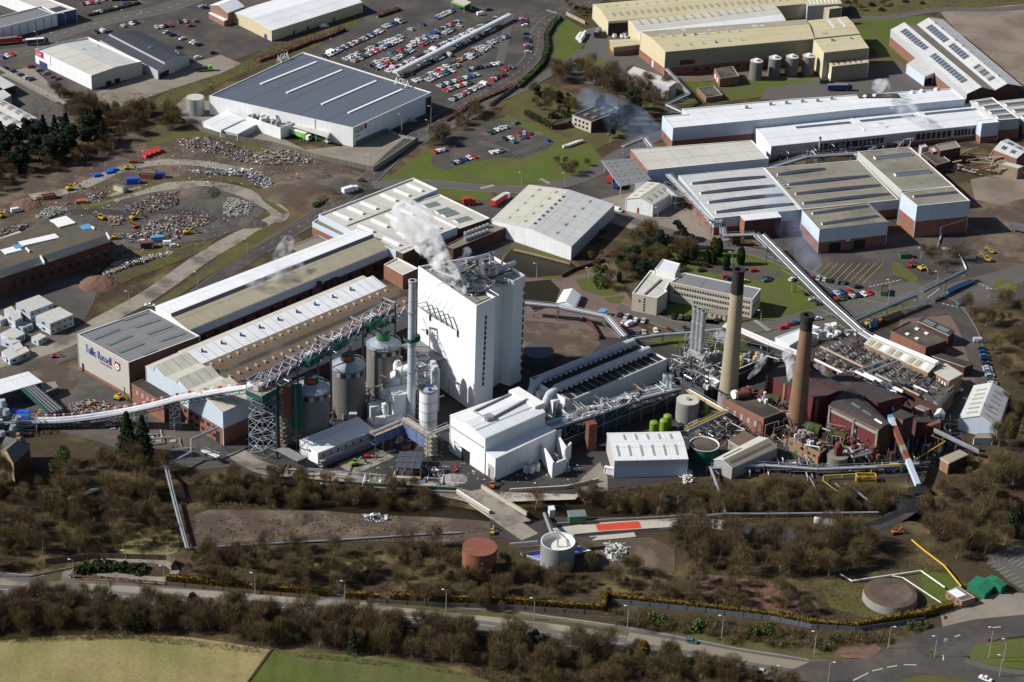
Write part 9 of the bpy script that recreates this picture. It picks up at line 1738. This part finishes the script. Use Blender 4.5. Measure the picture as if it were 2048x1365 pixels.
mound('grey stone aggregate heap inside the haul loop',A1(1590,185),10,8,3.0,_aO,1);mound('large brown spoil heap by the works road',B1(400,190),24,15,3.5,_aw,2);mound('second spoil heap right of the large one',B1(620,140),20,12,3,_aO,3);mound('reddish earth ramp end at the foot of the grassy bank',A1(770,900),9,9,3.0,_4,4);mound('small brown heap behind the orange skip',A1(200,280),8,6,2,_4,5);mound('small red-brown pile on the demolition plot',B3(320,70),8,5,1.4,_aw,6);mound('grey gravel pile outside the turbine hall',B2(1560,1100),6,5,1.4,J_k,7);mound('dark coal pile below the inclined conveyor',D2(1130,1290),9,7,2.2,_b5,8);mound('grey crushed stone at the right of the haul loop',A1(1980,430),7,6,1.4,_aO,9)
def fence(label,pts,h,mat,post=None,step=3,name='fence',thin=.06):
 W=[P(*p)for p in pts];R_=root(name,label,'fence',W[0]);mb=MB();d=0
 for i in RN_(len(W)-1):
  a,b=W[i],W[i+1];e=b-a;n=V((-e.y,e.x,0)).normalized()*thin;L=e.length;p0=V((a.x,a.y,tz(a.x,a.y)));p1=V((b.x,b.y,tz(b.x,b.y)))
  mb.ob_(p0,p1-p0,n,V((0,0,h)),mat)
 mb.bd('panel',R_);L=sum((W[i+1]-W[i]).length for i in RN_(len(W)-1));cnt=min(60,max(3,int(L/step)))
 for k in RN_(cnt):
  t=k/(cnt-1)*L
  for i in RN_(len(W)-1):
   l=(W[i+1]-W[i]).length
   if t<=l+1e-6:p=W[i].lerp(W[i+1],min(1,t/l));mb=MB();mb.bar(p,p+V((0,0,h+.15)),.18,post or mat);mb.bd('post',R_);break
   t-=l
fence('pale grey panel fence around the supermarket service yard',[(328,228),(352,240),(400,262),(450,278),(545,293),(640,320),(748,344)],2.6,_be,_d,5)
fence('stone-coloured wall fence on the road side of the supermarket yard',[(748,344),(790,316),(836,284)],2.8,J_k,None,5,_bs,.3);fence('concrete fence along the left retail yard',[(0,140),(40,162),(80,183),(120,205),(155,228)],2.2,J_k,_d,4)
fence('grey fence left part behind the clipped hedge',[A3(1300,600),A3(2048,670),B3(500,710)],1.8,_bf,None,6);fence('grey panel fence below the middle hedge',[B3(880,735),B3(1400,765),B3(2040,785),C3(300,805),C3(735,835)],1.9,_be,None,6);fence('blue-grey mesh fence along the right hedge',[C3(800,735),C3(1300,785),C3(2048,870),D3(370,935),D3(740,960),D3(1000,920),D3(1265,885)],1.9,'fence_blue',None,6)
fence('grey wooden fence at the far side of the turning place',[A3(360,430),A3(780,385),A3(1310,400),A3(1385,430),A3(1350,480)],2.4,_bf,None,5);fence('white fence along the packed hedge of the road bend',[B0(1850,840),B0(2048,700),C0(80,660)],2.0,J_k,_a,4)
fence('mesh fence at the river side of the site track',[B2(0,1085),B2(500,1130),B2(1100,1165),B2(1590,1190)],1.4,_B,_d,6);fence('wire fence between the pale pasture and green field',[(544,1302),(518,1338),(494,1370)],.35,_aS,_bf,4);fence('light fence panels on the garden side of the cream factory',[C0(440,120),C0(520,160),C0(590,195)],2.2,J_w,None,4)
fence('slim guard rail beside the turning place',[A3(0,530),A3(230,535),A3(600,460),A3(900,480)],.8,_d,None,5);fence('low wall in front of the bronze planting strip',[A3(640,555),A3(960,575),A3(1290,600)],.8,_ax,None,6,_bs,.3)
for i,(a,b)in EN_(((D1(700,1195),D1(1180,990)),(D1(690,1180),D1(1060,1060)))):fence(['near','far'][i]+' rail fence along the concrete canal',[a,b],1.2,_d,None,4)
fence('low yard wall by the supermarket corner',[B0(800,1150),B0(1050,1045)],2.4,_be,None,4,_bs,.25);fence('grey yard railing beside the supermarket corner wall',[B0(1060,1045),B0(1140,1085),B0(1270,1110)],1.6,_d,None,3)
def lamp(label,base,top,group,side=-1,m=_d):
 p=P(*base);h=hb(*base,top);R_=root('street_lamp',label,'street lamp',p,group);mb=MB();mb.cyl(p,.16,h,m,r2=.09,seg=6);mb.bar(p+V((0,0,h)),p+V((side*1.1,0,h+.2)),.1,m);mb.bd('pole',R_);mb=MB();mb.box(p+V((side*1.3,0,h+.1)),.9,.4,.22,_a);mb.bd('lamp_head',R_)
LM=[(A3(583,555),A3(0,395)[1],'at the left end of the bronze planting strip'),(A3(995,408),A3(0,325)[1],'inside the turning place'),(A3(1297,600),A3(0,445)[1],'at the start of the golden hedge'),(A3(2011,672),A3(0,500)[1],'second along the golden hedge'),(B3(709,728),B3(0,565)[1],'third along the golden hedge'),(B3(1505,803),B3(0,632)[1],'fourth along the golden hedge'),(C3(189,870),C3(0,700)[1],'fifth along the hedge, above the dark road patch'),(C3(925,930),C3(0,760)[1],'at the hedge corner'),(C3(1667,1010),C3(0,838)[1],'beside the bushes below the right hedge'),(D3(395,1140),D3(0,962)[1],'left of the dug reddish earth'),(D3(977,1095),D3(0,925)[1],'at the junction mouth'),(D3(1342,1165),D3(0,1000)[1],'on the junction island'),(D3(1770,1170),D3(0,930)[1],'on the green verge at the right'),(D3(1855,1315),D3(0,1148)[1],'on the roundabout verge at the lower right'),(D3(505,1355),D3(0,1205)[1],'near the roundabout, lower left'),(D3(128,1359),D3(0,1235)[1],'leftmost by the dark slip lane'),(D3(1885,1200),D3(0,1022)[1],'at the rightmost verge')]
for b_,t,d in LM:lamp('tall street lamp '+d,b_,t,'street lamps of the main road',1 if d.startswith(('at the junc','near'))else-1)
for b_,t,d in((A0(980,180),A0(0,85)[1],'behind the white retail shed'),(A0(520,200),A0(0,110)[1],'beside the showroom'),(A0(297,375),A0(0,255)[1],'beside the bus'),(A0(425,340),A0(0,262)[1],'above the white retail shed sign'),(A0(210,390),A0(0,320)[1],'left of the shop sign'),(A0(388,735),A0(0,660)[1],'in the parking lane by the fence'),(B0(615,375),B0(0,310)[1],'on the green bank'),(B0(975,205),B0(0,140)[1],'by the red hedge'),(B0(1155,1060),B0(0,905)[1],'nearest the supermarket corner'),(B0(1160,1010),B0(0,965)[1],'behind the corner lamp'),(B0(1385,980),B0(0,840)[1],'beside the long supermarket wall'),(B0(1365,1050),B0(0,950)[1],'on the road below the long wall'),(B0(910,1310),B0(0,1225)[1],'in the pale service yard'),(C0(525,600),C0(0,505)[1],'on the small round lawn'),(C0(790,1130),C0(0,1060)[1],'beside the blue smoke'),(C1(430,140),C1(0,30)[1],'on the works road verge'),(C1(92,110),C1(0,25)[1],'on the lawn by the crossing'),(C1(1745,760),C1(0,650)[1],'between the cypresses'),(C1(620,860),C1(0,775)[1],'at the pond wall'),(C1(1162,385),C1(0,300)[1],'before the gabled shed'),(C1(208,875),C1(0,740)[1],'by the settling pond'),(C1(1975,1190),C1(0,1110)[1],'on the lawn right of the office wing'),(A1(1018,1060),A1(0,960)[1],'beside the haul track'),(A1(1560,920),A1(0,808)[1],'on the green verge by the works road'),(A1(1950,660),A1(0,550)[1],'higher along the green verge'),(D1(1365,880),D1(0,805)[1],'beside the canal mouth tree'),(D1(965,1150),D1(0,870)[1],'tallest, beside the green skip'),(D1(1235,700),D1(0,620)[1],'by the brown skip in the yard'),(D1(1770,1010),D1(0,940)[1],'at the road junction triangle'),(D1(215,960),D1(0,870)[1],'on the bright lawn by the pipe bridge')):
 lamp('slim lamp post '+d,b_,t,'lamp posts of the works and car parks')
mb=MB();p=P(*D1(1375,600));h=hb(*D1(1375,600),D1(0,450)[1]);mb.bar(p,p+V((0,0,h)),.25,_c);mb.bar(p+V((0,0,h)),P(*D1(1600,500))+V((0,0,h*.8)),.1,_c);sg_(mb,'mast','thin grey mast beside the canal intake','mast',p)
for i,(pt,m,lab)in EN_(((D3(1770,1070),_aG,'red-faced road sign on a post on the green verge'),(D3(1425,1070),_a,'small white bollard sign on the junction island'),(D3(1312,1160),_bd,'green bollard at the junction'),(A0(1110,130),_a,'white and blue totem sign by the retail road'),(D3(1425,890),_aG,'red round sign on the forecourt edge'))):
 p=P(*pt);mb=MB();mb.bar(p,p+V((0,0,2.2)),.12,_d);mb.box(p+V((0,0,1.6)),1.1,.12,1.3,m);sg_(mb,'sign',lab,'sign',p)
for i,(x,y)in EN_(((545,300),(580,290),(565,320))):
 p=P(*C0(x,y));mb=MB();mb.tube([p+V((-1.2,-4,1.2)),p+V((-1,-3.6,1.2)),p+V((1,3.6,1.2)),p+V((1.2,4,1.2))],1.2,_a,seg=12);mb.box(p,1,4,.6,_d);sg_(mb,'gas_tank',['left',_ca,'right'][i]+' white horizontal gas tank on the factory drive',_bt,p,'white gas tanks by the factory')
for i in RN_(5):
 p=P(*C0(445+i*25,1165-i*9));mb=MB();mb.tube([p+V((-1.8,-.9,.9)),p+V((1.8,.9,.9))],.8,_o,seg=10);mb.box(p,1.5,1,.4,_d);sg_(mb,'gas_tank',ordn(i)+' pale gas cylinder from the left on the lawn plinth',_bt,p,'gas cylinders on the lawn')
rd=random.Random(15)
for i in RN_(9):p=P(*C0(790+rd.uniform(0,130),300-rd.uniform(0,25)),0);mb=MB();mb.cyl(p,1.1,1.6,_a,seg=12);sg_(mb,'bale',ordn(i)+' white wrapped bale in the pile by the yellow-signed annex','bale',p,'white wrapped bales')
for i,(x,y)in EN_(((915,755),(965,745),(1000,730),(1030,745),(940,780),(860,810),(830,825),(890,800))):
 p=P(*A1(x,y));mb=MB()
 for k in RN_(12):
  a,b=2*pi*k/12,2*pi*(k+1)/12;f=lambda r,t,z:p+V((r*cos(t),r*sin(t),z))
  mb.face([f(1.3,a,0),f(1.3,b,0),f(1.3,b,1),f(1.3,a,1)],_l);mb.face([f(.95,b,0),f(.95,a,0),f(.95,a,1),f(.95,b,1)],_l);mb.face([f(1.3,a,1),f(1.3,b,1),f(.95,b,1),f(.95,a,1)],_l)
 sg_(mb,'concrete_ring',ordn(i)+' concrete manhole ring on the bank top','ring',p,'concrete rings on the bank')
def plume(label,pts,dens,col,name='steam_plume',nscale=.35,lo=.5,hi=.62,z0=0,bl=None,kind=None,var=.8):
 """pts: (world point, radius)"""
 mb=bpy.data.meshes.new(name);vs=[];fs=[]
 import bmesh
 bm=bmesh.new()
 P0=pts[0][0]
 for i in RN_(len(pts)-1):
  (a,ra),(b,rb)=pts[i],pts[i+1];n=max(1,int((b-a).length/(min(ra,rb)*.6)))
  for k in RN_(n+(i==len(pts)-2)):
   t=k/n;c=a.lerp(b,t)-P0;r=lerp(ra,rb,t);m=Matrix.Translation(c)@Matrix.Diagonal((r,r,r,1));bmesh.ops.create_icosphere(bm,subdivisions=2,radius=1,matrix=m)
 bm.to_mesh(mb);bm.free();o=bpy.data.objects.new(name,mb);COL.objects.link(o);o.location=P0
 rm=o.modifiers.new('r','REMESH');rm.mode='VOXEL';rm.voxel_size=max(.5,min(p[1]for p in pts)*.35)
 m=bpy.data.materials.new(name);m.use_nodes=True;nt=m.node_tree;nt.nodes.remove(nt.nodes['Principled BSDF']);pv=nt.nodes.new('ShaderNodeVolumePrincipled');pv.inputs['Color'].default_value=(*col,1);pv.inputs['Anisotropy'].default_value=0
 g=nt.nodes.new('ShaderNodeNewGeometry');nz=nt.nodes.new('ShaderNodeTexNoise');nz.inputs[_bJ].default_value=nscale;nz.inputs['Detail'].default_value=5;nz.inputs[_bL].default_value=.6;nt.links.new(g.outputs[_bv],nz.inputs[_b3])
 mr=nt.nodes.new('ShaderNodeMapRange');mr.inputs[1].default_value=lo;mr.inputs[2].default_value=hi;mr.inputs[4].default_value=dens;nt.links.new(nz.outputs['Fac'],mr.inputs[0]);nt.links.new(mr.outputs[0],pv.inputs['Density']);nt.links.new(pv.outputs[0],nt.nodes['Material Output'].inputs['Volume'])
 mb.materials.append(m);tag(o,label,kind=_bu);return o
def at(x,y,z):return P(x,y,z)
hT=th
plume('white steam billowing from the roof of the white tower',[(at(*B1(1640,950),hT+1),1.6),(at(*B1(1560,840),hT+6),3.2),(at(*B1(1440,690),hT+12),5.2),(at(*B1(1360,560),hT+17),6.5),(at(*B1(1280,430),hT+22),8.5),(at(*B1(1200,370),hT+24),7.5)],.9,(.99,.99,.99),nscale=.24,lo=.48,hi=.64)
plume('small white steam puff at the right of the tower roof',[(at(*B1(1560,800),hT+2),1.5),(at(*B1(1630,720),hT+5),2.6),(at(*B1(1670,650),hT+8),2.4)],.5,(.92,.92,.95),nscale=.3,lo=.46,hi=.6)
plume('thin steam jet behind the tower roof',[(at(*B1(1800,820),hT+2),.9),(at(*B1(1780,720),hT+7),1.3)],.6,(.92,.92,.95),nscale=.5,lo=.4,hi=.55)
plume('soft steam drifting over the white roof of the long hall',[(at(*B1(400,820),9),1.5),(at(*B1(310,740),12),4),(at(*B1(150,800),13),5),(at(*B1(-20,860),14),4.5)],.16,(.9,.9,.93),nscale=.18,lo=.45,hi=.62)
plume('steam puff behind the long hall',[(at(*B1(160,690),4),2),(at(*B1(240,620),8),4),(at(*B1(260,560),11),3)],.2,(.9,.9,.93),nscale=.25,lo=.45,hi=.62)
plume('dense white steam jet beside the brick chimney',[(at(*D2(215,390),11),1.0),(at(*D2(215,300),15),1.9),(at(*D2(210,200),20),2.2),(at(*D2(190,120),24),2.8)],.8,(.95,.95,.97),nscale=.4,lo=.42,hi=.56)
plume('wisp of steam above the mill roof right of the brick chimney',[(at(*D2(500,290),8),1.0),(at(*D2(460,230),11),1.8),(at(*D2(410,190),14),1.6)],.35,(.92,.92,.95),nscale=.4,lo=.45,hi=.6)
plume('steam wisp between the two tall chimneys',[(at(*C2(1880,300),8),.8),(at(*C2(1950,230),11),1.6),(at(*C2(1990,150),14),2.2)],.35,(.9,.9,.93),nscale=.4,lo=.43,hi=.58)
plume('steam wisp beside the concrete chimney',[(at(*C1(1700,1359),8),1.3),(at(*C1(1650,1300),12),2.6)],.3,(.9,.9,.93),nscale=.4,lo=.42,hi=.58)
plume('thin steam over the roof of the machine hall',[(at(*D0(980,745),WH+1),1.6),(at(*D0(960,650),WH+7),2.4),(at(*D0(900,680),WH+9),4)],.2,(.9,.9,.93),nscale=.3,lo=.46,hi=.62)
plume('faint steam drifting over the finishing hall roof',[(at(*D0(1000,850),12),2.5),(at(*D0(1150,880),14),5),(at(*D0(1250,960),12),4)],.12,(.9,.9,.93),nscale=.25,lo=.45,hi=.62)
plume('pale blue smoke hanging in the grove by the cream office',[(at(*C0(640,800),6),9),(at(*C0(800,900),6),10),(at(*C0(960,980),5),11),(at(*C0(1100,1060),4),8)],.034,(.45,.58,.85),'smoke',nscale=.1,lo=.35,hi=.65)
plume('blue smoke drifting past the front of the warehouses',[(at(*D1(60,130),12),5),(at(*D1(110,300),10),7),(at(*D1(200,450),6),7),(at(*D1(330,600),5),6),(at(*D1(350,760),5),7)],.028,(.5,.6,.85),'smoke',nscale=.14,lo=.38,hi=.65)
SUN_EL=radians(36);SH=V((1,.085,0)).normalized()
w=bpy.data.worlds.new('World');SC.world=w;w.use_nodes=True;nt=w.node_tree;sky=nt.nodes.new('ShaderNodeTexSky');sky.sky_type='NISHITA';sky.sun_disc=False;sky.sun_elevation=SUN_EL
az=atan2(-SH.x,-SH.y)
sky.sun_rotation=az;nt.links.new(sky.outputs[0],nt.nodes['Background'].inputs[0]);nt.nodes['Background'].inputs[1].default_value=.062
sl=bpy.data.lights.new('sun','SUN');sl.energy=5;sl.angle=radians(.5);sl.color=(1,.97,.92);so=bpy.data.objects.new('sun',sl);COL.objects.link(so)
d=V((SH.x*cos(SUN_EL),SH.y*cos(SUN_EL),-sin(SUN_EL)));so.rotation_euler=d.to_track_quat('-Z','Y').to_euler()
cam=bpy.data.cameras.new('camera');co=bpy.data.objects.new('camera',cam);COL.objects.link(co);cam.sensor_fit='HORIZONTAL';cam.sensor_width=36;cam.lens=36*FP/2048;cam.clip_start=5;cam.clip_end=30000
co.matrix_world=Matrix(((_R.x,_U.x,-_F.x,CAM.x),(_R.y,_U.y,-_F.y,CAM.y),(_R.z,_U.z,-_F.z,CAM.z),(0,0,0,1)));SC.camera=co
vs=SC.view_settings;vs.view_transform='Standard';vs.look='None';vs.exposure=.25;vs.gamma=1;vs.use_curve_mapping=False
SC.cycles.volume_bounces=8;SC.cycles.max_bounces=6;SC.cycles.volume_step_rate=3 if hasattr(SC.cycles,'volume_step_rate')else 1
